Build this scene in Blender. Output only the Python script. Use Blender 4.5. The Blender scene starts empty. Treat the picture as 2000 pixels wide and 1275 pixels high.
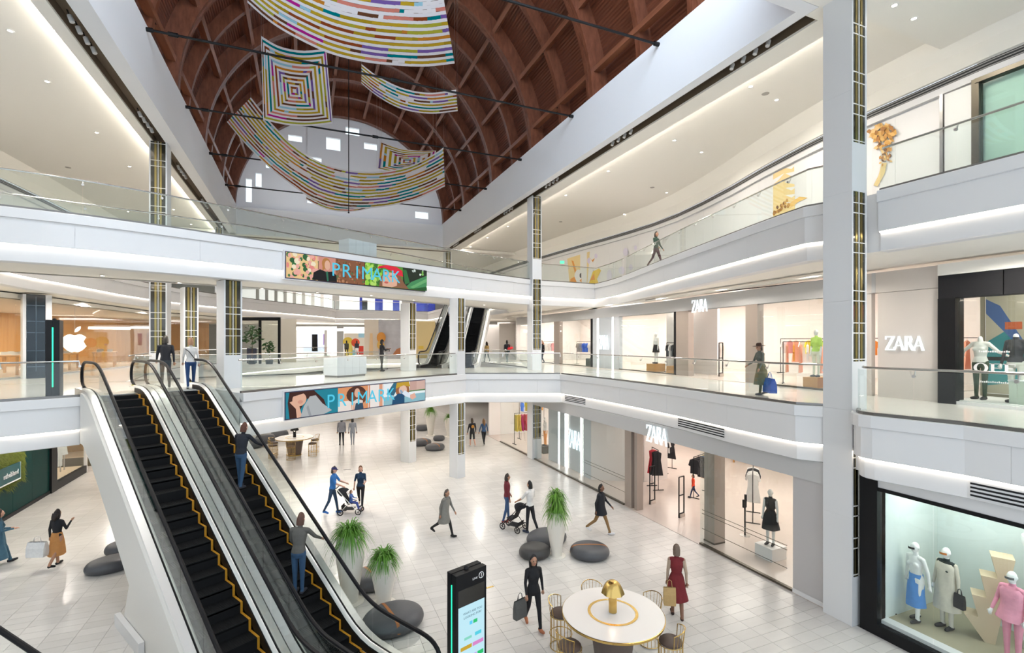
import bpy, bmesh, math, random
import numpy as np
from mathutils import Vector, Matrix
R = random.Random(7)
SC = bpy.context.scene
COL = SC.collection
PI = math.pi
# ------------------------------------------------------------------ camera
EYE = 6.7; FPX = 958.0; HY = 667.0; YAW = math.atan(405/958.0)
cam = bpy.data.objects.new('camera', bpy.data.cameras.new('camera')); COL.objects.link(cam)
cam.location = (0, 0, EYE); cam.rotation_euler = (PI/2, 0, -YAW)
cam.data.sensor_fit = 'HORIZONTAL'; cam.data.sensor_width = 36; cam.data.lens = 36*FPX/2000
cam.data.shift_y = (HY-637.5)/2000; cam.data.clip_start = 0.05; cam.data.clip_end = 400
SC.camera = cam
# ------------------------------------------------------------------ daylight (even overcast sky)
wd = bpy.data.worlds.new('sky'); SC.world = wd; wd.use_nodes = True
bg = wd.node_tree.nodes['Background']; bg.inputs[0].default_value = (0.80, 0.90, 1.0, 1); bg.inputs[1].default_value = 1.15
# unseen lamp added for assumed lunette daylight at the near end of the vault
ll = bpy.data.lights.new('assumed_lunette_fill', 'AREA'); ll.shape = 'RECTANGLE'; ll.size = 15; ll.size_y = 6.5; ll.energy = 1500; ll.color = (.74,.86,1.0)
lo = bpy.data.objects.new('assumed_lunette_fill', ll); COL.objects.link(lo); lo.location = (3.275, 8.3, 20.6); lo.rotation_euler = (math.radians(90), 0, 0)
SC.view_settings.view_transform = 'Standard'; SC.view_settings.look = 'None'
SC.view_settings.gamma = 1.0; SC.view_settings.use_curve_mapping = False
SC.view_settings.exposure = 0.5
cy = SC.cycles
cy.use_light_tree = False; cy.max_bounces = 5; cy.diffuse_bounces = 4; cy.glossy_bounces = 2; cy.transmission_bounces = 3; cy.transparent_max_bounces = 16
cy.use_adaptive_sampling = True; cy.adaptive_threshold = .12; cy.adaptive_min_samples = 16
cy.caustics_reflective = False; cy.caustics_refractive = False
cy.sample_clamp_indirect = 6.0; cy.use_denoising = True
# level heights
Z2, Z3, ZC = 5.08, 10.25, 15.0
def pix(u, v, z):
    "floor-plan point seen at photo position (u, v) at height z (used to survey the plan)"
    d = (z-EYE)*FPX/(HY-v); a = (u-1000)/FPX*d
    return (math.sin(YAW)*d+math.cos(YAW)*a, math.cos(YAW)*d-math.sin(YAW)*a)
# ------------------------------------------------------------------ materials
_m = {}
def nod(nt, t, **kw):
    n = nt.nodes.new(t)
    for k, v in kw.items():
        if k in n.inputs.keys(): n.inputs[k].default_value = v
        else: setattr(n, k, v)
    return n
def M(name, col=(.8,.8,.8), rough=.5, metal=0.0, emit=0.0, spec=.5, ecol=None, noise=None, bump=None):
    "procedural principled material; noise=(scale, amount) varies the colour, bump=(scale, strength) gives fine relief"
    if name in _m: return _m[name]
    m = bpy.data.materials.new(name); m.use_nodes = True; nt = m.node_tree
    b = nt.nodes['Principled BSDF']; c4 = (*col, 1)
    b.inputs['Base Color'].default_value = c4; b.inputs['Roughness'].default_value = rough
    b.inputs['Metallic'].default_value = metal; b.inputs['Specular IOR Level'].default_value = spec
    if emit:
        b.inputs['Emission Color'].default_value = (*(ecol or col), 1); b.inputs['Emission Strength'].default_value = emit
    if noise or bump: tc = nod(nt, 'ShaderNodeTexCoord')
    if noise:
        n = nod(nt, 'ShaderNodeTexNoise', Scale=noise[0], Detail=4.0)
        nt.links.new(tc.outputs['Object'], n.inputs['Vector'])
        r = nod(nt, 'ShaderNodeMapRange'); r.inputs['To Min'].default_value = 1-noise[1]; r.inputs['To Max'].default_value = 1+noise[1]
        nt.links.new(n.outputs[0], r.inputs['Value'])
        h = nod(nt, 'ShaderNodeHueSaturation'); h.inputs['Color'].default_value = c4
        nt.links.new(r.outputs[0], h.inputs['Value']); nt.links.new(h.outputs[0], b.inputs['Base Color'])
    if bump:
        n = nod(nt, 'ShaderNodeTexNoise', Scale=bump[0], Detail=3.0); nt.links.new(tc.outputs['Object'], n.inputs['Vector'])
        bp = nod(nt, 'ShaderNodeBump', Strength=bump[1], Distance=.01)
        nt.links.new(n.outputs[0], bp.inputs['Height']); nt.links.new(bp.outputs[0], b.inputs['Normal'])
    _m[name] = m; return m
def glass(name, tint=(.93,.97,.95), refl=1.0):
    if name in _m: return _m[name]
    m = bpy.data.materials.new(name); m.use_nodes = True; nt = m.node_tree; nt.nodes.clear()
    o = nod(nt, 'ShaderNodeOutputMaterial'); mx = nod(nt, 'ShaderNodeMixShader')
    t = nod(nt, 'ShaderNodeBsdfTransparent', Color=(*tint,1)); g = nod(nt, 'ShaderNodeBsdfGlossy', Roughness=.02, Color=(1,1,1,1))
    lw = nod(nt, 'ShaderNodeLayerWeight'); pw = nod(nt, 'ShaderNodeMath', operation='POWER'); pw.inputs[1].default_value = 4.0
    k = nod(nt, 'ShaderNodeMath', operation='MULTIPLY_ADD'); k.inputs[1].default_value = .5*refl; k.inputs[2].default_value = .035*refl
    nt.links.new(lw.outputs['Facing'], pw.inputs[0]); nt.links.new(pw.outputs[0], k.inputs[0]); nt.links.new(k.outputs[0], mx.inputs[0]); nt.links.new(t.outputs[0], mx.inputs[1]); nt.links.new(g.outputs[0], mx.inputs[2])
    nt.links.new(mx.outputs[0], o.inputs[0]); _m[name] = m; return m
def wood(name, c1, c2, scale=3.0, stretch=(1,.06,1), rough=.45, plank=None):
    "grain along one object axis (the one with the small stretch); plank=(axis, pitch) adds fine board joints"
    if name in _m: return _m[name]
    m = bpy.data.materials.new(name); m.use_nodes = True; nt = m.node_tree; b = nt.nodes['Principled BSDF']
    tc = nod(nt, 'ShaderNodeTexCoord'); mp = nod(nt, 'ShaderNodeMapping'); mp.inputs['Scale'].default_value = stretch
    n = nod(nt, 'ShaderNodeTexNoise', Scale=scale, Detail=6.0, Roughness=.65)
    cr = nod(nt, 'ShaderNodeValToRGB'); cr.color_ramp.elements[0].color = (*c1,1); cr.color_ramp.elements[1].color = (*c2,1)
    cr.color_ramp.elements[0].position = .3; cr.color_ramp.elements[1].position = .7
    nt.links.new(tc.outputs['UV' if plank else 'Object'], mp.inputs['Vector']); nt.links.new(mp.outputs[0], n.inputs['Vector']); nt.links.new(n.outputs[0], cr.inputs[0])
    nt.links.new(cr.outputs[0], b.inputs['Base Color']); b.inputs['Roughness'].default_value = rough
    if plank:
        w = nod(nt, 'ShaderNodeTexWave', Scale=plank, wave_type='BANDS', bands_direction='X'); nt.links.new(tc.outputs['UV'], w.inputs['Vector'])
        bp = nod(nt, 'ShaderNodeBump', Strength=.6, Distance=.03); nt.links.new(w.outputs['Fac'], bp.inputs['Height']); nt.links.new(bp.outputs[0], b.inputs['Normal'])
    _m[name] = m; return m
WHITE = M('white paint', (.735,.728,.725), .45)
CREAM = M('warm white ceiling paint', (.86,.83,.765), .6)
STEEL = M('brushed steel', (.62,.61,.59), .28, 1.0)
CHROME = M('polished steel', (.86,.85,.83), .30, .6)
LEDS = M('soft led strip', (1,.97,.94), .5, emit=2.2, ecol=(1,.96,.92))
BRONZE = M('dark bronze metal', (.12,.105,.08), .35, .8)
BLACK = M('black plastic', (.009,.009,.010), .4, spec=.2)
MATTE = M('matte black', (.016,.016,.018), .6, spec=.2)
GLASS = glass('clear railing glass', (.945,.975,.965), .9)
PANE = glass('clear shop glass', (.95,.975,.97), .8)
LED = M('warm led strip', (1,.93,.82), .5, emit=8.0, ecol=(1,.90,.76))
LEDW = M('neutral led strip', (1,.97,.94), .5, emit=9.0, ecol=(1,.96,.92))
LAMP = M('lamp lens', (1,.95,.88), .4, emit=22.0, ecol=(1,.92,.80))
# ------------------------------------------------------------------ mesh helpers
class MB:
    def __init__(s): s.v = []; s.f = []; s.mi = []; s.cm = 0; s.uv = None
    def add(s, vs, fs):
        o = len(s.v); s.v += [tuple(p) for p in vs]; s.f += [tuple(i+o for i in f) for f in fs]; s.mi += [s.cm]*len(fs); return s
    def box(s, a, b):
        (x0,y0,z0),(x1,y1,z1) = a, b
        return s.add([(x0,y0,z0),(x1,y0,z0),(x1,y1,z0),(x0,y1,z0),(x0,y0,z1),(x1,y0,z1),(x1,y1,z1),(x0,y1,z1)],
                     [(3,2,1,0),(4,5,6,7),(0,1,5,4),(1,2,6,5),(2,3,7,6),(3,0,4,7)])
    def obox(s, c, size, rz=0):
        i = len(s.v); h = [k/2 for k in size]; s.box([-k for k in h], h); cs, sn = math.cos(rz), math.sin(rz)
        for j in range(i, len(s.v)):
            x, y, z = s.v[j]; s.v[j] = (c[0]+x*cs-y*sn, c[1]+x*sn+y*cs, c[2]+z)
        return s
    def bar(s, p, q, w, h, up=(0,0,1)):
        p, q = Vector(p), Vector(q); d = (q-p).normalized(); u = Vector(up)
        if abs(d.dot(u)) > .98: u = Vector((0,1,0))
        a = d.cross(u).normalized()*w/2; b = a.cross(d).normalized()*h/2
        vs = [p-a-b,p+a-b,p+a+b,p-a+b,q-a-b,q+a-b,q+a+b,q-a+b]
        return s.add(vs, [(0,3,2,1),(4,5,6,7),(0,1,5,4),(1,2,6,5),(2,3,7,6),(3,0,4,7)])
    def prism(s, poly, z0, z1):
        n = len(poly); a = sum(poly[i][0]*poly[(i+1)%n][1]-poly[(i+1)%n][0]*poly[i][1] for i in range(n))
        if a < 0: poly = poly[::-1]
        vs = [(x,y,z0) for x,y in poly]+[(x,y,z1) for x,y in poly]
        return s.add(vs, [tuple(range(n-1,-1,-1)), tuple(range(n,2*n))]+[(i,(i+1)%n,(i+1)%n+n,i+n) for i in range(n)])
    def tube(s, pts, r, n=8, closed=False, caps=True):
        pts = [Vector(p) for p in pts]; L = len(pts); rs = r if isinstance(r,(list,tuple)) else [r]*L
        vs, fs = [], []; nrm = None
        for i, p in enumerate(pts):
            if closed: t = (pts[(i+1)%L]-pts[i-1])
            else: t = pts[min(i+1,L-1)]-pts[max(i-1,0)]
            t.normalize()
            if nrm is None:
                u = Vector((0,0,1)) if abs(t.z) < .9 else Vector((1,0,0)); nrm = t.cross(u).normalized()
            else:
                nrm = (nrm-t*nrm.dot(t)); nrm = nrm.normalized() if nrm.length > 1e-6 else t.orthogonal().normalized()
            b = t.cross(nrm)
            for k in range(n):
                w = 2*PI*k/n; vs.append(p+(nrm*math.cos(w)+b*math.sin(w))*rs[i])
        for i in range(L if closed else L-1):
            j = (i+1) % L
            for k in range(n): fs.append((i*n+k, i*n+(k+1)%n, j*n+(k+1)%n, j*n+k))
        if caps and not closed: fs += [tuple(range(n-1,-1,-1)), tuple(range((L-1)*n, L*n))]
        return s.add(vs, fs)
    def lathe(s, prof, n=24, c=(0,0,0), sx=1.0, sy=1.0, rz=0.0, caps=True):
        vs, fs = [], []; m = len(prof); cr, sr = math.cos(rz), math.sin(rz)
        for r, z in prof:
            for k in range(n):
                w = 2*PI*k/n; x, y = r*sx*math.cos(w), r*sy*math.sin(w); vs.append((c[0]+x*cr-y*sr, c[1]+x*sr+y*cr, c[2]+z))
        for i in range(m-1):
            for k in range(n): fs.append((i*n+k, i*n+(k+1)%n, (i+1)*n+(k+1)%n, (i+1)*n+k))
        if caps and prof[0][0] > 1e-5: fs.append(tuple(range(n-1,-1,-1)))
        if caps and prof[-1][0] > 1e-5: fs.append(tuple(range((m-1)*n, m*n)))
        return s.add(vs, fs)
    def ball(s, c, r, n=12, m=8):
        rr = r if isinstance(r,(list,tuple)) else (r,r,r); vs, fs = [], []
        for i in range(m+1):
            t = PI*i/m
            for k in range(n):
                w = 2*PI*k/n; vs.append((c[0]+rr[0]*math.sin(t)*math.cos(w), c[1]+rr[1]*math.sin(t)*math.sin(w), c[2]-rr[2]*math.cos(t)))
        for i in range(m):
            for k in range(n): fs.append((i*n+k, i*n+(k+1)%n, (i+1)*n+(k+1)%n, (i+1)*n+k))
        return s.add(vs, fs)
    def rows(s, rows, closed=False):
        n = len(rows[0]); vs = [p for r in rows for p in r]; fs = []
        for i in range(len(rows)-1):
            for k in range(n if closed else n-1): fs.append((i*n+k, i*n+(k+1)%n, (i+1)*n+(k+1)%n, (i+1)*n+k))
        return s.add(vs, fs)
    def sweep(s, path, prof, caps=True):
        "profile [(offset to the left of the path, z)] carried along a plan polyline with mitred corners"
        offs = miter(path); rows = [[(x+nx*o, y+ny*o, z) for o, z in prof] for (x,y),(nx,ny) in zip(path, offs)]
        s.rows(rows)
        if caps and len(prof) > 2:
            s.add(rows[0], [tuple(range(len(prof)))]); s.add(rows[-1], [tuple(range(len(prof)-1,-1,-1))])
        return s
    def xf(s, mat):
        s.v = [tuple(mat @ Vector(p)) for p in s.v]; return s
    def build(s, name, mat, parent=None, smooth=False, angle=40):
        me = bpy.data.meshes.new(name); me.from_pydata(s.v, [], s.f)
        for m in (mat if isinstance(mat,(list,tuple)) else [mat]): me.materials.append(m)
        if isinstance(mat,(list,tuple)): me.polygons.foreach_set('material_index', s.mi)
        if smooth:
            me.polygons.foreach_set('use_smooth', [True]*len(me.polygons)); me.set_sharp_from_angle(angle=math.radians(angle))
        if s.uv is not None:
            l = me.uv_layers.new(name='UVMap'); vi = np.empty(len(me.loops), int); me.loops.foreach_get('vertex_index', vi)
            l.data.foreach_set('uv', np.array(s.uv, float)[vi].ravel())
        me.update(); return link(name, me, parent)
def link(name, me, parent=None):
    o = bpy.data.objects.new(name, me); COL.objects.link(o)
    if parent is not None: o.parent = parent
    return o
def miter(path):
    n = len(path); out = []
    for i in range(n):
        a = Vector(path[max(i-1,0)]); b = Vector(path[i]); c = Vector(path[min(i+1,n-1)])
        d1 = (b-a).normalized() if i > 0 else (c-b).normalized(); d2 = (c-b).normalized() if i < n-1 else d1
        m = Vector((-d1.y-d2.y, d1.x+d2.x)); m.normalize(); k = max(.35, m.dot(Vector((-d1.y, d1.x)))); out.append((m.x/k, m.y/k))
    return out
def resample(path, step):
    "split a plan polyline into pieces of about `step`, each a list of points (corners kept)"
    segs = [math.dist(path[i], path[i+1]) for i in range(len(path)-1)]; L = sum(segs); n = max(1, round(L/step)); cuts = [L*i/n for i in range(n+1)]
    def at(t):
        for i, l in enumerate(segs):
            if t <= l+1e-9: k = t/l; return tuple(path[i][j]*(1-k)+path[i+1][j]*k for j in range(len(path[0])))
            t -= l
        return tuple(path[-1])
    acc = [0]
    for l in segs: acc.append(acc[-1]+l)
    return [[at(cuts[i])]+[path[j] for j in range(len(path)) if cuts[i]+.02 < acc[j] < cuts[i+1]-.02]+[at(cuts[i+1])] for i in range(n)]
def smooth_path(p, it=2):
    for _ in range(it):
        q = [p[0]]
        for a, b in zip(p[:-1], p[1:]): q += [tuple(.75*x+.25*y for x,y in zip(a,b)), tuple(.25*x+.75*y for x,y in zip(a,b))]
        p = q+[p[-1]]
    return p
def inset(path, d):
    return [(x+nx*d, y+ny*d) for (x,y),(nx,ny) in zip(path, miter(path))]
# ------------------------------------------------------------------ scene bookkeeping
def tag(o, label, cat, group=None):
    o['label'] = label; o['category'] = cat
    if group: o['group'] = group
    return o
def struct(o, label=None):
    o['kind'] = 'structure'
    if label: o['label'] = label
    return o
def thing(name, label, cat, loc=(0,0,0), rz=0.0, group=None):
    o = bpy.data.objects.new(name, None); COL.objects.link(o); o.empty_display_size = .2
    o.location = loc; o.rotation_euler = (0,0,rz); return tag(o, label, cat, group)
def sempty(name, label=None, loc=(0,0,0)):
    o = bpy.data.objects.new(name, None); COL.objects.link(o); o.empty_display_size = .2; o.location = loc; return struct(o, label)
def dup(o, loc=None, rz=None, label=None, group=None, parent=None):
    "copy a thing with its parts and sub-parts, sharing mesh data"
    c = o.copy(); COL.objects.link(c)
    if parent is not None: c.parent = parent
    if loc is not None: c.location = loc
    if rz is not None: c.rotation_euler = (0,0,rz)
    if label: c['label'] = label
    if group: c['group'] = group
    for ch in list(o.children): dup(ch, parent=c)
    return c
def copy_part(o, parent, loc=(0,0,0), rz=0.0):
    c = o.copy(); COL.objects.link(c); c.parent = parent; c.location = loc; c.rotation_euler = (0,0,rz); return c
# ------------------------------------------------------------------ floors
L2R = [(11.72,1.5),(11.72,4.46),(11.7,5.3)]+smooth_path([(11.7,5.3),(11.5,6.3),(11.35,6.95),(11.5,7.25),(11.9,7.48)],1)[1:]
L2F = [(11.92,8.24),(11.58,8.75)]+smooth_path([(11.58,8.75),(11.6,10.5),(11.92,14),(11.92,18)],1)[1:]+[(11.7,21.5),(7.39,23.37),(3.28,21.1),(.79,19.5),(-1.09,18.0),(-1.8,17.43)]
L2L = [(-6.05,18.14),(-7.5,17.46),(-10,17.0),(-14,16.6)]
L3R = [(12.6,1.5),(12.52,4.77),(12.47,7.3)]
L3F = [(12.45,8.35),(12.2,8.95)]+smooth_path([(12.2,8.95),(12.49,10.3),(13.23,12.96),(14.32,16.88),(15.6,21),(16.35,23.6),(16.6,26.06)],2)[1:]+smooth_path([(12.5,25.74),(6.33,23.33),(-2.31,18.99),(-5.32,17.6),(-7.34,17.04),(-10,16.7),(-15,16.4)],2)
# the court behind the bridges
L2B_right = [(12.5,27.3),(12.5,45),(12.5,58)]
L2B_left = smooth_path([(2.6,57),(1.7,54.5),(-2.35,49.2),(-5,44.2),(-6.8,38),(-7.3,32),(-6.8,27),(-6.4,24.4)],2)
L2B_bridge = [(-6.4,24.4),(-4.1,25.4),(-1.2,26.1),(.84,26.8),(4.4,29.2),(6.9,31.35)]
L3B_left = smooth_path([(3.2,58.2),(2.5,55.7),(-1.5,49.9),(-4.5,45.9),(-9,37),(-9.9,28.3),(-10.3,26),(-10.2,22.6),(-8.7,20.2)],2)
L3B_bridge = [(-8.7,20.2),(-2.2,22.2),(4.55,26.0),(7.55,27.9),(12.5,31)]
L3B_right = [(12.5,31),(13.6,33),(13.6,58)]
def i15(p): return inset(p, -.15)
def noise_floor(name, col, rough, sc):
    return M(name, col, rough, noise=(sc, .06), bump=None)
F2M = noise_floor('polished pale stone floor', (.70,.675,.635), .12, 6.0)
def slab(name, poly, z, label):
    o = MB().prism(poly, z-1.4, z).build(name, [F2M, CREAM, WHITE]); me = o.data
    me.polygons.foreach_set('material_index', [0 if p.normal.z > .5 else 1 if p.normal.z < -.5 else 2 for p in me.polygons])
    return struct(o, label)
slab('floor', i15(L2R)+i15(L2F[:10])+[(28,21.5),(28,1.5)], Z2, 'polished walkway floor on the middle level beside the fashion store')
slab('floor', i15(L2F[9:])+[(-2.75,19.2),(-5.85,19.2)]+i15(L2L)+[(-26,16.6),(-26,24.4)]+[(x+.0,y+.05) for x,y in i15(L2B_bridge)]+[(10.1,29.9)]+i15(L2B_right)+[(28,58),(28,21.5)], Z2, 'middle level bridge floor with escalator landings')
slab('floor', [(-26,24.45)]+i15(L2B_left)[::-1]+[(2.8,58),(-26,58)], Z2, 'middle level floor in front of the computer store')
slab('floor', [(-26,58.05),(28,58.05),(28,80),(-26,80)], Z2, 'far middle level floor at the end of the mall')
slab('floor', i15(L3R)+i15(L3F)[:21]+[(28,26.1),(28,1.5)], Z3, 'upper level walkway slab with curved edge on the right')
slab('floor', [(16.75,26.12)]+i15(L3F)[21:]+[(-26,16.4),(-26,20.2)]+i15(L3B_bridge)+i15(L3B_right)+[(28,58),(28,26.15)], Z3, 'upper level bridge slab crossing the atrium')
slab('floor', [(-26,20.25)]+i15(L3B_left)[::-1]+[(3.3,58.2),(-26,58.2)], Z3, 'upper level walkway slab on the left')
slab('floor', [(-26,58.25),(28,58.25),(28,80),(-26,80)], Z3, 'upper level slab at the far end of the mall')
# ground floor: slab with one object per tile nearest the camera
g = MB().box((-26,1.5,-.3),(28,80,-.012)).build('floor', M('grey tile joint', (.30,.285,.27), .7)); struct(g, 'ground floor laid with pale stone tiles')
def tile_mat():
    m = bpy.data.materials.new('pale stone tile'); m.use_nodes = True; nt = m.node_tree; b = nt.nodes['Principled BSDF']
    oi = nod(nt, 'ShaderNodeNewGeometry'); tc = nod(nt, 'ShaderNodeTexCoord')
    w = nod(nt, 'ShaderNodeTexWhiteNoise', noise_dimensions='3D'); sn = nod(nt, 'ShaderNodeVectorMath', operation='SNAP')
    sn.inputs[1].default_value = (.6,.3,10); ad = nod(nt, 'ShaderNodeVectorMath', operation='ADD'); ad.inputs[1].default_value = (.002,.002,0)
    nt.links.new(oi.outputs['Position'], ad.inputs[0]); nt.links.new(ad.outputs[0], sn.inputs[0]); nt.links.new(sn.outputs[0], w.inputs['Vector'])
    n = nod(nt, 'ShaderNodeTexNoise', Scale=1.6, Detail=5.0); mp = nod(nt, 'ShaderNodeMapping'); mp.inputs['Scale'].default_value = (1,6,1)
    nt.links.new(oi.outputs['Position'], mp.inputs[0]); nt.links.new(mp.outputs[0], n.inputs['Vector'])
    mx = nod(nt, 'ShaderNodeMath', operation='ADD'); nt.links.new(w.outputs[0], mx.inputs[0]); nt.links.new(n.outputs[0], mx.inputs[1])
    r = nod(nt, 'ShaderNodeMapRange'); r.inputs['From Max'].default_value = 1.6; r.inputs['To Min'].default_value = .90; r.inputs['To Max'].default_value = 1.05; nt.links.new(mx.outputs[0], r.inputs['Value'])
    h = nod(nt, 'ShaderNodeHueSaturation'); h.inputs['Color'].default_value = (.66,.635,.605,1); nt.links.new(r.outputs[0], h.inputs['Value']); nt.links.new(h.outputs[0], b.inputs['Base Color'])
    b.inputs['Roughness'].default_value = .22; return m
TILE = tile_mat()
tl = MB().box((-.2965,-.1465,-.012),(.2965,.1465,0)).build('tile', TILE, g); tl0 = tl
cand = []
for i in range(-44, 20):
    for j in range(4, 265):
        x, y = (i+.5)*.6, (j+.5)*.3
        d = x*math.sin(YAW)+y*math.cos(YAW)
        if d < 3: continue
        u = 1000+FPX*(x*math.cos(YAW)-y*math.sin(YAW))/d; v = HY+FPX*EYE/d
        near = -40 < u < 2040 and v < 1310 and x < 11.95
        cand.append((d if near else 900+d, x, y))
cand.sort(); rest = MB(); first = True
for k, (d, x, y) in enumerate(cand):
    if k < 300:
        if first: tl.location = (x,y,0); first = False
        else: copy_part(tl0, g, (x,y,0))
    elif d < 900 or y > 5: rest.add([(x-.2965,y-.1465,0),(x+.2965,y-.1465,0),(x+.2965,y+.1465,0),(x-.2965,y+.1465,0)], [(0,1,2,3)])
ro = rest.build('tiles', TILE, g); ro['kind'] = 'stuff'
# ------------------------------------------------------------------ balcony edges: lip, upper panels, light cove, lower band
NTRIM = [0]
def fascia(path, z, label, band=True):
    NTRIM[0] += 1; r = sempty('trim_%d' % NTRIM[0], label)
    MB().sweep(path, [(-.25,z+.004),(.05,z+.004),(.06,z-.01),(.06,z-.26),(.0,z-.27)]).build('edge_lip', WHITE, r)
    for p in resample(path, 3.0):
        q = [(a[0],a[1]) for a in p]; L = math.dist(q[0], q[1])
        k = .004/max(L,.01); q[0] = (q[0][0]*(1-k)+q[1][0]*k, q[0][1]*(1-k)+q[1][1]*k)
        MB().sweep(q, [(-.1,z-.272),(0,z-.272),(0,z-.95),(-.1,z-.95)]).build('panel', WHITE, r)
    MB().sweep(path, [(-.05,z-.955),(-.05,z-.972),(-.085,z-.972),(-.085,z-.955)]).build('light_strip', LED, r)
    MB().sweep(path, [(-.09,z-.94),(-.10,z-1.40),(-.14,z-1.42),(-.4,z-1.42)]).build('lower_band', WHITE, r)
    return r
fascia(L2R, Z2, 'middle level balcony edge right of the tall column')
fascia(L2F, Z2, 'curved middle level balcony edge along the fashion store and bridge')
fascia(L2L, Z2, 'middle level balcony edge left of the escalators')
fascia(L3R, Z3, 'upper level balcony edge right of the tall column')
fascia(L3F, Z3, 'curved upper level balcony edge crossing the atrium')
fascia(L2B_left, Z2, 'middle level balcony edge around the rear court')
fascia(L3B_left, Z3, 'curved upper level balcony edge above the computer store')
fascia([(13.6,31),(13.6,58),(3.2,58.2)], Z3, 'upper level balcony edge at the far end')
fascia([(12.5,27.3),(12.5,57.9),(2.7,57.9)], Z2, 'middle level balcony edge at the far end')
fascia(L2B_bridge[::1], Z2, 'rear edge of the middle level bridge')
fascia(L3B_bridge, Z3, 'rear edge of the upper level bridge')
# ------------------------------------------------------------------ ceiling beams, slots and side ceilings
def ceil(poly, z, label, mat=CREAM, t=.25):
    return struct(MB().prism(poly, z, z+t).build('ceiling', mat), label)
SLOT = M('brown slot lining', (.13,.095,.06), .7)
ceil([(12.22,8.1),(13.0,8.1),(13.0,58),(12.22,58)], ZC, 'beam soffit outside the right light slot', t=.18)
ceil([(-6.15,8.6),(-5.8,8.6),(-5.8,58),(-6.15,58)], ZC, 'beam soffit outside the left light slot', t=.18)
for k, (xa, xb) in enumerate(((11.75,12.22),(-5.8,-5.35))):
    struct(MB().box((xa,8.6,ZC+.30),(xb,44.6,ZC+.4)).box((xa-.01,8.6,ZC+.06),(xa+.015,44.6,ZC+.3)).box((xb-.015,8.6,ZC+.06),(xb+.01,44.6,ZC+.3)).build('trim_%d' % (20+k), SLOT), 'dark track lighting slot in the %s beam' % ('right','left')[k])
# near ceiling, where the barrel vault begins
ceil([(-26,-3),(28,-3),(28,8.1),(12.22,8.1),(12.22,8.6),(11.76,8.6),(11.76,8.24),(-5.36,8.24),(-5.36,8.6),(-26,8.6)], ZC, 'flat ceiling in front of the barrel vault')
WL3 = smooth_path([(16.8,1.5),(16.85,8.9),(17.9,14),(19.5,19),(20.5,24),(20.3,29),(19.7,34),(18.8,46),(18.8,60)],1)
WL3L = smooth_path([(-12.6,60),(-12.3,45),(-12.7,34.1),(-13.0,29.9),(-13.6,22),(-14.4,8.6)],1)
ceil([(13.0,8.1),(16.95,8.1)]+[p for p in WL3 if p[1] > 8.1]+[(13.0,60)], ZC+.3, 'right side ceiling over the upper walkway')
ceil([(-6.15,60)]+WL3L+[(-6.15,8.6)], ZC+.3, 'left side ceiling over the upper walkway')
for k, (xa, xb, yy) in enumerate(((13.0,13.03,8.2),(-6.18,-6.15,8.7))):
    struct(MB().box((xa,yy,ZC+.1),(xb,58,ZC+.16)).build('trim_%d' % (22+k), M('bright cove led', (1,.93,.82), .5, emit=28.0, ecol=(1,.92,.80))), 'hidden cove light at the %s ceiling edge' % ('right','left')[k])
# upper level side walls: panels below, bulkhead with slot diffuser above
def upper_wall(name, path, label, rng=None):
    r = sempty(name, label)
    MB().sweep(path, [(0,Z3),(0,13.78)], caps=False).build('backing', WHITE, r)
    for p in resample(path, 1.6):
        a, b = p[0], p[-1]; k = .006/math.dist(a,b); a2 = (a[0]+(b[0]-a[0])*k, a[1]+(b[1]-a[1])*k)
        MB().sweep([a2]+p[1:], [(.0,Z3+.1),(.03,Z3+.1),(.03,13.72),(.0,13.72)]).build('panel', M('white wall panel', (.80,.785,.775), .4), r)
    MB().sweep(path, [(.0,13.78),(.12,13.78),(.12,13.98),(.05,14.0)], caps=False).build('cornice', WHITE, r)
    for i in range(3): MB().sweep(path, [(.06,14.02+i*.075),(.06,14.045+i*.075)], caps=False).build('vent_slat', M('grey slat', (.35,.34,.33), .5), r)
    MB().sweep(path, [(.02,14.0),(.02,14.24)], caps=False).build('vent_slot', M('dark slot', (.05,.05,.05), .8), r)
    MB().sweep(path, [(.05,14.24),(.12,14.26),(.12,14.75),(.45,15.3)], caps=False).build('bulkhead', CREAM, r)
    return r
wallR3 = upper_wall('wall_right', WL3, 'white panelled wall of the upper right walkway')
wallL3 = upper_wall('wall_left', WL3L, 'white wall of the upper left walkway')
# ------------------------------------------------------------------ barrel vault
XC, ZS = 3.275, 17.15
VW = wood('redwood boards', (.070,.018,.008), (.17,.050,.022), 1.0, (9.0,1.2,1), .42, plank=2.2)
RW = wood('redwood glulam', (.10,.030,.015), (.21,.075,.040), 6.0, (1,1,.3), .30)
RW2 = wood('redwood purlin', (.15,.05,.026), (.29,.115,.06), 8.0, (1,.05,1), .30)
vault = sempty('ceiling', 'red-brown timber barrel vault with ribs and purlins over the atrium')
def arc(r, a): return (XC+r*math.cos(a), ZS+r*math.sin(a))
NA = 48
d = MB(); uvs = []
for i in range(NA+1):
    a = PI*i/NA; x, z = arc(8.95, a)
    for y in (8.6, 43.4): d.v.append((x,y,z)); uvs.append((8.95*a, y*.25))
for i in range(NA): d.f.append((2*i,2*i+1,2*i+3,2*i+2)); d.mi.append(0)
d.uv = uvs; d.build('deck', VW, vault, smooth=True)
def rib_mesh(r0, r1, w, grooves=False):
    m = MB(); rows = []
    prof = [(r1,-w/2),(r0,-w/2),(r0,w/2),(r1,w/2)]
    if grooves: prof = [(r1,-w/2),(r0,-w/2),(r0,-.05),(r0+.02,-.045),(r0+.02,-.03),(r0,-.025),(r0,.025),(r0+.02,.03),(r0+.02,.045),(r0,.05),(r0,w/2),(r1,w/2)]
    for i in range(NA+1):
        a = PI*(i/NA)*1.04-.02*PI; rows.append([(arc(r,a)[0], y, arc(r,a)[1]) for r, y in prof])
    m.rows(rows); return m
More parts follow.
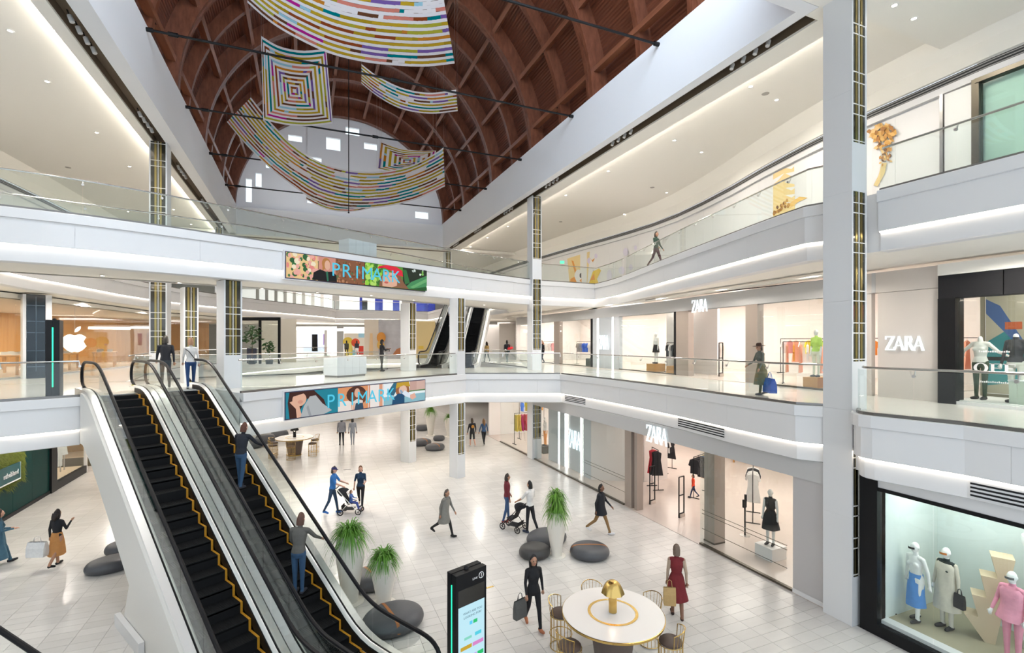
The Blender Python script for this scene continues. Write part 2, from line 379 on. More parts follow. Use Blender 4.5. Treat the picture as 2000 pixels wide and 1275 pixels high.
YR = [12.2+6.15*k for k in range(6)]
rb = rib_mesh(8.15, 8.95, .46, True).build('rib', RW, vault)
rb.location = (0,YR[0],0)
for y in YR[1:]: copy_part(rb, vault, (0,y,0))
mr = rib_mesh(8.38, 8.95, .26).build('minor_rib', RW, vault); mr.location = (0,YR[0]-3.07,0)
for y in YR[:-1]: copy_part(mr, vault, (0,y+3.07,0))
pl = MB().box((-.17,-2.85,-.10),(.17,2.85,.10)).build('purlin', RW2, vault); bk = MB().box((-.1,-.05,-.12),(.14,.05,.12)).build('bracket', MATTE, vault)
firstp = True
for k in range(-1, 5):
    ym = YR[0]+6.15*(k+.5)
    for q in range(10):
        a = math.radians(9+18*q); x, z = arc(8.48, a)
        for src, yy in ((pl, ym), (bk, ym-2.83), (bk, ym+.22)):
            if yy < 8.7: continue
            o = src.copy(); COL.objects.link(o); o.parent = vault; o.location = (x,yy,z); o.rotation_euler = (0,-a,0)
pl.location = (arc(8.48,math.radians(9))[0],YR[0]-3.07-.0,arc(8.48,math.radians(9))[1]); pl.rotation_euler = (0,-math.radians(9),0)
bpy.data.objects.remove(pl); bpy.data.objects.remove(bk)
for y in (13.8,19.75,25.6,31.4,37.3):
    m = MB().tube([(-4.83,y,17.08),(11.38,y,17.08)], .042, 8)
    for x in (-4.8, 11.35, -4.1, 3.3): m.tube([(x-.14,y,17.08),(x+.14,y,17.08)], .075, 8)
    m.build('tie_rod', BLACK, vault, smooth=True)
for o in vault.children:
    pass
# beam faces below the vault
BEAM = M('pale beam plaster', (.80,.81,.83), .55)
struct(MB().box((11.4,8.6,ZC-.0),(11.75,43.3,17.25)).build('trim_24', BEAM), 'white beam face under the right spring of the vault')
struct(MB().box((-5.35,8.6,ZC-.0),(-4.85,43.3,17.25)).build('trim_25', BEAM), 'white beam face under the left spring of the vault')
struct(MB().box((-5.3,8.25,ZC),(11.75,8.6,17.25)).build('trim_26', BEAM), 'white beam face at the near end of the vault')
# far end wall with scattered small windows
YE = 43.3
def atY(u, v, y):
    a = (u-1000)/FPX; dd = y/(math.cos(YAW)-math.sin(YAW)*a)
    return (dd*(math.sin(YAW)+math.cos(YAW)*a), EYE+(HY-v)/FPX*dd)
WINP = [(480,348,492,395),(499,337,511,365),(563,262,590,278),(637,267,665,295),(675,247,702,266),(711,278,737,294),(519,304,549,331),
        (601,305,628,326),(562,338,590,356),(600,370,630,399),(677,341,702,370),(713,380,738,397),(746,336,772,359),(783,317,806,331),(811,412,837,428)]
wins = []
for (a,b,c,e) in WINP:
    x0, z1 = atY(a,b,YE); x1, z0 = atY(c,e,YE); wins.append((x0,z0,x1,z1))
xs = sorted({-5.4,11.8}|{w[0] for w in wins}|{w[2] for w in wins}); zs = sorted({15.0,26.6}|{w[1] for w in wins}|{w[3] for w in wins})
m = MB()
for i in range(len(xs)-1):
    for j in range(len(zs)-1):
        cx, cz = (xs[i]+xs[i+1])/2, (zs[j]+zs[j+1])/2
        if any(w[0] < cx < w[2] and w[1] < cz < w[3] for w in wins): continue
        m.add([(xs[i],YE,zs[j]),(xs[i+1],YE,zs[j]),(xs[i+1],YE,zs[j+1]),(xs[i],YE,zs[j+1])], [(0,1,2,3)])
for w in wins:
    x0,z0,x1,z1 = w; m.add([(x0,YE,z0),(x1,YE,z0),(x1,YE,z1),(x0,YE,z1),(x0,YE+.25,z0),(x1,YE+.25,z0),(x1,YE+.25,z1),(x0,YE+.25,z1)], [(0,1,5,4),(1,2,6,5),(2,3,7,6),(3,0,4,7)])
endw = struct(m.build('wall_back', M('pale grey end wall', (.82,.82,.84), .6)), 'curved-top end wall of the vault with scattered small windows')
struct(MB().box((-5.35,42.95,15.0),(11.75,43.29,17.1)).build('trim_27', WHITE), 'white band below the end wall')
struct(MB().box((-5.8,43.9,14.97),(12.2,44.15,15.02)).build('trim_28', SLOT), 'dark slot across the ceiling behind the end wall')
for k, w in enumerate(wins):
    o = struct(MB().box((w[0],YE+.14,w[1]),(w[2],YE+.16,w[3])).build('window_%d' % (k+1), PANE))
wl = bpy.data.lights.new('end_wall_fill', 'AREA'); wl.shape = 'RECTANGLE'; wl.size = 13; wl.size_y = .3; wl.energy = 60; wl.color = (.90,.95,1.0)  # fill lamp without a fitting, added to brighten the end wall
wo = bpy.data.objects.new('end_wall_fill', wl); COL.objects.link(wo); wo.location = (3.3,40.6,17.2); wo.rotation_euler = (math.radians(155),0,0)
# far ceiling and boundary walls
ceil([(-26,43.4),(28,43.4),(28,80),(-26,80)], ZC+.02, 'ceiling beyond the vault')
FARW = M('far white wall', (.80,.785,.76), .5)
for nm, a, b, lb in (('wall_back',(-26,72,0),(28,72.3,15.0),'white wall closing the far end of the mall'),):
    struct(MB().box(a,b).build(nm, FARW), lb)
struct(MB().box((28,-3,0),(28.3,80,15.3)).build('wall_right', FARW), 'outer right wall behind the stores')
struct(MB().box((-26.3,-3,0),(-26,80,15.3)).build('wall_left', FARW), 'outer left wall behind the stores')
# ------------------------------------------------------------------ columns with bronze glass lattice
OLIVE = M('smoked mirror glass', (.035,.032,.022), .08, .0, spec=.9)
GOLD = M('aged brass strip', (.34,.27,.10), .3, 1.0)
LWHITE = M('white lattice bar', (.78,.76,.70), .4)
COLW = M('white column cladding', (.70,.705,.71), .4)
def column(x, y, rz, levels, label, wx=.52, wy=.70, sides=('front',)):
    t = thing('column', label, 'column', (x,y,0), rz)
    z0, z1 = levels[0][0], levels[-1][1]; hx, hy = wx/2, wy/2
    zz = z0
    for k, (a, b) in enumerate(levels):
        for q in range(2):
            za = a+(b-a)*q/2; zb = a+(b-a)*(q+1)/2
            MB().box((-hx,-hy+.03,za+.003),(hx,hy,zb)).build('cladding_panel', COLW, t)
    fr = MB(); bk = MB(); st = MB(); wb = MB()
    for (a, b) in levels:
        la = a+1.15
        fr.box((-hx,-hy,a),(-hx+.05,-hy+.031,b)).box((hx-.05,-hy,a),(hx,-hy+.031,b)).box((-hx+.05,-hy,a),(hx-.05,-hy+.031,la))
        bk.box((-hx+.05,-hy+.018,la),(hx-.05,-hy+.031,b))
        for sx in (-1,1): st.box((sx*.09-.035,-hy+.008,la),(sx*.09+.035,-hy+.019,b))
        wb.box((-.012,-hy+.002,la),(.012,-hy+.02,b))
        z = la+.04; seq = (.62,.24,.52,.24,.9,.24,.7,.24,.6,.24,.5,.24,.5); i = 0
        while z < b-.05:
            wb.box((-hx+.05,-hy+.002,z),(hx-.05,-hy+.02,z+.022)); z += seq[i % len(seq)]; i += 1
    fr.build('frame', COLW, t); bk.build('glass_backing', OLIVE, t); st.build('brass_strip', GOLD, t); wb.build('lattice', LWHITE, t)
    return t
L123 = [(0,3.66),(3.66,8.83),(8.83,15.0)]
LV = [(0,5.08),(5.08,10.25),(10.25,15.0)]
column(12.11,7.85,0,LV,'tall white column nearest the camera on the right with gold lattice', .54,.7)
column(12.2,25.55,0,LV,'tall white column at the far end of the fashion store front', .58,.7)
column(6.98,23.48,math.radians(26),[(0,3.66),(5.08,8.83)],'white bridge column behind the middle level railing, right of centre', .52,.58)
column(5.35,27.55,math.radians(32),[(0,3.66),(5.08,8.83)],'white column behind the bridge, left of its neighbour', .52,.70)
column(-2.45,19.85,math.radians(30),[(0,3.66),(5.08,8.83)],'white column with dark lattice right of the escalator top', .6,.6)
column(-4.22,22.95,math.radians(22),[(0,3.66),(5.08,8.83)],'slim white column with gold lattice behind the white-shirted shopper', .5,.6)
column(-5.6,24.8,0,LV,'tall white column with gold lattice under the left ceiling slot', .62,.7)
column(12.2,44.3,0,[(5.08,10.25),(10.25,15.0)],'distant white column at the end of the right ceiling slot', .58,.7)
column(-5.75,41.5,0,[(10.25,15.0)],'distant dark column at the end of the left ceiling slot', .5,.6)
# ------------------------------------------------------------------ glass railings
RAILM = M('satin steel handrail', (.50,.49,.47), .22, 1.0)
CHAN = M('dark steel channel', (.22,.21,.20), .3, .9)
def railing(path, z, label, step=1.5, group=None, inn=.08):
    t = thing('glass_railing', label, 'railing', (path[0][0],path[0][1],z), 0, group); ox, oy = path[0]
    loc = lambda p: [(a-ox, b-oy) for a, b in p]
    P = loc(inset(path, -inn))
    MB().sweep(P, [(-.035,.0),(.035,0),(.035,.07),(-.035,.07)]).build('base_channel', CHAN, t)
    H = loc(inset(path, -inn-.09)); MB().tube([(a,b,1.04) for a,b in H], .026, 8).build('handrail', RAILM, t, smooth=True)
    for p in resample(P, step):
        a, b = Vector(p[0]), Vector(p[-1]); d1 = (Vector(p[1])-a).normalized()*.006; d2 = (b-Vector(p[-2])).normalized()*.006
        q = [tuple(a+d1)]+[tuple(c) for c in p[1:-1]]+[tuple(b-d2)]
        MB().sweep(q, [(-.007,.03),(.007,.03),(.007,1.0),(-.007,1.0),(-.007,.03)]).build('glass_panel', GLASS, t)
        n = Vector((-d1.y,d1.x)).normalized()
        br = MB().tube([(*(a+n*.02),.90),(*(a-n*.05),.92),(*(a-n*.09),1.02)], .011, 6); br.tube([(*(a+n*.022),.90),(*(a-n*.02),.90)], .035, 8)
        br.build('bracket', STEEL, t, smooth=True)
    return t
def cut(path, i, j=None): return path[i:j]
railing(L2R, Z2, 'glass railing on the middle level right of the tall column')
railing(L2F[:10], Z2, 'glass railing in front of the middle level fashion store')
railing(L2F[9:], Z2, 'glass railing along the front of the middle level bridge')
railing(L2L, Z2, 'glass railing left of the escalator landing')
railing(L3R, Z3, 'glass railing on the upper level right of the tall column')
railing(L3F[:21], Z3, 'curved glass railing along the upper right walkway', 1.3)
railing(L3F[21:], Z3, 'long glass railing across the upper bridge', 1.9)
railing(L2B_bridge[:-1], Z2, 'glass railing along the rear of the middle level bridge', 1.8)
railing(L2B_left, Z2, 'glass railing around the left side of the rear court', 1.9)
railing([(12.5,27.3),(12.5,40),(12.5,57.9)], Z2, 'glass railing at the right side of the rear court', 2.0)
railing(L3B_left, Z3, 'distant glass railing on the upper level above the rear court', 2.0)
railing([(13.6,57.9),(3.2,58.2)], Z3, 'farthest glass railing on the upper level', 2.0)
railing(L3B_bridge, Z3, 'glass railing along the rear of the upper bridge', 2.0)
# ------------------------------------------------------------------ recessed downlights and track spots
TRIM = M('downlight trim', (.80,.77,.72), .4)
def lamp_data(name, power, size, spread=150, col=(1,.94,.86)):
    l = bpy.data.lights.new(name, 'AREA'); l.shape = 'DISK'; l.size = size; l.energy = power; l.color = col; l.spread = math.radians(spread); return l
LD_CEIL = lamp_data('downlight beam', 48, .3); LD_SPOT = lamp_data('spotlight beam', 29, .35, 120, (1,.98,.95)); LD_SOF = lamp_data('soffit beam', 62, .3, 165)
dl0 = MB().lathe([(.055,.004),(.06,-.012),(.09,-.014),(.095,0)], 14).build('ceiling_light', TRIM); lens0 = MB().lathe([(.0,-.004),(.055,-.004)], 12).build('lens', LAMP, dl0)
def light_at(parent, data, z=-.03):
    o = bpy.data.objects.new('beam', data); COL.objects.link(o); o.parent = parent; o.location = (0,0,z); return o
def downlight(x, y, z, label, group, data=LD_CEIL):
    global dl0
    if dl0 is not None: o, dl0c = dl0, None; globals()['DL'] = dl0; dl0 = None
    else:
        o = DL.copy(); COL.objects.link(o)
        l = lens0.copy(); COL.objects.link(l); l.parent = o
    o.location = (x,y,z); tag(o, label, 'ceiling light', group)
    if data: light_at(o, data)
    return o
for (u,v) in ((1747,10),(1785,36)): downlight(*pix(u,v,ZC), ZC, 'small recessed downlight in the ceiling right of the tall column', 'downlights right of the tall column')
for (u,v) in ((1466,169),(1517,195),(1317,274),(1370,297),(1302,376),(1188,334),(1219,418),(1105,381),(992,442),(952,464),(919,482),(1145,447),(1086,469),(1000,503)):
    x, y = pix(u,v,ZC+.3)
    if y < 57: downlight(x, y, ZC+.3, 'small recessed downlight in the right side ceiling', 'right side ceiling downlights', None if u in (1219,1302) else LD_CEIL)
for (u,v) in ((92,159),(189,259),(253,325),(145,379),(250,413),(339,409),(373,438),(20,60),(110,60)):
    downlight(*pix(u,v,ZC+.3), ZC+.3, 'small recessed downlight in the left side ceiling', 'left side ceiling downlights')
for (u,v) in ((200,538),(512,563),(725,577),(808,586),(946,595),(350,552),(620,571)):
    downlight(*pix(u,v,Z3-1.42), Z3-1.42, 'recessed downlight under the upper bridge', 'downlights under the upper bridge', LD_SOF)
for (x,y) in ((13.8,3.5),(14.2,6.0),(14.2,10.5),(14.6,14.5),(15.2,18.5),(15.4,23),(15,28),(15,33),(15,40),(-9.5,21),(-9.5,27),(-10.6,33),(-9.5,40)):
    o = bpy.data.objects.new('soffit_fill', LD_SOF); COL.objects.link(o); o.location = (x,y,Z3-1.46)  # bare lamps without fittings, added to brighten the middle level
def seat(x, y, z, data): o = bpy.data.objects.new('soffit_fill', data); COL.objects.link(o); o.location = (x,y,z)
for (x,y) in ((1.5,22.5),(5,25.5),(9,26),(13,30),(-1,22),(-5,21),(-9,20),(-9,25),(-9,31),(-8,38),(0,57),(8,58),(14,38),(14,46)): seat(x, y, Z2-1.46, LD_SOF)  # unseen lamps without fittings, added to light the ground floor
for k, (u, v) in enumerate(((1495,183),(1274,366),(1095,433),(133,327),(402,453))):
    t = thing('ceiling_speaker', 'round grey speaker grille in the %s' % ('right ceiling nearest the tall column','right ceiling halfway along','right ceiling near the far column','left ceiling above the glass railing','left ceiling near the slot end')[k], 'speaker', (*pix(u,v,ZC+.3),ZC+.3))
    MB().lathe([(0,-.012),(.10,-.012),(.12,-.008),(.125,0)], 18).build('grille', M('speaker grille', (.34,.32,.29), .7), t)
for k, (a, b) in enumerate((((1262,586.5),(1603,549)),((1838,524),(1998,509)))):
    p, q = pix(*a,Z3-1.43), pix(*b,Z3-1.43); t = thing('linear_diffuser', ('long black linear air slot in the soffit over the middle level shop front','short black linear air slot in the soffit right of the tall column')[k], 'vent', (p[0],p[1],Z3-1.41))
    MB().bar((0,0,0),(q[0]-p[0],q[1]-p[1],0), .12, .03).build('slot', MATTE, t)
spot_b = MB().lathe([(0,.16),(.055,.16),(.06,.15),(.06,-.02),(.05,-.03)], 12)
sp0 = spot_b.build('spotlight', M('white lamp housing', (.55,.54,.52), .4)); sl0 = MB().lathe([(0,-.025),(.05,-.025)], 12).build('lens', LAMP, sp0); sy0 = MB().box((-.015,-.015,.15),(.015,.015,.45)).build('stem', BLACK, sp0)
SPF = [True]
def spot(x, y, label, group, tilt, power=True):
    if SPF[0]: o = sp0; SPF[0] = False
    else: o = dup(sp0)
    o.location = (x,y,ZC+.02); o.rotation_euler = (0,tilt,0); tag(o, label, 'spotlight', group)
    if power: light_at(o, LD_SPOT, -.06)
for yb in (9.9,16.2,22.4,28.4,34.4,40.2):
    for k in range(4): spot(11.98, yb+k*.42*(1 if yb > 12 else 1), 'track spotlight in the dark slot of the right beam', 'right beam track spotlights', .35, k == 1)
for yb in (10.2,13.2,16.2,22.0,28.0,34,39.6):  # first two groups are out of view, added to brighten the left side
    for k in range(4): spot(-5.57, yb+k*.5, 'track spotlight in the dark slot of the left beam', 'left beam track spotlights', -.35, k == 1)
# ------------------------------------------------------------------ escalators
TREAD = M('black grooved tread', (.010,.010,.011), .75, spec=.15); RISER = M('dark riser', (.010,.010,.012), .5); YEL = M('yellow safety line', (.62,.30,.02), .5)
RUBBER = M('black rubber handrail', (.006,.006,.008), .45, spec=.2)
T30 = math.tan(math.radians(30))
def prof_z(s, s0, s1, zt, zb, r=1.0):
    "height of a line that is level, dips at 30 degrees from s0 to s1, then is level again, with eased bends"
    def raw(q): return zt if q <= s0 else zb if q >= s1 else zt-(q-s0)*(zt-zb)/(s1-s0)
    n = 9; return sum(raw(s+(k/(n-1)-.5)*r) for k in range(n))/n
def frange(a, b, st): n = max(1, math.ceil((b-a)/st)); return [a+(b-a)*i/n for i in range(n+1)]
def escalator(name, label, loc, az, ztop, zbot, tl, top_s, clad_side=None, clad=None, smin=-1.9, smax=None, steps=True):
    "local frame: x to the right, y up-slope; s = distance down-slope (-y) from the top bend; tl = centre"
    t = thing(name, label, 'escalator', (*loc, 0), -az)
    run = (ztop-zbot)/T30; end = run+2.2 if smax is None else smax
    S = lambda off, a=smin, b=None: frange(a, end if b is None else b, .3)
    zl = lambda s, h, sh=0: prof_z(s, sh, run+sh, ztop+h, zbot+h)
    P = lambda x, s, z: (tl+x, -s, z)
    # steps (the visible chain of black treads with a yellow edge line)
    tread0 = MB().box((-.5,-.4,-.05),(.5,0,0)).box((-.5,-.40,-.25),(.5,-.38,-.02))
    for k in range(24): tread0.box((-.49+k*.0415,-.4,0),(-.475+k*.0415,0,.006))
    trd = None
    s = -.9
    while s < end-.3 and steps:
        z = zl(s+.2, 0, -.45)
        z = prof_z(s+.2, -.45, run-.45, ztop, zbot, .9)
        if trd is None:
            trd = tread0.build('step', TREAD, t); yl = MB().add([(.45,-.405,.010),(.5,-.405,.010),(.5,.0,.010),(.45,.0,.010),(.45,-.405,-.25),(.5,-.405,-.25)],[(0,1,2,3),(4,5,1,0)]).build('edge_line', YEL, trd); o = trd
        else:
            o = trd.copy(); COL.objects.link(o); o.parent = t; y2 = yl.copy(); COL.objects.link(y2); y2.parent = o
        o.location = P(0, s, z); s += .4
    for sg in (-1, 1):
        x = sg*.62
        nm = MB().rows([[P(sg*.515,q,zl(q,-.12,-.3)), P(sg*.515,q,zl(q,.14,-.3)), P(sg*.53,q,zl(q,.16,-.3))] for q in S(0,-1.2)]); nm.build('skirt', BLACK, t)
        MB().rows([[P(sg*.53,q,zl(q,.15,-.3)), P(sg*.58,q,zl(q,.21,-.28)), P(sg*.60,q,zl(q,.22,-.28))] for q in S(0)]).build('inner_decking', CHROME, t, smooth=True)
        MB().rows([[P(sg*.60,q,zl(q,.22,-.28)), P(sg*.64,q,zl(q,.225,-.28))] for q in S(0)]).build('dark_joint', BLACK, t)
        MB().rows([[P(sg*.64,q,zl(q,.22,-.28)), P(sg*.80,q,zl(q,.20,-.28)), P(sg*.805,q,zl(q,-.10,-.28))] for q in S(0)]).build('outer_decking', CHROME, t, smooth=True)
        # glass balustrade in panels
        qs = S(0, smin+.15); n = len(qs); per = 4
        for i in range(0, n-1, per):
            seg = qs[i:i+per+1]
            if len(seg) < 2: continue
            seg = [seg[0]+.008]+seg[1:-1]+[seg[-1]-.008]
            a = [P(x-.006,q,zl(q,.2,-.28)) for q in seg]; b = [P(x-.006,q,zl(q,.93)) for q in seg]
            a2 = [P(x+.006,q,zl(q,.2,-.28)) for q in seg]; b2 = [P(x+.006,q,zl(q,.93)) for q in seg]
            MB().rows([a,b,b2,a2,a]).build('glass_panel', GLASS, t)
        # handrail loop with rounded newels
        pts = [P(x,smin+.25,ztop+.22), P(x,smin-.02,ztop+.33), P(x,smin-.09,ztop+.55), P(x,smin-.02,ztop+.82), P(x,smin+.16,ztop+.96)]
        pts += [P(x,q,zl(q,1.0)) for q in S(0, smin+.4, end-.4)]
        pts += [P(x,end-.16,zbot+.96), P(x,end+.02,zbot+.82), P(x,end+.09,zbot+.55), P(x,end+.02,zbot+.33), P(x,end-.25,zbot+.22)]
        MB().tube(smooth_path(pts,1), .042, 8).build('handrail', RUBBER, t, smooth=True)
        MB().box((tl+x-.05,-smin-.35,ztop+.16),(tl+x+.05,-smin-.1,ztop+.22)).build('newel_cap', M('yellow newel guard', (.75,.6,.05), .5) if sg > 0 else BLACK, t)
    MB().box((tl-.6,.85,ztop-.06),(tl+.6,1.9,ztop+.012)).build('comb_plate', STEEL, t)
    MB().rows([[P(-.9+.1,q,zl(q,-.5,-.28)), P(.9-.1,q,zl(q,-.5,-.28))] for q in S(0)]).build('soffit_pan', MATTE, t)
    return t
AZE = math.radians(-28.4); UPX, UPY = math.sin(AZE), math.cos(AZE); RTX, RTY = math.cos(AZE), -math.sin(AZE)
def ew(s, tt): return (-s*UPX+tt*RTX, -s*UPY+tt*RTY)
S0 = -17.9
e1 = escalator('escalator', 'left one of the two large escalators in the foreground with empty black steps', ew(S0,4.15), AZE, Z2, 0, 0, S0)
e2 = escalator('escalator', 'right one of the two large escalators in the foreground carrying two men', ew(S0,5.77), AZE, Z2, 0, 0, S0)
# white cladding on the outer left flank
def clad(poly, x0, x1, nm, mat=WHITE, label=None):
    m = MB(); n = len(poly); vs = [(x0,-s,z) for s,z in poly]+[(x1,-s,z) for s,z in poly]
    m.add(vs, [tuple(range(n)), tuple(range(2*n-1,n-1,-1))]+[(i,(i+1)%n,(i+1)%n+n,i+n) for i in range(n)]); return m
r_ = lambda L: [(s-S0, z) for s, z in L]
top = [(q, prof_z(q,-.28,(Z2/T30)-.28,Z2+.12,.12)) for q in frange(-.85,Z2/T30+2.0,.4)]
low = [(Z2/T30+2.0,0),(3.48,0),(4.02,1.11),(2.35,2.17),(.45,3.32),(-.5,3.72),(-.85,3.74)]
clad(top+low, -.86, -.80, 'cladding').build('flank_cladding', M('cream cladding', (.76,.735,.69), .45), e1)
clad(top+low, .80, .86, 'cladding').build('flank_cladding', M('cream cladding', (.76,.735,.69), .45), e2)
MB().box((-.98,-5.2,0),(-.87,-3.35,.28)).build('plinth', WHITE, e1)
# second pair, rising from the middle level in the rear court (built as the same kind of escalator)
AZ2 = math.radians(206)  # down-slope heads back toward the camera
UP2 = (math.sin(math.radians(26)), math.cos(math.radians(26)))
run2 = (Z3-Z2)/T30
def esc2(x, y, label):
    # x, y = foot of the escalator; the top lies up-slope
    tx, ty = x+UP2[0]*run2, y+UP2[1]*run2
    return escalator('escalator', label, (tx,ty), math.radians(26), Z3, Z2, 0, 0)
e3 = esc2(7.95,31.6,'distant escalator behind the bridge with a man in a white shirt riding down'); e4 = esc2(9.75,30.75,'distant escalator right of the bridge column seen against its dark side')
for e in (e3, e4): clad([(q, prof_z(q,-.28,run2-.28,Z3+.12,Z2+.12)) for q in frange(-.8,run2+2.0,.5)]+[(q, prof_z(q,-.28,run2-.28,Z3-.75,Z2-.2)) for q in frange(-.8,run2+2.0,.5)][::-1], .80, .86, 'c').build('flank_cladding', WHITE, e)
# nearest escalator: only its upper handrail shows at the lower left corner
x0, y0 = pix(0,1230,2.0); x1, y1 = pix(75,1280,1.75)
t = thing('escalator_balustrade', 'black handrail and glass side of another escalator at the bottom left corner', 'escalator', (x0,y0,0))
dx, dy = x1-x0, y1-y0
ptsr = [(-2*dx,-2*dy,2.5),(0,0,2.0),(dx,dy,1.75),(4*dx,4*dy,1.0),(5*dx,5*dy,1.0)]
MB().tube(ptsr, .045, 8).build('handrail', RUBBER, t, smooth=True)
MB().rows([[(a,b,c-.06) for a,b,c in ptsr],[(a,b,max(.05,c-.75)) for a,b,c in ptsr]]).build('glass_panel', GLASS, t)
MB().rows([[(a-.02,b-.02,max(.06,c-.72)) for a,b,c in ptsr],[(a-.02,b-.02,0) for a,b,c in ptsr],[(a+.06,b+.06,0) for a,b,c in ptsr],[(a+.06,b+.06,max(.06,c-.72)) for a,b,c in ptsr]]).build('flank_cladding', WHITE, t)
# ------------------------------------------------------------------ stores
def sx(u, x):
    "y on the plane x seen at photo column u"
    a = (u-1000)/FPX; return x*(math.cos(YAW)-math.sin(YAW)*a)/(math.sin(YAW)+math.cos(YAW)*a)
def zx(u, v, x):
    a = (u-1000)/FPX; return EYE+(HY-v)/FPX*(x/(math.sin(YAW)+math.cos(YAW)*a))
SHOPW = M('shop white wall', (.82,.79,.765), .5); SHOPF = M('shop beige floor', (.60,.52,.47), .22, noise=(3,.04)); HDR = M('grey header panel', (.52,.515,.51), .45)
POST = M('taupe door post', (.36,.30,.26), .35, .3); PANELB = M('pale blue-grey panel', (.52,.545,.57), .45); PINKP = M('warm white panel', (.72,.67,.64), .5)
SIGN = M('lit white sign', (.9,.97,1), .4, emit=.55, ecol=(.85,.96,1)); OAK = M('light oak box', (.55,.27,.08), .5, noise=(8,.12)); LACQ = M('white plinth', (.82,.81,.80), .4); DKGREEN = M('black green plinth', (.03,.035,.03), .5)
def lamp_rect(x, y, z, sxx, syy, power, col=(1,.91,.84), rot=(0,0,0)):
    l = bpy.data.lights.new('unseen_lamp', 'AREA'); l.shape = 'RECTANGLE'; l.size = sxx; l.size_y = syy; l.energy = power; l.color = col
    o = bpy.data.objects.new('unseen_lamp', l); COL.objects.link(o); o.location = (x,y,z); o.rotation_euler = rot; return o
# --- lettering
LET = {'Z': (.80, [[(0,.93),(.80,.93),(.80,1),(0,1)],[(.58,.93),(.80,.93),(.22,.07),(0,.07)],[(0,0),(.80,0),(.80,.07),(0,.07)],[(0,.76),(.05,.76),(.10,.93),(0,.93)],[(.80,.24),(.75,.24),(.70,.07),(.80,.07)]]),
       'A': (.90, [[(0,0),(.07,0),(.43,.88),(.38,1)],[(.38,1),(.48,1),(.88,0),(.68,0)],[(.14,.30),(.66,.30),(.64,.36),(.165,.36)]]),
       'R': (.85, [[(.08,0),(.25,0),(.25,1),(.08,1)],[(.25,.93),(.50,.93),(.60,.90),(.58,1),(.25,1)],[(.46,.97),(.62,.92),(.68,.78),(.62,.60),(.46,.50),(.40,.56),(.47,.66),(.48,.80),(.42,.93)],[(.25,.48),(.48,.48),(.48,.54),(.25,.54)],[(.34,.50),(.56,.50),(.92,0),(.64,0)]]),
       'O': (1.0, None), 'F': (.8, [[(.1,0),(.32,0),(.32,1),(.1,1)],[(0,.92),(.78,.92),(.78,1),(0,1)],[(.32,.48),(.6,.48),(.6,.55),(.32,.55)],[(.70,.72),(.78,.72),(.78,.95),(.72,.95)],[(0,0),(.44,0),(.44,.06),(0,.06)]])}
def letter(ch, wdt, h, th):
    m = MB()
    if ch == 'O':
        n = 28; o = [(.5+.5*math.cos(2*PI*k/n), .5+.52*math.sin(2*PI*k/n)) for k in range(n)]; i = [(.5+.27*math.cos(2*PI*k/n), .5+.46*math.sin(2*PI*k/n)) for k in range(n)]
        vs = [(x*wdt,-th,z*h) for x,z in o]+[(x*wdt,-th,z*h) for x,z in i]+[(x*wdt,0,z*h) for x,z in o]
        return m.add(vs, [(k,(k+1)%n,n+(k+1)%n,n+k) for k in range(n)]+[(k,2*n+k,2*n+(k+1)%n,(k+1)%n) for k in range(n)])
    for poly in LET[ch][1]:
        n = len(poly); vs = [(x*wdt,-th,z*h) for x,z in poly]+[(x*wdt,0,z*h) for x,z in poly]
        m.add(vs, [tuple(range(n)), tuple(range(2*n-1,n-1,-1))]+[(k,k+n,(k+1)%n+n,(k+1)%n) for k in range(n)])
    return m
def sign(text, label, loc, rz, w, h, mat=SIGN, adv=None, th=.04):
    t = thing('shop_sign', label, 'sign', loc, rz); adv = adv or {'Z':.76,'A':.86,'R':.78,'O':1.08,'F':.9}
    tot = sum(adv[c] for c in text[:-1])+LET[text[-1]][0]; x = -w/2; k = w/tot
    for c in text: o = letter(c, k, h, th).build('letter', mat, t); o.location = (x,0,0); x += adv[c]*k
    return t
RZW = -PI/2   # faces the atrium from the right-hand side
# --- ground floor fashion store
struct(MB().box((12.0,8.3,.0),(28,33,.012)).build('floor', SHOPF), 'warm beige floor of the ground floor fashion store')
struct(MB().box((23.5,8.3,0),(23.7,33,3.66)).build('wall_right', SHOPW), 'back wall of the ground floor fashion store')
struct(MB().box((12.15,8.25,0),(23.6,8.4,3.66)).build('wall_front', SHOPW), 'side wall of the ground floor fashion store')
struct(MB().box((12.15,32.9,0),(23.6,33.1,3.66)).build('wall_back', SHOPW), 'far side wall of the ground floor fashion store')
t = thing('storefront', 'ground floor glass shop front of the fashion store with grey header', 'storefront', (12.06,8.2,0))
Y = lambda y: y-8.2
MB().box((-.1,Y(8.2),3.12),(.12,Y(33),3.66)).build('header', HDR, t)
MB().box((-.03,Y(8.2),0),(.10,Y(9.16),3.12)).build('wall_panel', M('grey plaster panel', (.50,.48,.475), .5), t); MB().box((-.05,Y(8.2),0),(-.03,Y(9.16),.12)).build('baseboard', WHITE, t)
for (a, b, n) in ((16.72,25.2,2),(9.18,12.52,2),(25.95,30.5,2)):
    MB().box((-.05,Y(a),0),(.05,Y(b),.07)).build('base_rail', BRONZE, t)
    for k in range(n):
        y0 = a+(b-a)*k/n+.006; y1 = a+(b-a)*(k+1)/n-.006; MB().box((-.008,Y(y0),.07),(.008,Y(y1),3.12)).build('glass_pane', PANE, t)
for (a, b, zz) in ((16.72,19.9,.52),(16.72,19.9,1.02),(16.72,19.9,1.14),(9.4,12.5,.52),(9.4,12.5,1.02),(9.4,12.5,1.14)):
    MB().tube([(.06,Y(a),zz),(.06,Y(b),zz)], .010, 6).build('guard_bar', BRONZE, t)
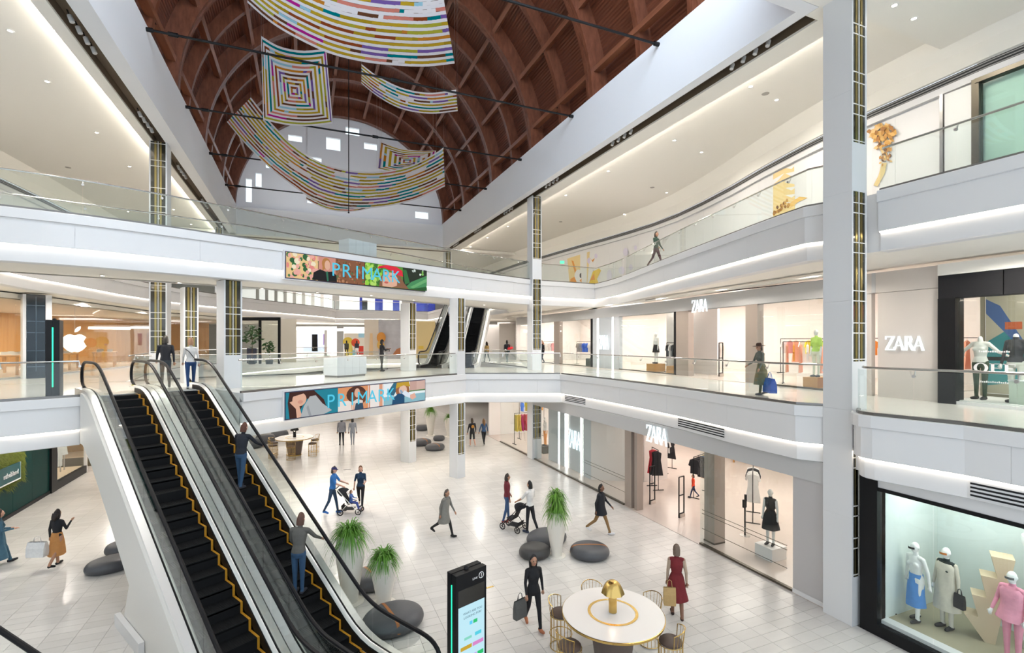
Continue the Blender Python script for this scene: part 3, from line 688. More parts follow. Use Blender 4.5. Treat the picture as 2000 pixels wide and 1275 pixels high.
for (xa, xb, ya, yb) in ((.0,.5,16.25,16.68),(.05,.35,15.95,16.12),(.45,.9,12.35,12.8)):
    MB().box((xa,Y(ya),0),(xb,Y(yb),3.12)).build('door_post', POST, t)
MB().box((-.0,Y(16.70),0.05),(.5,Y(16.715),3.12)).build('glass_return', PANE, t); MB().box((-.0,Y(12.52),0.05),(.45,Y(12.535),3.12)).build('glass_return', PANE, t)
MB().box((.3,Y(9.05),0),(.38,Y(9.25),3.1)).build('display_mirror_frame', BLACK, t)
# inner display wall with vertical light strips and shop name
t = thing('display_wall', 'tall pale display wall behind the glass with vertical light strips', 'display wall', (12.78,20.4,0))
ysp = [24.9,23.75,23.55,23.0,22.8,21.3,21.12,20.85,20.6,19.9]
for a, b, xo in ((24.9,23.78,0),(23.55,23.05,0),(22.8,21.5,.12),(21.12,20.4,0)): MB().box((xo,b-20.4,0),(xo+.12,a-20.4,3.12)).build('panel', PANELB, t)
for a, b in ((23.78,23.55),(23.05,22.8),(21.5,21.40),(21.25,21.12)): MB().box((.06,b-20.4,0),(.09,a-20.4,3.12)).build('light_strip', LEDS, t)
MB().prism([(0,0),(.12,0),(2.2,-1.25),(2.1,-1.33)], 0, 3.12).build('panel', PINKP, t)
for a in (1.5,): MB().prism([(2.2,-1.25),(3.5,-1.25),(3.5,-1.35),(2.1,-1.35)], 0, 3.12).build('panel', PINKP, t)
sign('ZARA', 'lit white shop name on the ground floor display wall', (12.86,22.15,1.15), RZW, 1.35, .95)
sign('ZARA', 'lit white shop name hanging over the ground floor entrance', (11.93,sx(1284,11.95),2.95), RZW, 1.15, .62)
for (y, p) in ((10.5,260),(14.5,330),(19,200),(23,330),(29,330)): lamp_rect(17.5, y, 3.6, 7, 2.2, p*.5)
# --- garments, racks and gates
G_COL = {'black': (.02,.02,.024), 'dark denim': (.06,.10,.18), 'red': (.55,.04,.06), 'magenta': (.55,.03,.20), 'yellow': (.80,.62,.06), 'white': (.80,.78,.76), 'beige': (.60,.44,.30), 'orange': (.78,.30,.04), 'peach': (.80,.36,.24), 'lilac': (.58,.56,.78), 'lime': (.62,.78,.12), 'blue': (.05,.16,.65), 'pink': (.75,.35,.36), 'grey': (.35,.34,.34), 'rust': (.38,.12,.05), 'green': (.12,.30,.12)}
def gmat(c): return M('fabric '+c, G_COL[c], .85, noise=(9,.12), bump=(60,.25))
GM = {}
def garment(kind):
    "hanging garment facing +y, hook at origin"
    if kind in GM: return GM[kind]
    if kind == 'top': out = [(-.06,-.10),(-.20,-.14),(-.27,-.38),(-.20,-.42),(-.17,-.30),(-.18,-.72),(.18,-.72),(.17,-.30),(.20,-.42),(.27,-.38),(.20,-.14),(.06,-.10)]
    elif kind == 'dress': out = [(-.06,-.10),(-.18,-.15),(-.15,-.45),(-.26,-1.15),(.26,-1.15),(.15,-.45),(.18,-.15),(.06,-.10)]
    else: out = [(-.16,-.10),(-.18,-.35),(-.17,-.98),(-.02,-.98),(0,-.42),(.02,-.98),(.17,-.98),(.18,-.35),(.16,-.10)]
    m = MB(); n = len(out)
    vs = [(x,-.028,z) for x,z in out]+[(x,.028,z) for x,z in out]; m.add(vs, [tuple(range(n)), tuple(range(2*n-1,n-1,-1))]+[(k,k+n,(k+1)%n+n,(k+1)%n) for k in range(n)])
    m.tube([(-.17,0,-.13),(0,0,-.07),(.17,0,-.13)], .008, 5).tube([(0,0,-.07),(0,0,0)], .004, 5)
    me = m.build('garment', gmat('black')); GM[kind] = me.data; bpy.data.objects.remove(me); return GM[kind]
NM = {'top': 'blouse', 'dress': 'dress', 'trousers': 'trousers'}
def hang(kind, c, x, y, z, rz, where, grp):
    me = garment(kind); key = (kind, c)
    if key not in GM: GM[key] = me.copy(); GM[key].materials.clear(); GM[key].materials.append(gmat(c))
    o = bpy.data.objects.new(NM[kind], GM[key]); COL.objects.link(o); o.location = (x,y,z); o.rotation_euler = (0,0,rz+R.uniform(-.12,.12))
    return tag(o, '%s %s hanging %s' % (c, {'top':'top','dress':'dress','trousers':'trousers'}[kind], where), 'garment', grp)
def rack(x, y, z, L, rz, h, items, where, label, kind='free'):
    t = thing('clothes_rack', label, 'clothes rack', (x,y,z), rz)
    MB().tube([(-L/2,0,h),(L/2,0,h)], .016, 6).build('rail', BLACK, t)
    if kind in ('free','wall'):
        for sg in (-1,1):
            MB().tube([(sg*L/2,0,.02),(sg*L/2,0,h)], .016, 6).build('upright', BLACK, t); MB().box((sg*L/2-.02,-.25,0),(sg*L/2+.02,.25,.03)).build('foot', BLACK, t)
    else:
        for sg in (-1,1): MB().tube([(sg*L/2,0,h),(sg*L/2,0,h+.6 if kind == 'hung' else h),(sg*L/2,.3,h+.6 if kind == 'hung' else h)], .012, 6).build('bracket', BLACK, t)
    n = len(items); cs, sn = math.cos(rz), math.sin(rz)
    for k, it in enumerate(items):
        kd, c = it if isinstance(it, tuple) else ('top', it)
        q = -L/2+L*(k+.6)/(n+.2); hang(kd, c, x+q*cs, y+q*sn, z+h-.012, rz+PI/2, where, 'clothes '+where)
    return t
def plan(u, v, z=0): return pix(u, v, z)
W1 = 'on the rack just inside the ground floor entrance'
x, y = plan(1345,990); rack(x+1.6, y+1.0, .012, 1.3, .35, 1.75, ['black']*5+[('trousers','black')]+['dark denim','dark denim']+[('top','yellow'),('dress','rust')], W1, 'black clothes rack with black and denim garments inside the ground floor store')
W2 = 'on the rack behind the left entrance gate'
x, y = plan(1283,930); rack(x+1.2, y+.6, .012, 1.2, .5, 1.7, ['black','white','black','black',('dress','black')], W2, 'black clothes rack left of the ground floor entrance')
W3 = 'on the slim rail beside the entrance post'
x, y = plan(1262,960); rack(x+.7, y+.25, .012, .7, 1.3, 1.8, [('dress','black'),('dress','black'),('dress','red'),('dress','red')], W3, 'slim clothes rail with red and black dresses beside the door post')
W4 = 'on the rack by the far glass of the ground floor store'
rack(13.4, 29.5, .012, 1.6, .1, 2.0, [('dress','yellow'),('dress','yellow'),('dress','magenta'),('dress','red'),('dress','red'),('dress','red'),('top','pink')], W4, 'clothes rack with yellow and red garments beyond the far column')
rack(14.6, 31.0, .012, 2.0, .1, 2.6, ['blue','yellow','yellow','yellow','orange'], 'high on the rear rail beyond the far column', 'high clothes rail with blue and yellow tops beyond the far column')
W5 = 'on the rear wall rail of the ground floor store'
rack(22.9, 14.5, .012, 5.0, PI/2, 1.9, ['beige','white','beige','grey','orange',('dress','beige'),'white','beige','black','black','white','beige'], W5, 'long wall rail of beige and white garments at the rear of the ground floor store', 'wall')
W6 = 'on the white hanging rail behind the right glass'
x, y = plan(1452,1040); rack(x+1.5, y+.9, .012, 1.3, .7, 1.9, [('dress','white'),'white',('dress','white'),'black','black','white'], W6, 'white and black garments on a rack behind the right ground floor glass')
def gate(u, v, z, label, x=None):
    px, py = plan(u, v, z); t = thing('security_gate', label, 'security gate', (px,py,z), .25)
    MB().box((-.14,-.05,0),(.17,.05,.14)).build('base', M('taupe gate base', (.50,.42,.37), .5), t)
    for a, b in (((-.16,0,0),(-.16,0,1.55)),((.16,0,.14),(.16,0,1.55)),((-.16,0,1.55),(.16,0,1.55)),((-.16,0,.85),(.16,0,.85)),((-.16,0,.16),(.16,0,.16))): MB().bar(a, b, .035, .035).build('frame_bar', BLACK, t)
gate(1274,984,0,'black framed security gate at the left of the ground floor entrance'); gate(1331,1010,0,'black framed security gate at the right of the ground floor entrance')
# pillar, stand, plinth
t = thing('shop_pillar', 'taupe pillar standing inside the right ground floor glass', 'pillar', (*plan(1395,1058),0)); MB().box((-.22,-.22,.05),(.22,.22,3.6)).build('shaft', POST, t); MB().box((-.235,-.235,0),(.235,.235,.06)).build('foot', BRONZE, t)
x, y = plan(1455,1046); t = thing('scanner_stand', 'black scanner on a slim stand behind the right ground floor glass', 'stand', (x,y,0))
MB().lathe([(.17,0),(.17,.02),(.02,.03)], 18).build('base', STEEL, t); MB().box((-.02,-.02,.02),(.02,.02,1.25)).build('post', BLACK, t); MB().box((-.09,-.03,.98),(.05,.03,1.25)).box((.0,-.03,1.2),(.06,.03,1.42)).build('scanner', BLACK, t)
def plinth(name, x, y, z, s, mat, label, rz=0.0):
    w, d, h = s; t = MB().box((-w/2,-d/2,0),(w/2,d/2,h-.015)).box((-w/2-.006,-d/2-.006,h-.015),(w/2+.006,d/2+.006,h)).build(name, mat); t.location = (x,y,z); t.rotation_euler = (0,0,rz); return tag(t, label, 'plinth')
PB1 = plan(1505,1088); plinth('display_plinth', PB1[0], PB1[1], .012, (.62,.62,.38), LACQ, 'white display plinth under the black dress mannequin')
PB2 = plan(1065,884); plinth('display_plinth', PB2[0], PB2[1], .012, (.55,.55,.42), DKGREEN, 'dark plinth under the orange trousers mannequin')
for k, (u, v, lab) in enumerate(((1245,918,'low oak table with folded clothes behind the entrance gates'),(1420,905,'oak display table with folded blue clothes near the pillar'))):
    x, y = plan(u, v); t = thing('display_table', lab, 'table', (x+1,y+.5,.012), .3)
    MB().box((-.7,-.4,.62),(.7,.4,.70)).build('table_top', OAK, t)
    for a in (-.6,.6):
        for b in (-.32,.32): MB().box((a-.03,b-.03,0),(a+.03,b+.03,.62)).build('leg', OAK, t)
    for q, c in enumerate(('blue','white','grey')):
        o = MB().box((-.15,-.12,0),(.15,.12,.09)).build('folded_clothes', gmat(c)); o.location = (x+1-.4+q*.38, y+.5-.12+q*.12, .012+.70); o.rotation_euler = (0,0,.3); tag(o, '%s folded clothes on %s' % (c, ('the table behind the gates','the table near the pillar')[k]), 'clothes')
# --- ground floor display window right of the tall column
MINT = M('pale mint display wall', (.66,.72,.69), .5); SAND = M('sand display floor', (.36,.32,.22), .7, noise=(5,.06)); BEIGE = M('beige painted wood', (.58,.46,.31), .55)
t = thing('shop_window', 'black framed display window with mannequins at the lower right', 'shop window', (12.06,3.0,0))
Y = lambda y: y-3.0
MB().box((-.06,Y(7.05),0),(.25,Y(7.42),3.68)).build('frame_post', BLACK, t); MB().box((-.06,Y(1.6),0),(.10,Y(7.05),.26)).build('frame_sill', BLACK, t); MB().box((-.04,Y(1.6),3.3),(.10,Y(7.05),3.38)).build('frame_head', BLACK, t)
MB().box((-.02,Y(1.6),3.38),(.10,Y(7.05),3.68)).build('header', WHITE, t); MB().box((.10,Y(1.6),.0),(.34,Y(7.05),.34)).build('sill_ledge', WHITE, t)
for a, b in ((6.0,7.05),(4.6,5.99),(1.6,4.59)): MB().box((.0,Y(a+.004),.26),(.015,Y(b-.004),3.3)).build('glass_pane', PANE, t)
MB().box((.34,Y(1.6),.0),(2.9,Y(7.05),.33)).build('display_floor', SAND, t); MB().box((2.3,Y(1.6),.33),(2.4,Y(7.05),3.68)).build('display_back', MINT, t)
MB().prism([(.12,Y(7.05)),(.12,Y(7.13)),(2.4,Y(7.13)),(2.4,Y(7.05))], .33, 3.68).build('display_side', MINT, t)
for k in range(6): MB().box((-.2+.02*0,Y(3.2),3.78+.0),(-.15,Y(6.3),3.79)).build('x', BLACK, t) if False else None
lamp_rect(13.1, 5.6, 3.62, 1.2, 2.6, 42, (.93,1,.97)); lamp_rect(13.1, 3.2, 3.62, 1.2, 1.8, 20, (.93,1,.97))
def grille(path, z0, n, label, th=.035, gap=.075):
    t = thing('vent_grille', label, 'vent', (path[0][0],path[0][1],z0)); q = [(a-path[0][0],b-path[0][1]) for a,b in path]
    MB().sweep(q, [(.0,-.03),(.006,-.03),(.006,n*gap),(.0,n*gap)]).build('frame', WHITE, t)
    for k in range(n): MB().sweep(q, [(.004,k*gap),(.012,k*gap),(.012,k*gap+th),(.004,k*gap+th)]).build('louvre', MATTE, t)
def onpath(path, y, off):
    for a, b in zip(path[:-1], path[1:]):
        if min(a[1],b[1]) <= y <= max(a[1],b[1]): k = (y-a[1])/(b[1]-a[1]); return (a[0]+(b[0]-a[0])*k+off, y)
def band(path, ya, yb, off): return [onpath(path, ya+(yb-ya)*k/4, off) for k in range(5)]
grille(band(L2R,2.0,5.25,.084), 3.74, 4, 'long black slotted vent above the display window')
ya, yb = sx(1417,11.8), sx(1323,11.9); grille(band(L2F,ya,yb,.084), 3.78, 4, 'black slotted vent in the balcony edge near the entrance sign')
ya, yb = sx(1143,11.9), sx(1098,11.8); grille(band(L2F,ya,min(yb,21.2),.084), 3.80, 4, 'short black slotted vent in the balcony edge near the corner')
# stepped beige display block
t = thing('stepped_block', 'tall beige inverted stair display block between mannequins', 'display block', (13.5,5.68,.33), math.radians(-62))
out = [(-.10,0),(.06,0),(.36,1.85),(.0,1.85),(.10,1.40),(-.16,1.40),(-.07,.95),(-.30,.95),(-.20,.50),(-.42,.50)]
n = len(out); vs = [(x,-.2,z) for x,z in out]+[(x,.2,z) for x,z in out]
MB().add(vs, [tuple(range(n)), tuple(range(2*n-1,n-1,-1))]+[(k,k+n,(k+1)%n+n,(k+1)%n) for k in range(n)]).build('block_body', BEIGE, t)
t = thing('pedestal_column', 'white classical pedestal column behind the pink suit mannequin', 'column', (13.95,4.95,.33))
MB().lathe([(.36,0),(.36,.18),(.30,.22),(.33,.28),(.27,.34)], 28).build('base', WHITE, t, True); MB().lathe([(.26,.33),(.24,1.95)], 28).build('shaft', WHITE, t, True); MB().lathe([(.24,1.94),(.28,1.98),(.28,2.02),(.30,2.06),(.36,2.14),(.38,2.22),(.38,2.34)], 28).build('capital', WHITE, t, True)
t = thing('price_plaque', 'small white plaque lying on the display floor by the black frame', 'sign', (*pix(1727,1196,.34),.33), -.3); MB().box((-.22,-.1,0),(.22,.1,.02)).build('plate', LACQ, t); MB().box((-.22,-.105,0),(.22,-.1,.03)).build('edge', BLACK, t)
# --- middle level fashion store
ZS2 = [(15.65,9.2),(15.9,12),(16.3,15.5),(16.75,20),(16.85,34),(16.95,39)]
def onz(u):
    a = (u-1000)/FPX; dx, dy = math.sin(YAW)+math.cos(YAW)*a, math.cos(YAW)-math.sin(YAW)*a
    for (p, q) in zip(ZS2[:-1], ZS2[1:]):
        ex, ey = q[0]-p[0], q[1]-p[1]; det = dx*(-ey)+dy*ex
        k = (dx*p[1]-dy*p[0])/(-(dx*ey-dy*ex)) if abs(dx*ey-dy*ex) > 1e-9 else -1
        if -1e-6 <= k <= 1.000001: return (p[0]+ex*k, p[1]+ey*k)
    return None
t = thing('storefront', 'middle level glass shop front of the fashion store with grey header', 'storefront', (0,0,Z2))
MB().sweep(ZS2, [(.06,3.07),(.06,3.66),(-.3,3.66),(-.3,3.07)]).build('header', HDR, t)
MB().sweep(ZS2, [(1.2,3.62),(1.2,3.66),(.9,3.66),(.9,3.62)]).build('soffit_step', CREAM, t)
def seg2(u0, u1, kind, n=1):
    p, q = onz(u0), onz(u1)
    if p is None or q is None: return
    for k in range(n):
        a = (p[0]+(q[0]-p[0])*k/n, p[1]+(q[1]-p[1])*k/n); b = (p[0]+(q[0]-p[0])*(k+1)/n, p[1]+(q[1]-p[1])*(k+1)/n)
        a, b = (b, a)
        if kind == 'glass':
            MB().sweep([a,b], [(.008,.06),(.008,3.07),(-.008,3.07),(-.008,.06),(.008,.06)]).build('glass_pane', PANE, t)
            MB().sweep([a,b], [(.04,0),(.04,.06),(-.04,.06),(-.04,0)]).build('base_rail', BRONZE, t)
        elif kind == 'post': MB().sweep([a,b], [(.05,0),(.05,3.07),(-.25,3.07),(-.25,0)]).build('door_post', POST, t)
        elif kind == 'panel': MB().sweep([a,b], [(.05,0),(.05,3.07),(-.2,3.07),(-.2,0)]).build('panel', PANELB, t)
        elif kind == 'black': MB().sweep([a,b], [(.06,0),(.06,3.07),(-.1,3.07),(-.1,0)]).build('frame_post', BLACK, t)
        elif kind == 'strip': MB().sweep([a,b], [(.02,0),(.02,3.07),(.01,3.07)]).build('light_strip', LEDS, t)
for u0, u1, kd, n in ((1016,1083,'glass',2),(1083,1093,'post',1),(1093,1155,'glass',1),(1155,1159,'black',1),(1159,1167,'panel',1),(1167,1171,'strip',1),(1171,1196,'panel',1),(1196,1200,'strip',1),(1200,1210,'panel',1),(1210,1318,'glass',2),(1318,1322,'black',1),(1322,1346,'post',1),(1458,1481,'post',1),(1481,1640,'glass',3)): seg2(u0,u1,kd,n)
p = onz(1183); sign('ZARA', 'lit white shop name on the middle level front panel', (p[0]-.12,p[1],Z2+1.15), RZW, 1.0, .85)
p = onz(1372); sign('ZARA', 'lit white shop name hanging over the middle level entrance', (p[0]-.15,p[1],Z2+2.95), RZW-.1, 1.05, .55)
t = thing('partition_wall', 'warm white partition wall behind the middle level glass', 'partition', (18.3,20.5,Z2)); MB().box((0,-2.6,0),(.15,1.0,3.3)).build('panel', PINKP, t)
struct(MB().box((16.0,9.0,Z2),(28,39,Z2+.012)).build('floor', SHOPF), 'warm floor of the middle level fashion store')
struct(MB().box((23.2,9.0,Z2),(23.4,39,8.83)).build('wall_right', M('shop blush wall', (.82,.76,.72), .5)), 'back wall of the middle level fashion store')
struct(MB().box((16.9,38.9,Z2),(23.4,39.1,8.83)).build('wall_back', SHOPW), 'far side wall of the middle level fashion store')
for (x, y) in ((19,11),(19,15.5),(19.5,20.5),(20,26),(20,31),(20,36)):
    lamp_rect(x, y, 8.75, 3.4, 2.6, 140)
    struct(MB().box((x-2.0,y-.1,8.72),(x+2.0,y+.1,8.80)).build('trim_60', LEDW), 'linear light in the middle level store ceiling')
V1 = 'on the left wall rail of the middle level store'
rack(22.6, 16.2, Z2+.012, 3.4, PI/2, 1.75, ['lilac','white','lilac','lime','lime','yellow','white',('dress','peach'),'pink','white'], V1, 'long wall rail with lilac and lime tops at the rear of the middle level store', 'wall')
V2 = 'on the right wall rail of the middle level store'
rack(22.6, 11.6, Z2+.012, 4.0, PI/2, 1.75, [('dress','peach'),('dress','peach'),('dress','orange'),'white','pink',('dress','peach'),('dress','orange'),('dress','peach'),'lime','pink','orange'], V2, 'long wall rail with peach and orange dresses at the rear of the middle level store', 'wall')
V3 = 'on the black frame rack inside the middle level entrance'
x, y = pix(1375,720,Z2); rack(x+1.0, y+.3, Z2+.012, 1.5, -.9, 1.5, ['lilac','white','lilac','lilac','white','beige'], V3, 'black frame rack with lilac tops inside the middle level entrance')
V4 = 'on the rack right of the middle level door post'
x, y = onz(1560); rack(x+1.5, y+.9, Z2+.012, 1.4, -1.0, 1.6, [('dress','peach'),'orange',('dress','peach'),'white','pink',('dress','peach')], V4, 'clothes rack with peach dresses right of the middle level door post')
V5 = 'on the rack behind the far middle level glass'
x, y = onz(1110); rack(x+1.5, y, Z2+.012, 1.8, -1.2, 1.6, ['grey','grey','blue','blue','white','white','beige'], V5, 'clothes rack with grey and blue tops behind the far middle level glass')
V6 = 'on the rail behind the farthest middle level glass'
x, y = onz(1040); rack(x+1.2, y, Z2+.012, 2.0, -1.2, 1.6, ['pink','pink','white','white','pink'], V6, 'clothes rail with pink tops behind the farthest middle level glass')
V7 = 'on the rack behind the middle level mannequins'
x, y = onz(1285); rack(x+1.2, y+.2, Z2+.012, .8, -1.2, 1.55, ['black','white','black','white','grey'], V7, 'small rack with black and white tops behind the middle level glass')
for u, v, lab in ((1358,728,'black framed security gate at the left of the middle level entrance'),(1408,735,'black framed security gate at the right of the middle level entrance')): gate(u, v, Z2+.012, lab)
BOXES = []
for u, v, s, m_, lab in ((1262,727,(.85,.55,.42),OAK,'wide oak display box behind the middle level glass'),(1297,726,(.6,.5,.36),OAK,'low oak display box right of its wider neighbour'),(1572,742,(.75,.5,.36),OAK,'oak display box under the lime shirt mannequin'),(1606,755,(.45,.45,.5),OAK,'oak display box beside the near column on the middle level'),(1141,712,(.75,.6,.5),DKGREEN,'dark plinth under the denim mannequin on the middle level')):
    a = onz(u); bx_ = plinth('display_plinth', a[0]+.75, a[1]+.12, Z2+.012, s, m_, lab, .1); BOXES.append((a[0]+.75, a[1]+.12, Z2+.012+s[2]))
# --- wall panel with shop name and black-framed store right of the tall column, middle level
t = thing('name_wall', 'large plain wall panel with a lit shop name right of the tall column', 'wall panel', (15.6,8.75,Z2), 0)
pa = M('warm grey wall panel', (.62,.565,.52), .5)
MB().box((0,-1.15,0),(.2,.39,3.05)).build('panel', pa, t); MB().box((0,-1.15,3.06),(.2,.75,3.66)).build('header', pa, t); MB().box((0.02,.58,0),(.2,.75,3.05)).build('panel', pa, t)
sign('ZARA', 'solid white lit shop name on the plain panel right of the tall column', (15.58,sx(1768,15.6),zx(1768,684,15.6)), RZW, .98, .40)
t = thing('storefront', 'black framed shop front with sale lettering at the right edge', 'storefront', (15.55,4.0,Z2))
Y = lambda y: y-4.0
MB().box((-.1,Y(7.2),0),(.3,Y(7.58),2.75)).build('frame_post', BLACK, t)
for a, b in ((6.26,7.58),(5.05,6.25),(3.0,5.04)): MB().box((-.1,Y(a),2.75),(.3,Y(b-.01),3.35)).build('header_panel', MATTE, t)
MB().box((-.1,Y(3.0),3.36),(.3,Y(7.58),3.66)).build('bulkhead', CREAM, t)
for a, b in ((5.2,7.19),(3.0,5.18)): MB().box((0,Y(a),.08),(.015,Y(b),2.75)).build('glass_pane', PANE, t)
MB().box((-.05,Y(3.0),0),(.3,Y(7.2),.08)).build('sill', WHITE, t); MB().box((.1,Y(3.0),.0),(2.2,Y(7.4),.1)).build('display_floor', LACQ, t)
MB().box((2.0,Y(2.5),.1),(2.1,Y(7.6),3.3)).build('display_back', M('olive backdrop', (.30,.28,.20), .7), t)
sign('OFF', 'white OFF sale lettering on the black framed shop glass', (15.52,sx(1943,15.55),zx(1943,728,15.55)), RZW, .80, .23, LACQ, th=.004)
for zz, w in ((748,.55),(688,.6)):
    tt = thing('glass_lettering', 'line of small white print on the shop glass %s the sale word' % ('below' if zz == 748 else 'above'), 'lettering', (15.53,sx(1943,15.55),zx(1943,zz,15.55)), RZW)
    for k in range(14): MB().box((-w/2+k*w/14,-.003,0),(-w/2+k*w/14+w/14*.7,0,.035+.012*(k % 3 == 0))).build('letter', LACQ, tt)
# backdrop posters (flat print)
def print_panel(name, label, cat, loc, rz, polys, emit=0.0, parent=None):
    "flat print: coloured polygons (x, z) stacked in thin layers on a board"
    t = thing(name, label, cat, loc, rz) if parent is None else parent; m = MB(); mats = []; 
    for k, (c, poly) in enumerate(polys):
        nm = 'print %.2f %.2f %.2f %s' % (*c, emit); mm = M(nm, c, .6) if not emit else M(nm, tuple(q*.12 for q in c), .4, emit=emit, ecol=c, spec=.2)
        if mm not in mats: mats.append(mm)
        m.cm = mats.index(mm); m.add([(x,-.0006*(k+1),z) for x,z in poly], [tuple(range(len(poly)))])
    o = m.build('picture', mats, t); return t, o
def rect(x0,z0,x1,z1): return [(x0,z0),(x1,z0),(x1,z1),(x0,z1)]
def ell(cx,cz,rx,rz_,n=16,a0=0): return [(cx+rx*math.cos(2*PI*k/n+a0), cz+rz_*math.sin(2*PI*k/n+a0)) for k in range(n)]
t, o = print_panel('backdrop_poster', 'teal and tan photographic backdrop inside the black framed shop', 'poster', (17.5,5.55,Z2+.2), RZW, [
    ((.42,.40,.30),rect(-1.9,0,1.9,2.9)),((.02,.22,.24),[(-1.9,.2),(-1.15,.35),(-1.05,1.3),(-1.5,1.7),(-1.9,1.4)]),((.05,.12,.30),[(-1.9,2.6),(-1.6,2.4),(-1.1,1.4),(-1.3,1.4),(-1.9,2.2)]),
    ((.50,.12,.04),rect(-1.5,1.75,-1.15,1.95)),((.38,.17,.06),[(-.25,2.9),(.6,2.9),(.75,1.9),(.2,.9),(-.2,.2),(-.5,.9),(-.15,1.6)]),((.13,.06,.03),[(.0,2.7),(.4,2.6),(.5,1.6),(.3,.8),(.1,1.6)]),
    ((.03,.05,.03),rect(-1.0,.1,-.3,1.6)),((.04,.10,.05),rect(-.85,.1,-.5,1.1)),((.55,.18,.16),rect(.9,2.2,1.9,2.9)),((.25,.25,.25),[(.0,1.2),(.3,.9),(.6,.0),(.2,.0)]),((.015,.02,.02),rect(-1.9,.9,-1.1,1.0)),((.1,.05,.02),[(-.95,2.3),(-.55,2.2),(-.5,2.0),(-.9,2.1)])])
MB().box((-1.92,.005,-.02),(1.92,.03,2.92)).build('board', LACQ, t)
lamp_rect(16.6, 5.0, 8.3, 1.2, 3.0, 60)
t = thing('display_box', 'pale boxes stacked behind the sale lettering', 'plinth', (16.35,5.75,Z2+.1)); MB().box((-.4,-.6,0),(.4,.6,.55)).build('box_body', M('pale green box', (.60,.66,.56), .5), t); MB().box((-.42,-.62,.55),(.42,.62,.58)).build('lid', LACQ, t)
# ------------------------------------------------------------------ computer store on the middle level (left)
MAPLE = wood('maple panel', (.50,.23,.06), (.60,.31,.10), 5.0, (1,1,.08), .35)
APF = [(-14.5,22.8),(-12.2,25.8),(-11.3,30.5),(-9.9,42.0),(-6.5,50)]
t = thing('storefront', 'tall glass shop front of the computer store with a pale header', 'storefront', (0,0,Z2))
APR = APF[::-1]
MB().sweep(APR, [(.1,3.5),(.1,3.72),(-.5,3.72),(-.5,3.5)]).build('header', CREAM, t); MB().sweep(APR, [(.05,0),(.05,.08),(-.05,.08),(-.05,0)]).build('base_rail', STEEL, t)
for p in resample(APR, 3.2):
    MB().sweep(p, [(.01,.08),(.01,3.5),(-.01,3.5),(-.01,.08),(.01,.08)]).build('glass_pane', PANE, t)
t = thing('column', 'dark glass column with white sides left of the apple logo', 'column', (*pix(68,700+38,Z2),Z2), .5)
MB().box((-.30,-.3,0),(.30,.3,3.7)).build('core', M('dark blue glass', (.01,.02,.03), .1), t); MB().box((-.42,-.3,0),(-.31,.3,3.7)).build('side', COLW, t); MB().box((.31,-.3,0),(.52,.3,3.7)).build('side', COLW, t)
for z in (.5,1.2,2.0,2.5,3.2): MB().box((-.30,-.31,z),(.30,-.3,z+.03)).build('lattice_bar', M('blue steel bar', (.06,.10,.14), .4), t)
MB().box((-.012,-.312,.3),(.012,-.3,3.6)).build('lattice_bar', M('blue steel bar', (.06,.10,.14), .4), t)
w = sempty('wall_left', 'warm maple panelled back wall of the computer store')
bw = [(-9,58),(-16.5,46),(-20.5,34),(-22.5,24)]
for p in resample(bw, 2.0): MB().sweep(p, [(0,Z2),(.05,Z2),(.05,8.6),(0,8.6)]).build('panel', MAPLE, w)
struct(MB().prism([(-26,20),(-14,22),(-12.2,26),(-11.3,30.5),(-10,42),(-6.5,50),(-9,60),(-26,60)], 8.55, 8.8).build('ceiling', M('beige timber ceiling', (.60,.50,.40), .6)), 'beige slatted ceiling of the computer store')
for (x, y) in ((-15,27),(-16,33),(-15,39),(-12,45)): lamp_rect(x, y, 8.5, 2.5, 4, 190, (1,.90,.74))
# fruit logo: bitten apple with leaf
def logo_poly():
    pts = []
    for k in range(40):
        a = 2*PI*k/40; r = 1.0
        x, z = .50*math.sin(a)*(1+.06*math.cos(a)), .52*math.cos(a)
        if z > 0: z *= (1-.22*math.exp(-(x/.13)**2)); x *= 1.06
        else: x *= 1-.22*(z/.52)**2; z *= (1-.12*math.exp(-(x/.10)**2))
        pts.append((x, z))
    bx, bz, br = .60, .08, .26; out = []
    for x, z in pts:
        d = math.hypot(x-bx, z-bz)
        if d < br: x, z = bx+(x-bx)/d*br, bz+(z-bz)/d*br; x = min(x, bx-math.sqrt(max(0,br*br-(z-bz)**2)))
        out.append((x, z))
    return out
lg = logo_poly(); lf = [(.0,.58),(.02,.72),(.10,.84),(.23,.90),(.23,.78),(.16,.66),(.06,.59)]
px, py = pix(146,690-0,6.70-.85) if False else (0,0)
a_ = (146-1000)/FPX; dd = 26.2; lx, ly = dd*(math.sin(YAW)+math.cos(YAW)*a_), dd*(math.cos(YAW)-math.sin(YAW)*a_)
t = thing('apple_logo', 'lit white apple logo hanging in the glass of the computer store', 'sign', (lx,ly,EYE+(HY-670)/FPX*dd), -YAW+.45)
LOGO = M('lit logo', (1,1,1), .4, emit=1.1)
for nm, poly in (('logo_body', lg), ('leaf', lf)):
    n = len(poly); MB().add([(x*1.05,-.03,z*1.0) for x,z in poly]+[(x*1.05,.03,z*1.0) for x,z in poly], [tuple(range(n)), tuple(range(2*n-1,n-1,-1))]+[(k,k+n,(k+1)%n+n,(k+1)%n) for k in range(n)]).build(nm, LOGO, t)
MB().tube([(0,0,.6),(0,0,2.05)], .008, 5).build('suspension_wire', STEEL, t)
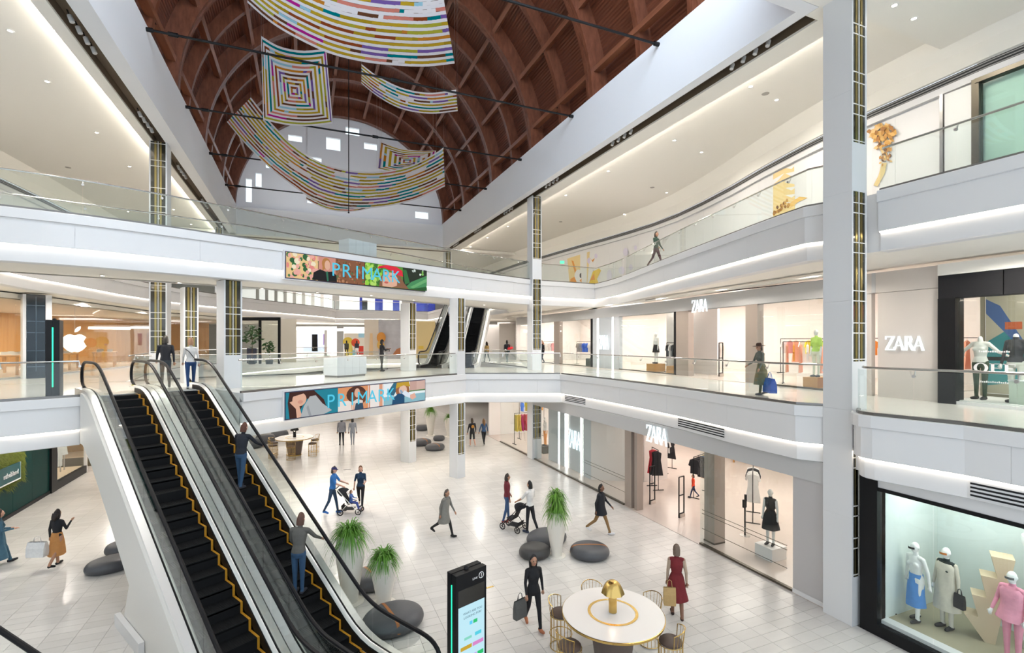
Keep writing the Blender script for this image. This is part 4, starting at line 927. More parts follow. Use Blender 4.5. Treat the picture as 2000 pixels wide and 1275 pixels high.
def tv(u, v, dd, w, h, label):
    a = (u-1000)/FPX; t = thing('wall_screen', label, 'screen', (dd*(math.sin(YAW)+math.cos(YAW)*a), dd*(math.cos(YAW)-math.sin(YAW)*a), EYE+(HY-v)/FPX*dd), -YAW+.6)
    MB().box((-w/2-.04,0,-h/2-.04),(w/2+.04,.06,h/2+.04)).build('bezel', BLACK, t)
    print_panel('', '', '', None, 0, [((.10,.09,.09),rect(-w/2,-h/2,w/2,h/2)),((.45,.44,.44),rect(-w/2,-h/2,w/2,-h*.2)),((.02,.02,.02),rect(-w*.45,-h*.2,-w*.2,h*.45)),((.7,.7,.72),[(-.05*w,-h*.2),(.2*w,-h*.2),(.15*w,h*.45),(0,h*.4)]),((.3,.29,.29),rect(.25*w,-h*.1,.45*w,h*.4)),((.75,.75,.75),ell(.0,-.05*h,.08*w,.14*h))], .6, t)
    return t
tv(209,674,44,1.35,.95,'wall screen with a grey photograph right of the apple logo'); tv(38,681,36,1.0,.72,'wall screen with a grey photograph left of the dark column')
k = 0
for (x, y, rz) in ((-14.0,28.5,.2),(-13.6,32.5,.2),(-13.0,36.5,.2),(-12.2,40.5,.25),(-16.8,30.5,.2),(-16.2,36,.2)):
    k += 1; t = thing('demo_table', ['nearest','second','third','fourth','inner left','inner right'][k-1]+' long maple demonstration table in the computer store', 'table', (x,y,Z2), rz)
    MB().box((-.6,-1.5,.88),(.6,1.5,.95)).build('table_top', MAPLE, t)
    for sx_ in (-.5,.5):
        for sy_ in (-1.4,1.4): MB().box((sx_-.05,sy_-.05,0),(sx_+.05,sy_+.05,.88)).build('leg', MAPLE, t)
    for q in range(5):
        o = MB().box((-.12,-.09,0),(.12,.09,.012)).add([(-.12,.07,.012),(.12,.07,.012),(.12,.13,.16),(-.12,.13,.16)], [(0,1,2,3)]).build('laptop', [STEEL]); o.location = (x+math.cos(rz)*(.25 if q % 2 else -.25)-math.sin(rz)*(-1.2+q*.6), y+math.sin(rz)*(.25 if q % 2 else -.25)+math.cos(rz)*(-1.2+q*.6), Z2+.95); o.rotation_euler = (0,0,rz)
        tag(o, 'silver laptop on the %s demonstration table' % ['nearest','second','third','fourth','inner left','inner right'][k-1], 'laptop', 'laptops on demonstration tables')
# low hedge box and white parapet along the court side of the walkway
# ------------------------------------------------------------------ ground floor shops on the left
TEAL = M('dark teal boarding', (.0,.034,.032), .5, spec=.15)
t = thing('hoarding', 'dark teal boarded shop front at the lower left', 'storefront', (-10.35,21,0))
for k in range(6): MB().box((-.12,-2+k*1.47,.12),(0,-2+(k+1)*1.47-.006,3.68)).build('board', TEAL, t)
MB().box((-.12,-2,0),(.03,6.82,.14)).build('base_board', BLACK, t); MB().box((-.3,6.83,0),(.08,7.35,3.68)).build('end_post', BLACK, t)
GRASSM = M('clipped artificial grass', (.12,.15,.012), .8, noise=(14,.5))
gy0, gy1, gz0, gz1 = 22.0, sx(50,-10.3), .75, 3.55
def hx(u, v): y = sx(u,-10.3); return y, zx(u,v,-10.3)
(ya, za), (yb, zb) = hx(33,902), hx(33,933)
fr = thing('grass_frame', 'shaggy green grass frame around the small sign on the teal boarding', 'grass panel', (-10.33,25.0,0))
gm = MB()
for k in range(5200):
    y = R.uniform(-3.2, gy1-25.0+R.gauss(0,.06)); z = R.uniform(.95,3.62)
    if y < ya-25-.0 and min(za,zb)-.02 < z < max(za,zb)+.02: continue
    if z < 1.15+.1*math.sin(y*5)+.0 : continue
    l = R.uniform(.10,.22); dy = R.uniform(-.08,.08); dx = R.uniform(.04,.12)
    gm.add([(.0,y-.016,z),(.0,y+.016,z),(dx,y+dy,z-l)], [(0,1,2)])
go = gm.build('grass_blades', GRASSM, fr); go['kind'] = 'stuff'
MB().box((.0,-3.2,1.2),(.02,gy1-25.02,3.62)).build('backing', GRASSM, fr)
t = thing('shop_sign', 'small teal sign with white lower-case lettering on the grass frame', 'sign', (-10.22,ya,min(za,zb)), PI/2)
hh = abs(za-zb)
MB().box((-2.2,0,0),(0,.04,hh)).build('board', M('teal sign', (.005,.07,.08), .4), t)
MB().box((-2.2,-.03,-.04),(.02,.04,0)).build('frame_bar', LACQ, t); MB().box((0,-.03,0),(.03,.04,hh)).build('frame_bar', M('pale edge', (.35,.45,.45), .4), t)
def text_obj(name, body, size, mat, parent, loc, rot=(PI/2,0,0), ext=.01, align='LEFT', shear=0):
    cu = bpy.data.curves.new('t', 'FONT'); cu.body = body; cu.size = size; cu.extrude = ext; cu.align_x = align; cu.shear = shear; cu.resolution_u = 3
    o = bpy.data.objects.new('t', cu); COL.objects.link(o); dg = bpy.context.evaluated_depsgraph_get(); me = bpy.data.meshes.new_from_object(o.evaluated_get(dg)); bpy.data.objects.remove(o)
    me.materials.clear(); me.materials.append(mat); q = link(name, me, parent); q.location = loc; q.rotation_euler = rot; return q
text_obj('lettering', 'nthebland', hh*.42, LACQ, t, (-.10,-.012,hh*.32), align='RIGHT')
t = thing('display_window', 'lit display window with white clothes beyond the teal boarding', 'shop window', (-10.35,28.35,0))
MB().box((-.1,0,0),(.06,3.3,.36)).build('sill', BLACK, t); MB().box((-2.2,0,.3),(-.1,3.3,.36)).build('display_floor', M('pale oak floor', (.66,.52,.36), .5), t)
MB().box((-.03,0,.36),(-.015,3.3,3.6)).build('glass_pane', PANE, t); MB().box((-.06,3.3,0),(.06,3.4,3.68)).build('frame_post', LACQ, t)
MB().box((-2.4,0,.3),(-2.3,3.3,3.6)).build('display_back', M('warm oak display', (.55,.33,.14), .5, noise=(6,.25)), t)
for k, y in enumerate((2.2,2.6)): MB().tube([(-.6,y,.36),(-.6,y,3.6)], .03, 8).build('pole', STEEL, t)
o = thing('sale_banner', 'narrow red vertical sale banner in the left display window', 'banner', (-10.55,28.95,.75), PI/2); MB().box((-.13,-.01,0),(.13,.01,1.25)).build('cloth', M('red sale cloth', (.75,.06,.04), .6), o)
for k in range(4): MB().box((-.05,-.013,.2+k*.24),(.05,-.0101,.36+k*.24)).build('letter', LACQ, o)
hang('trousers', 'white', -10.75, 29.8, 1.75, 1.2, 'in the left display window', None); hang('trousers', 'dark denim', -10.8, 29.45, 1.75, 1.2, 'in the left display window', None)
hang('dress', 'white', -10.9, 30.6, 2.3, 1.0, 'in the left display window', None); hang('top', 'orange', -11.0, 30.4, 3.0, 1.0, 'in the left display window', None)
lamp_rect(-11.4, 30, 3.6, 1.4, 2.4, 60, (1,.9,.8))
t = thing('low_counter', 'dark low counter behind the left display window', 'counter', (-10.9,34.0,0)); MB().box((-1.2,-.8,0),(1.0,.8,.5)).build('body', M('olive counter', (.10,.085,.05), .5), t); MB().box((-1.25,-.85,.5),(1.05,.85,.54)).build('counter_top', M('pale oak floor', (.66,.52,.36), .5), t)
struct(MB().box((-14,35.5,0),(-9.5,35.7,3.68)).build('wall_left', M('warm oak display', (.55,.33,.14), .5)), 'warm oak shop wall on the far left of the ground floor')
# ------------------------------------------------------------------ distant shops seen under and over the bridge
def block(name, label, cat, a, b, parts):
    t = thing(name, label, cat, a); 
    for nm, p, q, m_ in parts: MB().box(p, q).build(nm, m_, t)
    return t
def P2(u, v, d):
    a = (u-1000)/FPX; return (d*(math.sin(YAW)+math.cos(YAW)*a), d*(math.cos(YAW)-math.sin(YAW)*a), EYE+(HY-v)/FPX*d)
def face(u0, u1, d, z0, depth=.3):
    p, q = P2(u0,0,d), P2(u1,0,d); return p, math.dist(p[:2],q[:2])
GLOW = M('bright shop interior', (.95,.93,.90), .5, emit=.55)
def shop(u0, u1, d, z, h, label, parts):
    "distant shop bay facing the camera: parts are (name, x0, z0, x1, z1, front offset, material) in fractions of its size"
    (x, y, _), w = face(u0, u1, d, z); t = thing('distant_shop', label, 'storefront', (x,y,z), -YAW)
    for nm, xa, za, xb, zb, off, m_ in parts: MB().box((xa*w,-off-.05,za*h),(xb*w,-off+.05,zb*h)).build(nm, m_, t)
    return t
BLUEP = M('cobalt banner', (.03,.06,.50), .5, noise=(4,.3)); YELP = M('yellow mural', (.80,.55,.08), .6); REDP = M('red mural', (.75,.06,.03), .6); GREYP = M('grey drape mural', (.55,.53,.54), .7, noise=(2,.2))
shop(474,549,36,Z2,3.4,'dark framed cafe front with large plants',[('frame_head',0,.93,1,1,.1,BLACK),('frame_post',.44,0,.5,.93,.1,BLACK),('frame_post',.94,0,1.0,.93,.1,BLACK),('glass_pane',0,.1,.44,.93,0,PANE),('glass_pane',.5,.1,.94,.93,0,PANE),('back_wall',0,0,1,1,-2.5,M('cafe wall', (.68,.62,.52), .6)),('counter',0,0,.25,.33,-.6,M('navy counter', (.015,.02,.06), .5))])
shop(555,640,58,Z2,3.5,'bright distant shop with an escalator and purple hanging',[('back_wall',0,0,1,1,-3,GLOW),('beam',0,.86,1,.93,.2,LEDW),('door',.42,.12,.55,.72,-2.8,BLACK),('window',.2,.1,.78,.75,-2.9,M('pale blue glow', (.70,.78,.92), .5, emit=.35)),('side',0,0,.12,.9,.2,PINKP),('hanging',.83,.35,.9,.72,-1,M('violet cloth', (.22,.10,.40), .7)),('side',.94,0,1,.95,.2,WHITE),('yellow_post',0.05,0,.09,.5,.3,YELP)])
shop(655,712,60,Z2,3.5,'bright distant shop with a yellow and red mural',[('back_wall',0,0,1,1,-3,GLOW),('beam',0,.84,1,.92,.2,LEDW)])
t = thing('distant_mural', 'yellow and red abstract mural in the far shop', 'mural', (*P2(672,694,58)[:2],Z2), -YAW)
print_panel('', '', '', None, 0, [((.85,.80,.70),rect(0,0,2.4,2.6)),((.80,.60,.08),ell(.45,1.6,.6,.55)),((.80,.68,.15),[(.1,1.4),(.9,1.5),(1.1,0),(.2,0)]),((.78,.10,.04),ell(1.35,1.5,.5,.5)),((.70,.05,.03),rect(1.5,.1,2.3,1.1)),((.10,.25,.7),rect(.0,1.2,.25,1.4)),((.35,.65,.75),rect(1.0,.0,1.5,.6)),((.40,.70,.85),rect(1.7,2.1,2.4,2.6))], 0, t)
shop(712,788,46,Z2,3.7,'distant wall with a large grey drape mural and orange circle',[('panel',0,0,.36,1,0,M('cream mural', (.78,.68,.56), .6)),('panel',.36,0,1,1,-.05,GREYP)])
t = thing('distant_mural', 'orange half circle on the grey drape wall', 'mural', (*P2(712,694,45.6)[:2],Z2), -YAW)
print_panel('', '', '', None, 0, [((.72,.30,.05),ell(1.55,2.0,.42,.5)),((.75,.45,.10),ell(1.5,1.3,.35,.4)),((.80,.55,.30),[(.4,.3),(.8,.4),(.75,2.4),(.5,2.4)]),((.45,.16,.06),[(2.6,.4),(3.5,.4),(3.5,1.1),(3.0,.95)])], 0, t)
shop(800,850,48,Z2,3.6,'distant yellow mural wall beside the rear escalator',[('panel',0,0,1,1,0,M('pale yellow mural', (.80,.62,.30), .6)),('stripe',.35,.25,.55,.33,.06,YELP)])
shop(940,1010,46,Z2,3.5,'pale shop entrance with display beyond the rear court',[('back_wall',0,0,1,1,-2,SHOPW),('portal',.0,0,.1,1,0,HDR),('portal',.1,.92,.45,1,0,HDR),('panel',.5,0,1,.95,0,M('warm grey wall panel', (.62,.565,.52), .5))])
# upper level, far
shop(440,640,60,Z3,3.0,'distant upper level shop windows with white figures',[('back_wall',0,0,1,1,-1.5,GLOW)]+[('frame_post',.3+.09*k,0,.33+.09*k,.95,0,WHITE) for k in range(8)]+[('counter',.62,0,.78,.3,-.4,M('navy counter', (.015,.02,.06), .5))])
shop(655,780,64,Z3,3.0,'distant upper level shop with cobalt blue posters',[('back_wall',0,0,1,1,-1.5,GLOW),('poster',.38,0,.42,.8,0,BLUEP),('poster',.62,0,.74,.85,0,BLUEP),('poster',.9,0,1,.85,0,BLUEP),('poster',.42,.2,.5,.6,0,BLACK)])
shop(808,850,62,Z3-.2,1.8,'cobalt blue banner above the rear escalators',[('banner',0,0,1,1,0,BLUEP)])
# ground floor far wall and kiosks
shop(440,900,66,0,3.6,'pale distant ground floor shop fronts',[('back_wall',0,0,1,1,-1,SHOPW),('header',0,.85,1,1,.1,LACQ)]+[('frame_post',.06+.12*k,0,.075+.12*k,.85,.1,HDR) for k in range(8)]+[('poster',.72,.45,.75,.8,.1,BLACK),('poster',.84,.45,.87,.8,.1,BLACK)])
shop(520,560,46,0,3.4,'white arched stand with a dark round opening on the ground floor',[('panel',0,0,1,.95,0,PINKP),('opening',.35,.2,.75,.55,.06,M('navy counter', (.015,.02,.06), .5))])
for (x, y, z, p) in ((0,50,8.6,300),(8,52,8.6,300),(2,60,13.5,320),(10,60,13.5,220),(0,52,3.4,160),(6,50,3.4,160),(3,36,14.8,200),(6,34,3.4,60),(16,46,8.6,160),(-6,62,8.6,120)): lamp_rect(x, y, z, 5, 4, p)  # fill lamps without fittings, added to brighten the far courts
# ------------------------------------------------------------------ tables with mushroom lamps and wire stools
BRASS = M('brushed brass', (.62,.42,.14), .25, 1.0); BROWN = M('brown leather', (.10,.065,.05), .5); TABW = M('white table stone', (.80,.76,.73), .3); CONE = M('taupe table base', (.15,.11,.09), .5)
def stool_thing(label):
    t = thing('bar_stool', label, 'stool')
    MB().lathe([(0,.70),(.20,.70),(.225,.72),(.225,.76),(.19,.79),(0,.80)], 20).build('seat', BROWN, t, True)
    for r, z, nm in ((.235,.015,'base_ring'),(.235,.71,'seat_ring'),(.245,.30,'foot_ring')): MB().tube([(r*math.cos(a),r*math.sin(a),z) for a in [2*PI*k/20 for k in range(20)]], .009, 6, closed=True).build(nm, BRASS, t, True)
    rod0 = MB().tube([(.235,0,.015),(.235,0,.71)], .006, 5).build('rod', BRASS, t)
    for k in range(1,18): copy_part(rod0, t, (0,0,0), 2*PI*k/18)
    pts = [(.235*math.cos(a), .235*math.sin(a), .72) for a in (PI*1.12,)]+[(.275*math.cos(a), .275*math.sin(a), .98+.07*math.sin((a-PI*1.12)/(PI*.76)*PI)) for a in [PI*1.12+PI*.76*k/10 for k in range(11)]]+[(.235*math.cos(a), .235*math.sin(a), .72) for a in (PI*1.88,)]
    MB().tube(pts, .010, 6).build('back_hoop', BRASS, t, True)
    for k in range(1,8):
        a = PI*1.12+PI*.76*k/8; MB().tube([(.235*math.cos(a),.235*math.sin(a),.72),(.275*math.cos(a),.275*math.sin(a),.98+.07*math.sin(k/8*PI))], .005, 5).build('back_rod', BRASS, t)
    return t
def table_thing(x, y, label, rz=0.0):
    t = thing('round_table', label, 'table', (x,y,0), rz)
    MB().lathe([(0,1.0),(1.04,1.0),(1.045,1.01),(1.045,1.05),(1.03,1.055),(0,1.055)], 64).build('table_top', TABW, t)
    MB().lathe([(1.046,1.0),(1.06,1.0),(1.06,1.04),(1.046,1.045),(1.046,1.0)], 64, caps=False).build('brass_edge', BRASS, t, True)
    MB().lathe([(.46,1.056),(.46,1.060),(.52,1.060),(.52,1.056)], 48, caps=False).build('brass_inlay', BRASS, t)
    MB().lathe([(.34,0),(.36,.02),(.50,.98),(.50,1.0)], 40).build('cone_base', CONE, t, True); MB().lathe([(.37,0),(.39,.0),(.39,.05),(.365,.05)], 40, caps=False).build('foot_ring', BRASS, t)
    return t
def lamp_thing(x, y, label, dark=False):
    t = thing('table_lamp', label, 'lamp', (x,y,1.061)); mt = BLACK if dark else BRASS
    MB().lathe([(.0,0),(.085,0),(.085,.36),(.0,.36)], 24).build('base', mt, t, True)
    rows = []
    for i in range(20):
        f = max(.0005, (i/19)**1.4); r = .235*f**.6; z = .40+.25*(1-f**1.7)
        rows.append([((r*(1+.035*math.cos(9*a)*f))*math.cos(a), (r*(1+.035*math.cos(9*a)*f))*math.sin(a), z) for a in [2*PI*k/54 for k in range(54)]])
    m = MB().rows(rows, True); inner = [[(x_*.93,y_*.93,z_-.012) for x_,y_,z_ in r] for r in rows]; m.rows(inner[::-1], True); m.build('shade', mt, t, True, 75)
    MB().ball((0,0,.44), .05, 10, 8).build('bulb', LAMP, t)
    l = bpy.data.lights.new('bulb', 'POINT'); l.energy = 9; l.color = (1,.8,.55); l.shadow_soft_size = .05; o = bpy.data.objects.new('bulb_light', l); COL.objects.link(o); o.parent = t; o.location = (0,0,.37)
    return t
TX, TY = 5.93, 8.62
table_thing(TX, TY, 'large round white table with brass edge in the foreground'); lamp_thing(TX, TY, 'brass mushroom lamp on the foreground table')
S0_ = None
SL = ['at the left of the foreground table','at the front left of the foreground table','at the front of the foreground table','at the front right of the foreground table','at the right of the foreground table','at the back of the foreground table']
for k, a in enumerate((130,190,247,312,12,78)):
    aa = math.radians(a); lx, ly = TX+1.16*math.cos(aa), TY+1.16*math.sin(aa); lb = 'brass wire bar stool with brown seat '+SL[k]
    if S0_ is None: S0_ = stool_thing(lb); S0_['group'] = 'wire bar stools'; S0_.location = (lx,ly,0); S0_.rotation_euler = (0,0,aa+PI/2)
    else: dup(S0_, (lx,ly,0), aa+PI/2, lb, 'wire bar stools')
fx, fy = -.55, 31.7
table_thing(fx, fy, 'round white table beyond the escalators'); lamp_thing(fx, fy, 'dark mushroom lamp on the table beyond the escalators', True)
for k, a in enumerate((160,200,262,325,20)): aa = math.radians(a); dup(S0_, (fx+1.2*math.cos(aa),fy+1.2*math.sin(aa),0), aa+PI/2, 'brass bar stool at the table beyond the escalators, '+['far left','front left','front','front right','far right'][k], 'wire bar stools')
gx, gy = 3.5, 45
table_thing(gx, gy, 'farthest round table partly hidden by the lower screen'); lamp_thing(gx, gy, 'dark mushroom lamp on the farthest table', True)
for k, a in enumerate((150,210,270,330,30)): aa = math.radians(a); dup(S0_, (gx+1.2*math.cos(aa),gy+1.2*math.sin(aa),0), aa+PI/2, 'brass bar stool at the farthest table, '+['back left','front left','front','front right','back right'][k], 'wire bar stools')
# ------------------------------------------------------------------ planters
VASE = M('cream planter', (.74,.70,.63), .4); LEAF = M('fern leaf', (.11,.26,.02), .5, noise=(7,.5)); LEAFD = M('dark fern leaf', (.09,.24,.02), .5, noise=(7,.5)); SOIL = M('potting soil', (.04,.03,.02), .9)
def planter(x, y, h, r, label, mat=LEAF, seed=1, spread=.55, n=170, up=.5, stem=.12):
    t = thing('tall_planter', label, 'planter', (x,y,0)); rr = random.Random(seed)
    MB().lathe([(r*.62,0),(r*.62,.02),(r*.55,.03),(r*.60,h*.15),(r*.95,h*.62),(r,h*.75),(r*.92,h*.95),(r*.85,h),(r*.78,h),(r*.78,h-.06)], 28).build('pot', VASE, t, True)
    MB().lathe([(r*.95,0),(r*.95,.012),(r*.6,.02)], 28).build('foot_disc', VASE, t); MB().lathe([(0,h-.05),(r*.78,h-.05)], 20).build('soil', SOIL, t)
    m = MB()
    for k in range(n):
        a = rr.uniform(0,2*PI); L = rr.uniform(.45,1.0)*spread; e = rr.uniform(.15,1.0); w = rr.uniform(.014,.030); hb = h-.04+stem*rr.random()**1.3
        ca, sa = math.cos(a), math.sin(a); base = rr.uniform(0,r*.5); prev = None; pts = []
        for i in range(6):
            f = i/5; d = base+L*f*(.35+.65*(1-e)); z = hb+up*e*L*1.9*f-(.9*L)*f*f*(1.15-e*.35)
            pts.append((ca*d, sa*d, z, w*(1-f*.9)))
        vs = []
        for (px_,py_,pz_,pw) in pts: vs += [(px_-sa*pw,py_+ca*pw,pz_),(px_+sa*pw,py_-ca*pw,pz_)]
        m.add(vs, [(2*i,2*i+1,2*i+3,2*i+2) for i in range(5)])
    o = m.build('foliage', mat, t); o['kind'] = 'stuff'; return t
planter(7.26,13.6,1.40,.30,'tall cream planter with a tall bright green fern beside the pebble seats', LEAF, 3, .60, 620, .42, .66)
planter(1.87,12.85,1.18,.32,'shorter cream planter with a bushy fern right of the escalator', LEAFD, 4, .62, 420, .55, .15)
planter(1.08,13.25,1.75,.36,'taller cream planter with drooping ferns seen through the escalator glass', LEAFD, 5, .80, 480, .55, .2)
planter(8.3,34.6,1.7,.34,'distant cream planter with a bright fern behind the bridge columns', LEAF, 6, .75, 260, .6, .3); planter(7.6,38.2,1.9,.34,'farthest cream planter left of the distant pair', LEAF, 7, .75, 240, .6, .3); planter(9.4,33.6,1.35,.3,'small distant planter beside the right bridge column', LEAF, 8, .6, 220, .6, .2)
# cafe plants on the middle level
def shrub(x, y, z, h, r, label, seed, big=.12):
    t = thing('potted_shrub', label, 'plant', (x,y,z)); rr = random.Random(seed)
    MB().lathe([(.22,0),(.28,.4),(.26,.42),(.24,.40)], 16).build('pot', M('navy pot', (.02,.03,.05), .4), t); MB().tube([(0,0,.35),(.03,0,h*.5),(0,.02,h*.75)], .025, 6).build('stem', M('bark', (.12,.08,.05), .8), t)
    m = MB()
    for k in range(110):
        v = Vector((rr.gauss(0,1),rr.gauss(0,1),rr.gauss(0,1))).normalized()*rr.uniform(.4,1.0); c = Vector((v.x*r,v.y*r,h*.68+v.z*h*.32)); s = big*rr.uniform(.6,1.2); a = Vector((rr.gauss(0,1),rr.gauss(0,1),rr.gauss(0,.5))).normalized()*s; b = Vector((rr.gauss(0,1),rr.gauss(0,1),rr.gauss(0,1))).normalized()*s*.5
        m.add([c-a,c+b,c+a,c-b], [(0,1,2,3)])
    o = m.build('foliage', M('glossy leaf', (.03,.09,.02), .35, noise=(5,.4)), t); o['kind'] = 'stuff'
q = P2(492,690,35.2); shrub(q[0],q[1],Z2,2.9,.75,'large leafy indoor tree in the cafe front',11,.2); q = P2(526,690,35.2); shrub(q[0],q[1],Z2,1.7,.45,'smaller potted plant in the cafe front',12,.16)
# ------------------------------------------------------------------ pebble seats
PEB = M('charcoal upholstery', (.075,.077,.085), .42, noise=(30,.08)); STRAP = M('tan leather strap', (.36,.13,.03), .45)
def pebble(x, y, rx, ry, h, rz, label, strap=None, mat=PEB):
    t = thing('pebble_seat', label, 'seat', (x,y,0), rz)
    prof = [(.62,0),(.80,.02),(.95,.14),(1.0,.36),(.98,.55),(.90,.78),(.74,.93),(.45,.985),(.0,1.0)]
    prof = [(r, z*h) for r, z in prof]; fine = smooth_path(prof, 2)
    MB().lathe(fine, 48, sx=rx, sy=ry).build('cushion', mat, t, True, 60); MB().lathe([(.7,0),(.7,.02)], 32, sx=rx, sy=ry).build('base', BLACK, t)
    if strap is not None:
        rows = []
        for i in range(25):
            f = -1+2*i/24; k = strap; lim = math.sqrt(max(0,1-k*k)); yy = f*.995*lim; rr = math.hypot(k, yy)
            # height of the cushion at that radius
            z = h*.3
            for (ra, za), (rb, zb) in zip(fine[::-1][:-1], fine[::-1][1:]):
                if ra <= rr <= rb+1e-6: z = za+(zb-za)*(rr-ra)/max(rb-ra,1e-6); break
            rows.append([(k*rx-.035, yy*ry*1.004, z+.006), (k*rx+.035, yy*ry*1.004, z+.006)])
        MB().rows(rows).build('strap', STRAP, t, True)
    return t
pebble(1.92,11.75,.74,.62,0.386,.2,'large charcoal pebble seat with a tan strap beside the escalator', -.12)
pebble(1.72,13.95,.62,.55,0.403,.3,'charcoal pebble seat with a tan strap behind the planters', -.1)
pebble(6.62,13.85,.50,.46,0.353,0,'small dark pebble seat left of the tall planter', None, M('black brown upholstery', (.045,.043,.042), .4))
pebble(7.45,14.65,.72,.55,0.378,.1,'wide charcoal pebble seat behind the tall planter')
pebble(8.22,13.2,.58,.62,0.353,math.radians(67),'round charcoal pebble seat with a tan strap right of the tall planter', 0.0)
MB_ = None
pebble(-5.25,17.9,.62,.45,0.353,.3,'grey pebble seat left of the escalator base'); pebble(-5.3,19.2,.5,.42,0.353,.2,'second grey pebble seat behind the left escalator')
pebble(7.45,29.9,.62,.55,0.370,.2,'distant charcoal pebble seat with a tan strap between the columns', .1); pebble(6.95,31.6,.7,.55,0.386,.2,'distant wide pebble seat behind its strapped neighbour', .3); pebble(8.4,32.6,.4,.36,0.336,0,'small distant pebble seat beside the far planter')
pebble(8.2,36.8,.5,.45,0.420,0,'far pebble seat right of the distant planters'); pebble(7.2,37.2,.5,.45,0.420,0,'far pebble seat left of the distant planters')
for k, (x, y) in enumerate(((-2.4,36.2),(-3.0,34.9),(-1.6,37.4))): pebble(x, y, .62,.5,.6,.3*k, ['slumped dark pebble seat beyond the far table','dark pebble seat nearest the escalators on the far side','dark pebble seat farthest along the far left wall'][k])
for k, (x, y) in enumerate(((6.2,48),(7.8,48.5))): pebble(x, y, .7,.5,.5,0, ['very distant dark seat under the right end of the lower screen','very distant dark seat beside the left bridge column'][k])
# ------------------------------------------------------------------ information kiosks
GREENL = M('green light strip', (.02,.75,.35), .4, emit=1.0); SCRB = M('screen pale blue', (.55,.85,.95), .3, emit=.75)
def kiosk(x, y, z, rz, label, w=.74, d=.30, h=2.2, screen=True):
    t = thing('info_kiosk', label, 'kiosk', (x,y,z), rz)
    MB().box((-w/2,-d/2,0),(w/2,-.02,h)).build('front_slab', BLACK, t); MB().box((-w/2,.02,0),(w/2,d/2,h)).build('rear_slab', BLACK, t); MB().box((-w/2+.015,-.02,0),(w/2-.015,.02,h-.012)).build('core', MATTE, t)
    MB().box((-w/2-.004,-.016,.3),(-w/2+.016,.016,h-.22)).build('light_strip', GREENL, t)
    MB().lathe([(.05,0),(.05,.02),(.035,.05),(0,.06)], 14, (-.02,0,h)).build('camera_dome', MATTE, t, True)
    if screen:
        MB().box((-w/2+.05,-d/2-.004,h-.62),(w/2-.05,-d/2,h-.30)).build('dark_display', M('dark display', (.03,.028,.025), .2), t)
        s = [((.55,.84,.94),rect(-w/2+.05,.35,w/2-.05,h-.63))]
        zz = h-.63
        def row(x0,z0,x1,z1,c): s.append((c, rect(x0,zz-z0-(z1),x1,zz-z0)))
        row(-.05,.34,.02,.07,(.12,.65,.95)); row(.04,.34,.14,.07,(.03,.55,.18)); row(-.18,.62,.0,.05,(.25,.70,.55)); row(.08,.60,.24,.07,(.10,.65,.80)); row(-.27,.78,.0,.075,(.60,.38,.03)); row(.02,.78,.29,.075,(.72,.25,.60))
        row(.14,1.0,.29,.08,(.02,.55,.16)); row(-.06,1.0,.12,.08,(.60,.35,.80)); row(-.28,1.0,-.08,.08,(.05,.55,.90)); row(.16,1.16,.27,.14,(.30,.65,.95))
        print_panel('', '', '', None, 0, s, .62, t)[1].location = (0,-d/2-.002,0)
        INK = M('screen ink', (.10,.18,.24), .4)
        text_obj('lettering', 'WHAT ARE YOU', .062, INK, t, (.02,-d/2-.012,zz-.17), align='CENTER', ext=.0005); text_obj('lettering', 'LOOKING FOR?', .062, INK, t, (.02,-d/2-.012,zz-.25), align='CENTER', ext=.0005)
        m = MB().tube([(.24+.058*math.cos(a),-d/2-.003,h-.15+.058*math.sin(a)) for a in [2*PI*k/24 for k in range(24)]], .007, 5, closed=True); m.bar((.24,-d/2-.003,h-.185),(.245,-d/2-.003,h-.115), .012,.006); m.build('emblem', LACQ, t); text_obj('lettering', 'LINK', .06, LACQ, t, (.15,-d/2-.004,h-.19), align='RIGHT', ext=.001)
    return t
kiosk(2.97,9.32,0,math.radians(19),'black information kiosk with a lit map screen in the foreground')
kiosk(-6.8,18.6,Z2,math.radians(103),'tall black kiosk with a green light strip left of the escalators', .70,.30,2.25, False)
# floor brass plate and planter boxes
t = thing('floor_plate', 'small brass plate let into the floor right of the kiosk', 'floor plate', (*pix(955,1147,0),.001), .1); MB().box((-.14,-.035,0),(.14,.035,.004)).build('plate', BRASS, t)
t = thing('floor_vent', 'short dark floor slot behind the woman in the navy top', 'floor vent', (*pix(678,917,0),.001), .1); MB().box((-.18,-.04,0),(.18,.04,.004)).build('plate', MATTE, t)
BXM = M('pale grey laminate', (.62,.64,.66), .4)
def utility_box(x, y, z, L, d, h, rz, label):
    t = thing('utility_cabinet', label, 'cabinet', (x,y,z), rz); MB().box((-L/2+.04,-d/2+.04,0),(L/2-.04,d/2-.04,.09)).build('plinth', M('grey toe kick', (.25,.24,.23), .5), t)
    for k in range(4): MB().box((-L/2+L*k/4+.003,-d/2,.09),(-L/2+L*(k+1)/4-.003,d/2,h)).build('panel', BXM, t)
    return t
utility_box(1.75,24.05,Z2,1.75,.9,.92,math.radians(38),'pale grey cabinet standing on the middle level bridge'); utility_box(2.2,22.9,Z3,1.5,.7,.9,math.radians(32),'pale grey cabinet on the upper bridge above the screen')
